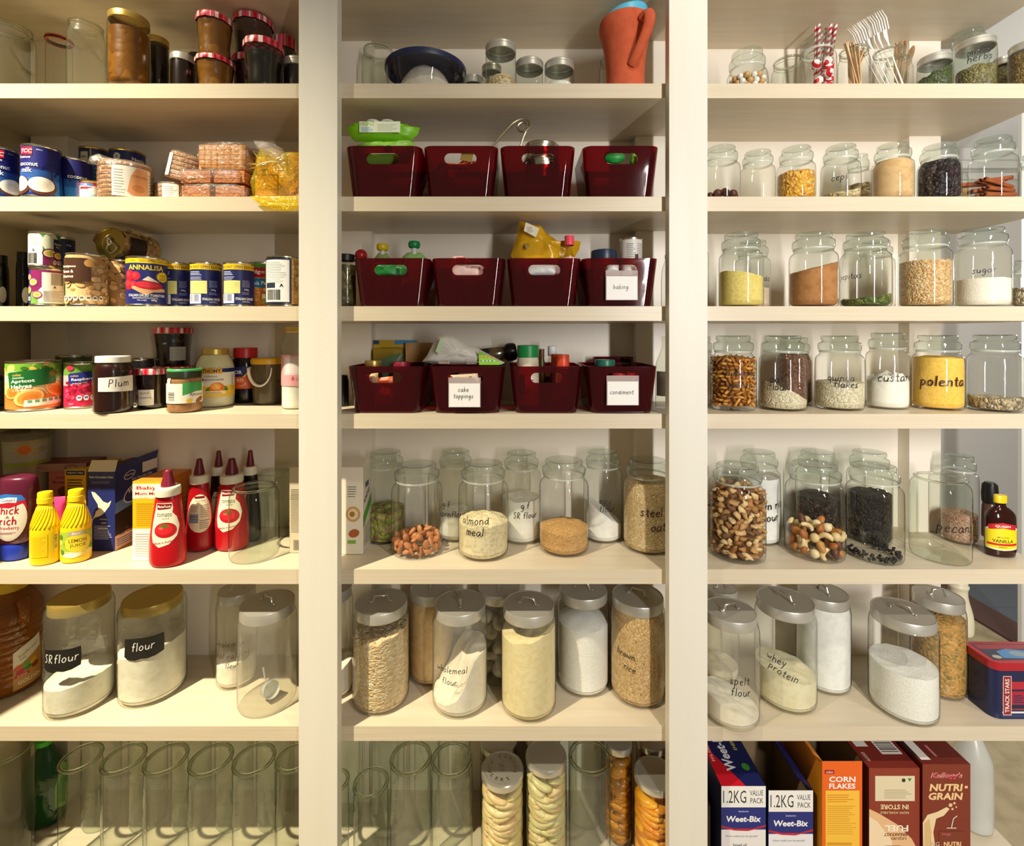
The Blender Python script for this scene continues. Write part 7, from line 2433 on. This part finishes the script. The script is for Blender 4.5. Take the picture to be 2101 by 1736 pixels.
PEAR = [ink('dcc684', .35), ink('d6c27a', .35), ink('e0cc92', .35), ink('dcbc84', .35)]
PEAR2 = [ink('ccc288', .35), ink('d4c68c', .35), ink('d2b880', .35)]
PCH = [ink('e89410', .3), ink('f0a81c', .3), ink('d8800c', .3)]
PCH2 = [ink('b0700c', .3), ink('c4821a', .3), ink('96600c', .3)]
fruit_jar(R_(987, 1075, 7, 1543, yn=.006), 'jar of pale pear slices with embossed lid lettering', PEAR, 1)
fruit_jar(R_(1078, 1163, 7, 1517, yn=.010), 'jar of greenish pear slices with a plain metal lid', PEAR2, 2, False)
fruit_jar(R_(1300, 1390, 7, 1553, yn=.006), 'jar of bright orange peaches against the right upright', PCH, 3, False)
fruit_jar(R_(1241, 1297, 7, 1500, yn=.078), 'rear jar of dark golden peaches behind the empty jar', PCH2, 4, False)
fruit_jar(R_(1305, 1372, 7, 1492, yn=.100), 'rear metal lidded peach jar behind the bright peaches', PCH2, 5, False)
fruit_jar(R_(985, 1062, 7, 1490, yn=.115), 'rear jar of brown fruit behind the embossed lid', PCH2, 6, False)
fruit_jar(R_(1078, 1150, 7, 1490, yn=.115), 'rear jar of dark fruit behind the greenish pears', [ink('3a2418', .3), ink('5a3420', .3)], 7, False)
jar(R_(1166, 1236, 7, 1462, yn=.118), 'rear bottling jar behind the tall empty jar beside peaches', glass=GLASSG, **DIM)

# cereal boxes
z7 = ZS[7] + .0005


def box_at(label, x0, x1, ytop, Y, dp, mats, art, open_=False, name='cereal_box'):
    d_ = 1 + Y
    h = (HY - ytop) / 1000 * d_ - z7
    return carton(label, (faceX(x0, d_), Y, z7), faceX(x1, d_) - faceX(x0, d_), dp, h, mats, 0, name, 'cereal box', art=art, open_=open_)


def wheat(dark):
    def f(F, R, T, w, dp, h):
        F.rect(0, h - 44, w, h, 'eeecea', 4); F.rect(0, h - 90, w, h - 44, '1c2878', 4)
        F.poly([(0, h - 82), (w * .3, h - 88), (w * .7, h - 88), (w, h - 80), (w, h - 84), (w * .6, h - 93), (w * .3, h - 92), (0, h - 86)], 'c01c34')
        F.text(w * .30, h - 22, 26, '1.2KG', '24302c', .0, w=w * .52); F.text(w * .79, h - 14, 11, 'VALUE', '24302c', .0, w=w * .30); F.text(w * .80, h - 30, 11, 'PACK', '24302c', .0, w=w * .29)
        F.text(w * .5, h - 52, 3.6, 'Sanitarium', 'c8d0e8', .02); F.text(w * .5, h - 68, 12.5, 'Weet-Bix', 'f4f4f8', .07, .1, w=w * .78)
        F.text(w * .46, h - 104, 5, 'How could you do goody?', '8a8a92', .0, w=w * .72); F.text(w * .42, h - 122, 6.5, 'bowl of', '6a6a70', .02); F.text(w * .46, h - 131, 7, 'summer', '4a4a50', .02); F.lines(w * .2, h - 165, w * .8, h - 142, 3, 'b0b0b4', .3)
        if not dark:
            T.rect(0, 0, w, dp, '141c54', 4); T.poly([(0, 0), (w * .55, 0), (w * .14, dp * .55), (w * .18, dp), (0, dp)], 'd01428')
            T.text(w * .42, dp * .60, 22, 'Weet-Bix', 'f0f0f4', .07, rot=pi / 2, w=110); T.text(w * .10, dp * .62, 7, '99% FAT FREE', 'f0d8d8', .03, rot=pi / 2, w=70); T.text(w * .76, dp * .72, 8, 'ENERGY', 'c8c43c', .03, rot=pi / 2); T.ell(w * .78, dp * .30, 8, 9, '3c8c2c')
    return f


wf = ink('e6e2e2')
t = box_at('white and navy wheat biscuit box with a red striped top', 1480, 1571, 1613, .012, .150, ('e8e4e6', '16205c', '141c54', '20305c'), wheat(False))
t = box_at('white and navy wheat biscuit box with its top open', 1577, 1668, 1622, .012, .150, ('e6e6ec', '16205c', '141c54', '20305c'), wheat(True), True)
hh = (HY - 1622) / 1000 * 1.012 - z7
w_ = faceX(1668, 1.012) - faceX(1577, 1.012)
m = M().add([(w_, .0, hh), (w_, .150, hh), (w_ - .030, .150, hh + .028), (w_ - .030, .004, hh + .024)], [(0, 1, 2, 3)], 0, False)
m.add([(w_ - .0008, .0, hh - .0005), (w_ - .0008, .150, hh - .0005), (w_ - .0308, .150, hh + .0272), (w_ - .0308, .004, hh + .0232)], [(3, 2, 1, 0)], 0, False)
m.build('flap', ink('18225c'), t, 0)
d = Decal(onplane((w_ - .030, .004, hh + .0242), (0, 1, 0), (.03, 0, -.024)))
d.v = 0
d.ell(18, 20, 7, 6, '5c9c2c'); d.text(80, 18, 9, 'ENERGY', '8a9a40', .03, w=44); d.build('flap_print', t)


def cornflakes(F, R, T, w, dp, h):
    F.rect(w * .06, h - 26, w * .30, h - 18, 'a01828'); F.text(w * .18, h - 22, 5, 'coles', 'f0d0c0', .04)
    F.text(w * .50, h - 37, 11.5, 'CORN', 'f6f2ec', .07, w=w * .66); F.text(w * .50, h - 51, 11, 'FLAKES', 'f6f2ec', .07, w=w * .66)
    F.rect(w * .08, 4, w * .93, h - 60, 'f4c040', 3); F.lines(w * .12, h - 84, w * .80, h - 66, 4, 'd88a20', .4); F.lines(w * .12, h - 150, w * .86, h - 88, 14, 'd8982c', .25); F.lines(w * .12, 10, w * .8, h - 156, 6, 'd8982c', .3)


t = box_at('orange corn flakes box with its top torn open', 1687, 1769, 1562, .004, .140, ('e8641c', 'd8881c', 'e0701c', 'e0901c'), cornflakes, True)
h_c = (HY - 1562) / 1000 * 1.004 - z7
w_c = faceX(1769, 1.004) - faceX(1687, 1.004)
M().add([(0, 0, h_c), (0, .140, h_c), (-.022, .140, h_c + .020), (-.018, .0, h_c + .014)], [(0, 1, 2, 3)], 0, False).add([(0.0006, 0, h_c), (.0006, .140, h_c), (-.0214, .140, h_c + .0206), (-.0174, .0, h_c + .0146)], [(3, 2, 1, 0)], 0, False).build('flap', ink('e8963c'), t, 0)


def liquid(F, R, T, w, dp, h):
    F.rect(w * .12, h - 68, w * .90, h - 16, 'e0d2b0', 3); F.lines(w * .30, h - 62, w * .86, h - 42, 5, 'a09478', .3); F.poly([(w * .80, h - 28), (w * .76, h - 21), (w * .84, h - 21)], '3c7c3c'); F.ell(w * .68, h - 25, 4, 4, '3a3424')
    F.text(w * .50, h - 80, 10, 'IN STORE', 'ecd8a8', .06, rot=pi, w=w * .55); F.text(w * .50, h - 92, 5, 'NOW AVAILABLE', 'e0c898', .03, rot=pi, w=w * .56)
    F.poly([(0, h - 84), (w * .20, h - 94), (w * .55, h - 116), (w * .84, h - 146), (w, h - 178), (w, 0), (0, 0)], 'e4b888'); F.poly([(0, h - 100), (w * .16, h - 110), (w * .45, h - 150), (w * .50, 0), (0, 0)], 'f0d8b4')
    F.text(w * .54, h - 124, 13, 'FUEL', 'f4ecd8', .07, rot=pi, w=w * .46); F.text(w * .52, h - 137, 6.5, 'BREAKFAST', '5a2418', .05, rot=pi, w=w * .46); F.text(w * .58, h - 145, 6, 'LIQUID', '5a2418', .05, rot=pi, w=w * .30)
    F.rect(w * .32, 8, w * .62, h - 160, '6a2418', 2); F.text(w * .47, h - 176, 8, 'FUEL', 'f0e4c8', .05, rot=pi)
    T.rect(w * .10, dp * .35, w * .35, dp, 'e8e4dc', 2); T.rect(w * .50, dp * .22, w * .92, dp * .95, 'e8e4dc', 3); T.bars(w * .53, dp * .26, w * .89, dp * .90, '2a2422', 18, True); T.text(w * .12, dp * .18, 8, '6050', 'e0d0c0', .02, rot=-pi / 2 + pi); T.ell(w * .14, dp * .80, 7, 6, 'e8e0d0')


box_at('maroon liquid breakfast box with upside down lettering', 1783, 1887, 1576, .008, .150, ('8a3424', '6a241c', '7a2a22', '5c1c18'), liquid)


def grainbox(F, R, T, w, dp, h):
    F.text(w * .50, h - 24, 15, "Kellogg's", 'f0dcd0', .085, .25, w=w * .66); F.text(w * .50, h - 24, 15, "Kellogg's", 'c01c3c', .03, .25, w=w * .64)
    F.text(w * .49, h - 48, 15, 'NUTRI', 'ecc890', .09, .12, w=w * .70); F.text(w * .91, h - 47, 5, '-', 'ecc890', .1, w=6); F.text(w * .48, h - 66, 15, 'GRAIN', 'ecc890', .09, .12, w=w * .72)
    F.poly([(w * .02, 0), (0, h - 120), (w * .10, h - 104), (w * .30, h - 98), (w * .50, h - 88), (w * .56, h - 92), (w * .44, h - 106), (w * .28, h - 112), (w * .22, h - 140), (w * .26, h - 170), (w * .24, 0)], 'e8d0a4'); F.poly([(w * .04, 0), (w * .03, h - 122), (w * .14, h - 112), (w * .18, h - 140), (w * .16, 0)], 'd8b480')
    for u, v, r in ((.58, 84, 4), (.66, 80, 2.6), (.62, 92, 2.4), (.70, 88, 1.8)):
        F.ell(w * u, h - v, r, r, 'e0c090')
    F.stroke([(w * .60, h - 130), (w * .64, h - 112), (w * .72, h - 106)], 1.6, 'f0e8dc', 0); F.rect(w * .50, h - 132, w * .70, h - 130.5, 'f0e8dc', 2)
    F.rect(w * .34, 0, w * .88, h - 138, '7a3420', 3); F.text(w * .50, h - 144, 5, "Kellogg's", 'e06080', .03, .2); F.text(w * .62, h - 164, 9, 'NUTRI', 'ecc890', .07, w=w * .36); F.text(w * .62, h - 176, 9, 'GRAIN', 'ecc890', .07, w=w * .38); F.text(w * .26, h - 164, 9, 'NG', 'c8b090', .04)
    T.rect(w * .06, 10, w * .26, dp, 'e8e4e0', 2); T.rect(0, 20, w * .06, dp, '241c1c', 2); T.lines(w * .42, 18, w * .50, dp - 10, 2, 'c87888', .4)


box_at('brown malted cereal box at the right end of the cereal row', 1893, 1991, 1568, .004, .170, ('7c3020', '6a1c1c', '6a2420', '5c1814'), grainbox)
s = spot(1952, 2041, 7, 1492, yn=.105, topk=.2)
t = thing('plastic_jug', 'milky white plastic jug standing behind the cereal boxes', 'jug', s.loc)
M().lathe(rnd([(0, .003), (.92 * s.R, 0), (s.R, .010), (s.R, .62 * s.H), (.95 * s.R, .74 * s.H), (.55 * s.R, .90 * s.H), (.36 * s.R, .95 * s.H), (.36 * s.R, s.H)], 2), 32).build('jug_body', MILKY, t, 0)
M().lathe([(.38 * s.R, .96 * s.H), (.42 * s.R, .965 * s.H), (.42 * s.R, 1.02 * s.H), (0, 1.02 * s.H)], 20).build('cap', ink('d8dcd8', .4), t, .6)
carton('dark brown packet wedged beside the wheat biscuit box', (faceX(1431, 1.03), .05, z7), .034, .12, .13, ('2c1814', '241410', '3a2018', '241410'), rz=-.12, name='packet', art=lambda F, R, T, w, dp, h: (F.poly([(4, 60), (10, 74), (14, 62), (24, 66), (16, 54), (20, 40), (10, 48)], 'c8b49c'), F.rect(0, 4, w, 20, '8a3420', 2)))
jar(R_(1430, 1462, 7, 1640, yn=.10), 'rear jar of peaches peeping between the upright and packet', kind='bottling', lid=None, glass=GLASS, fill=(PCH[0], 1660, 'flat', 0, 0))
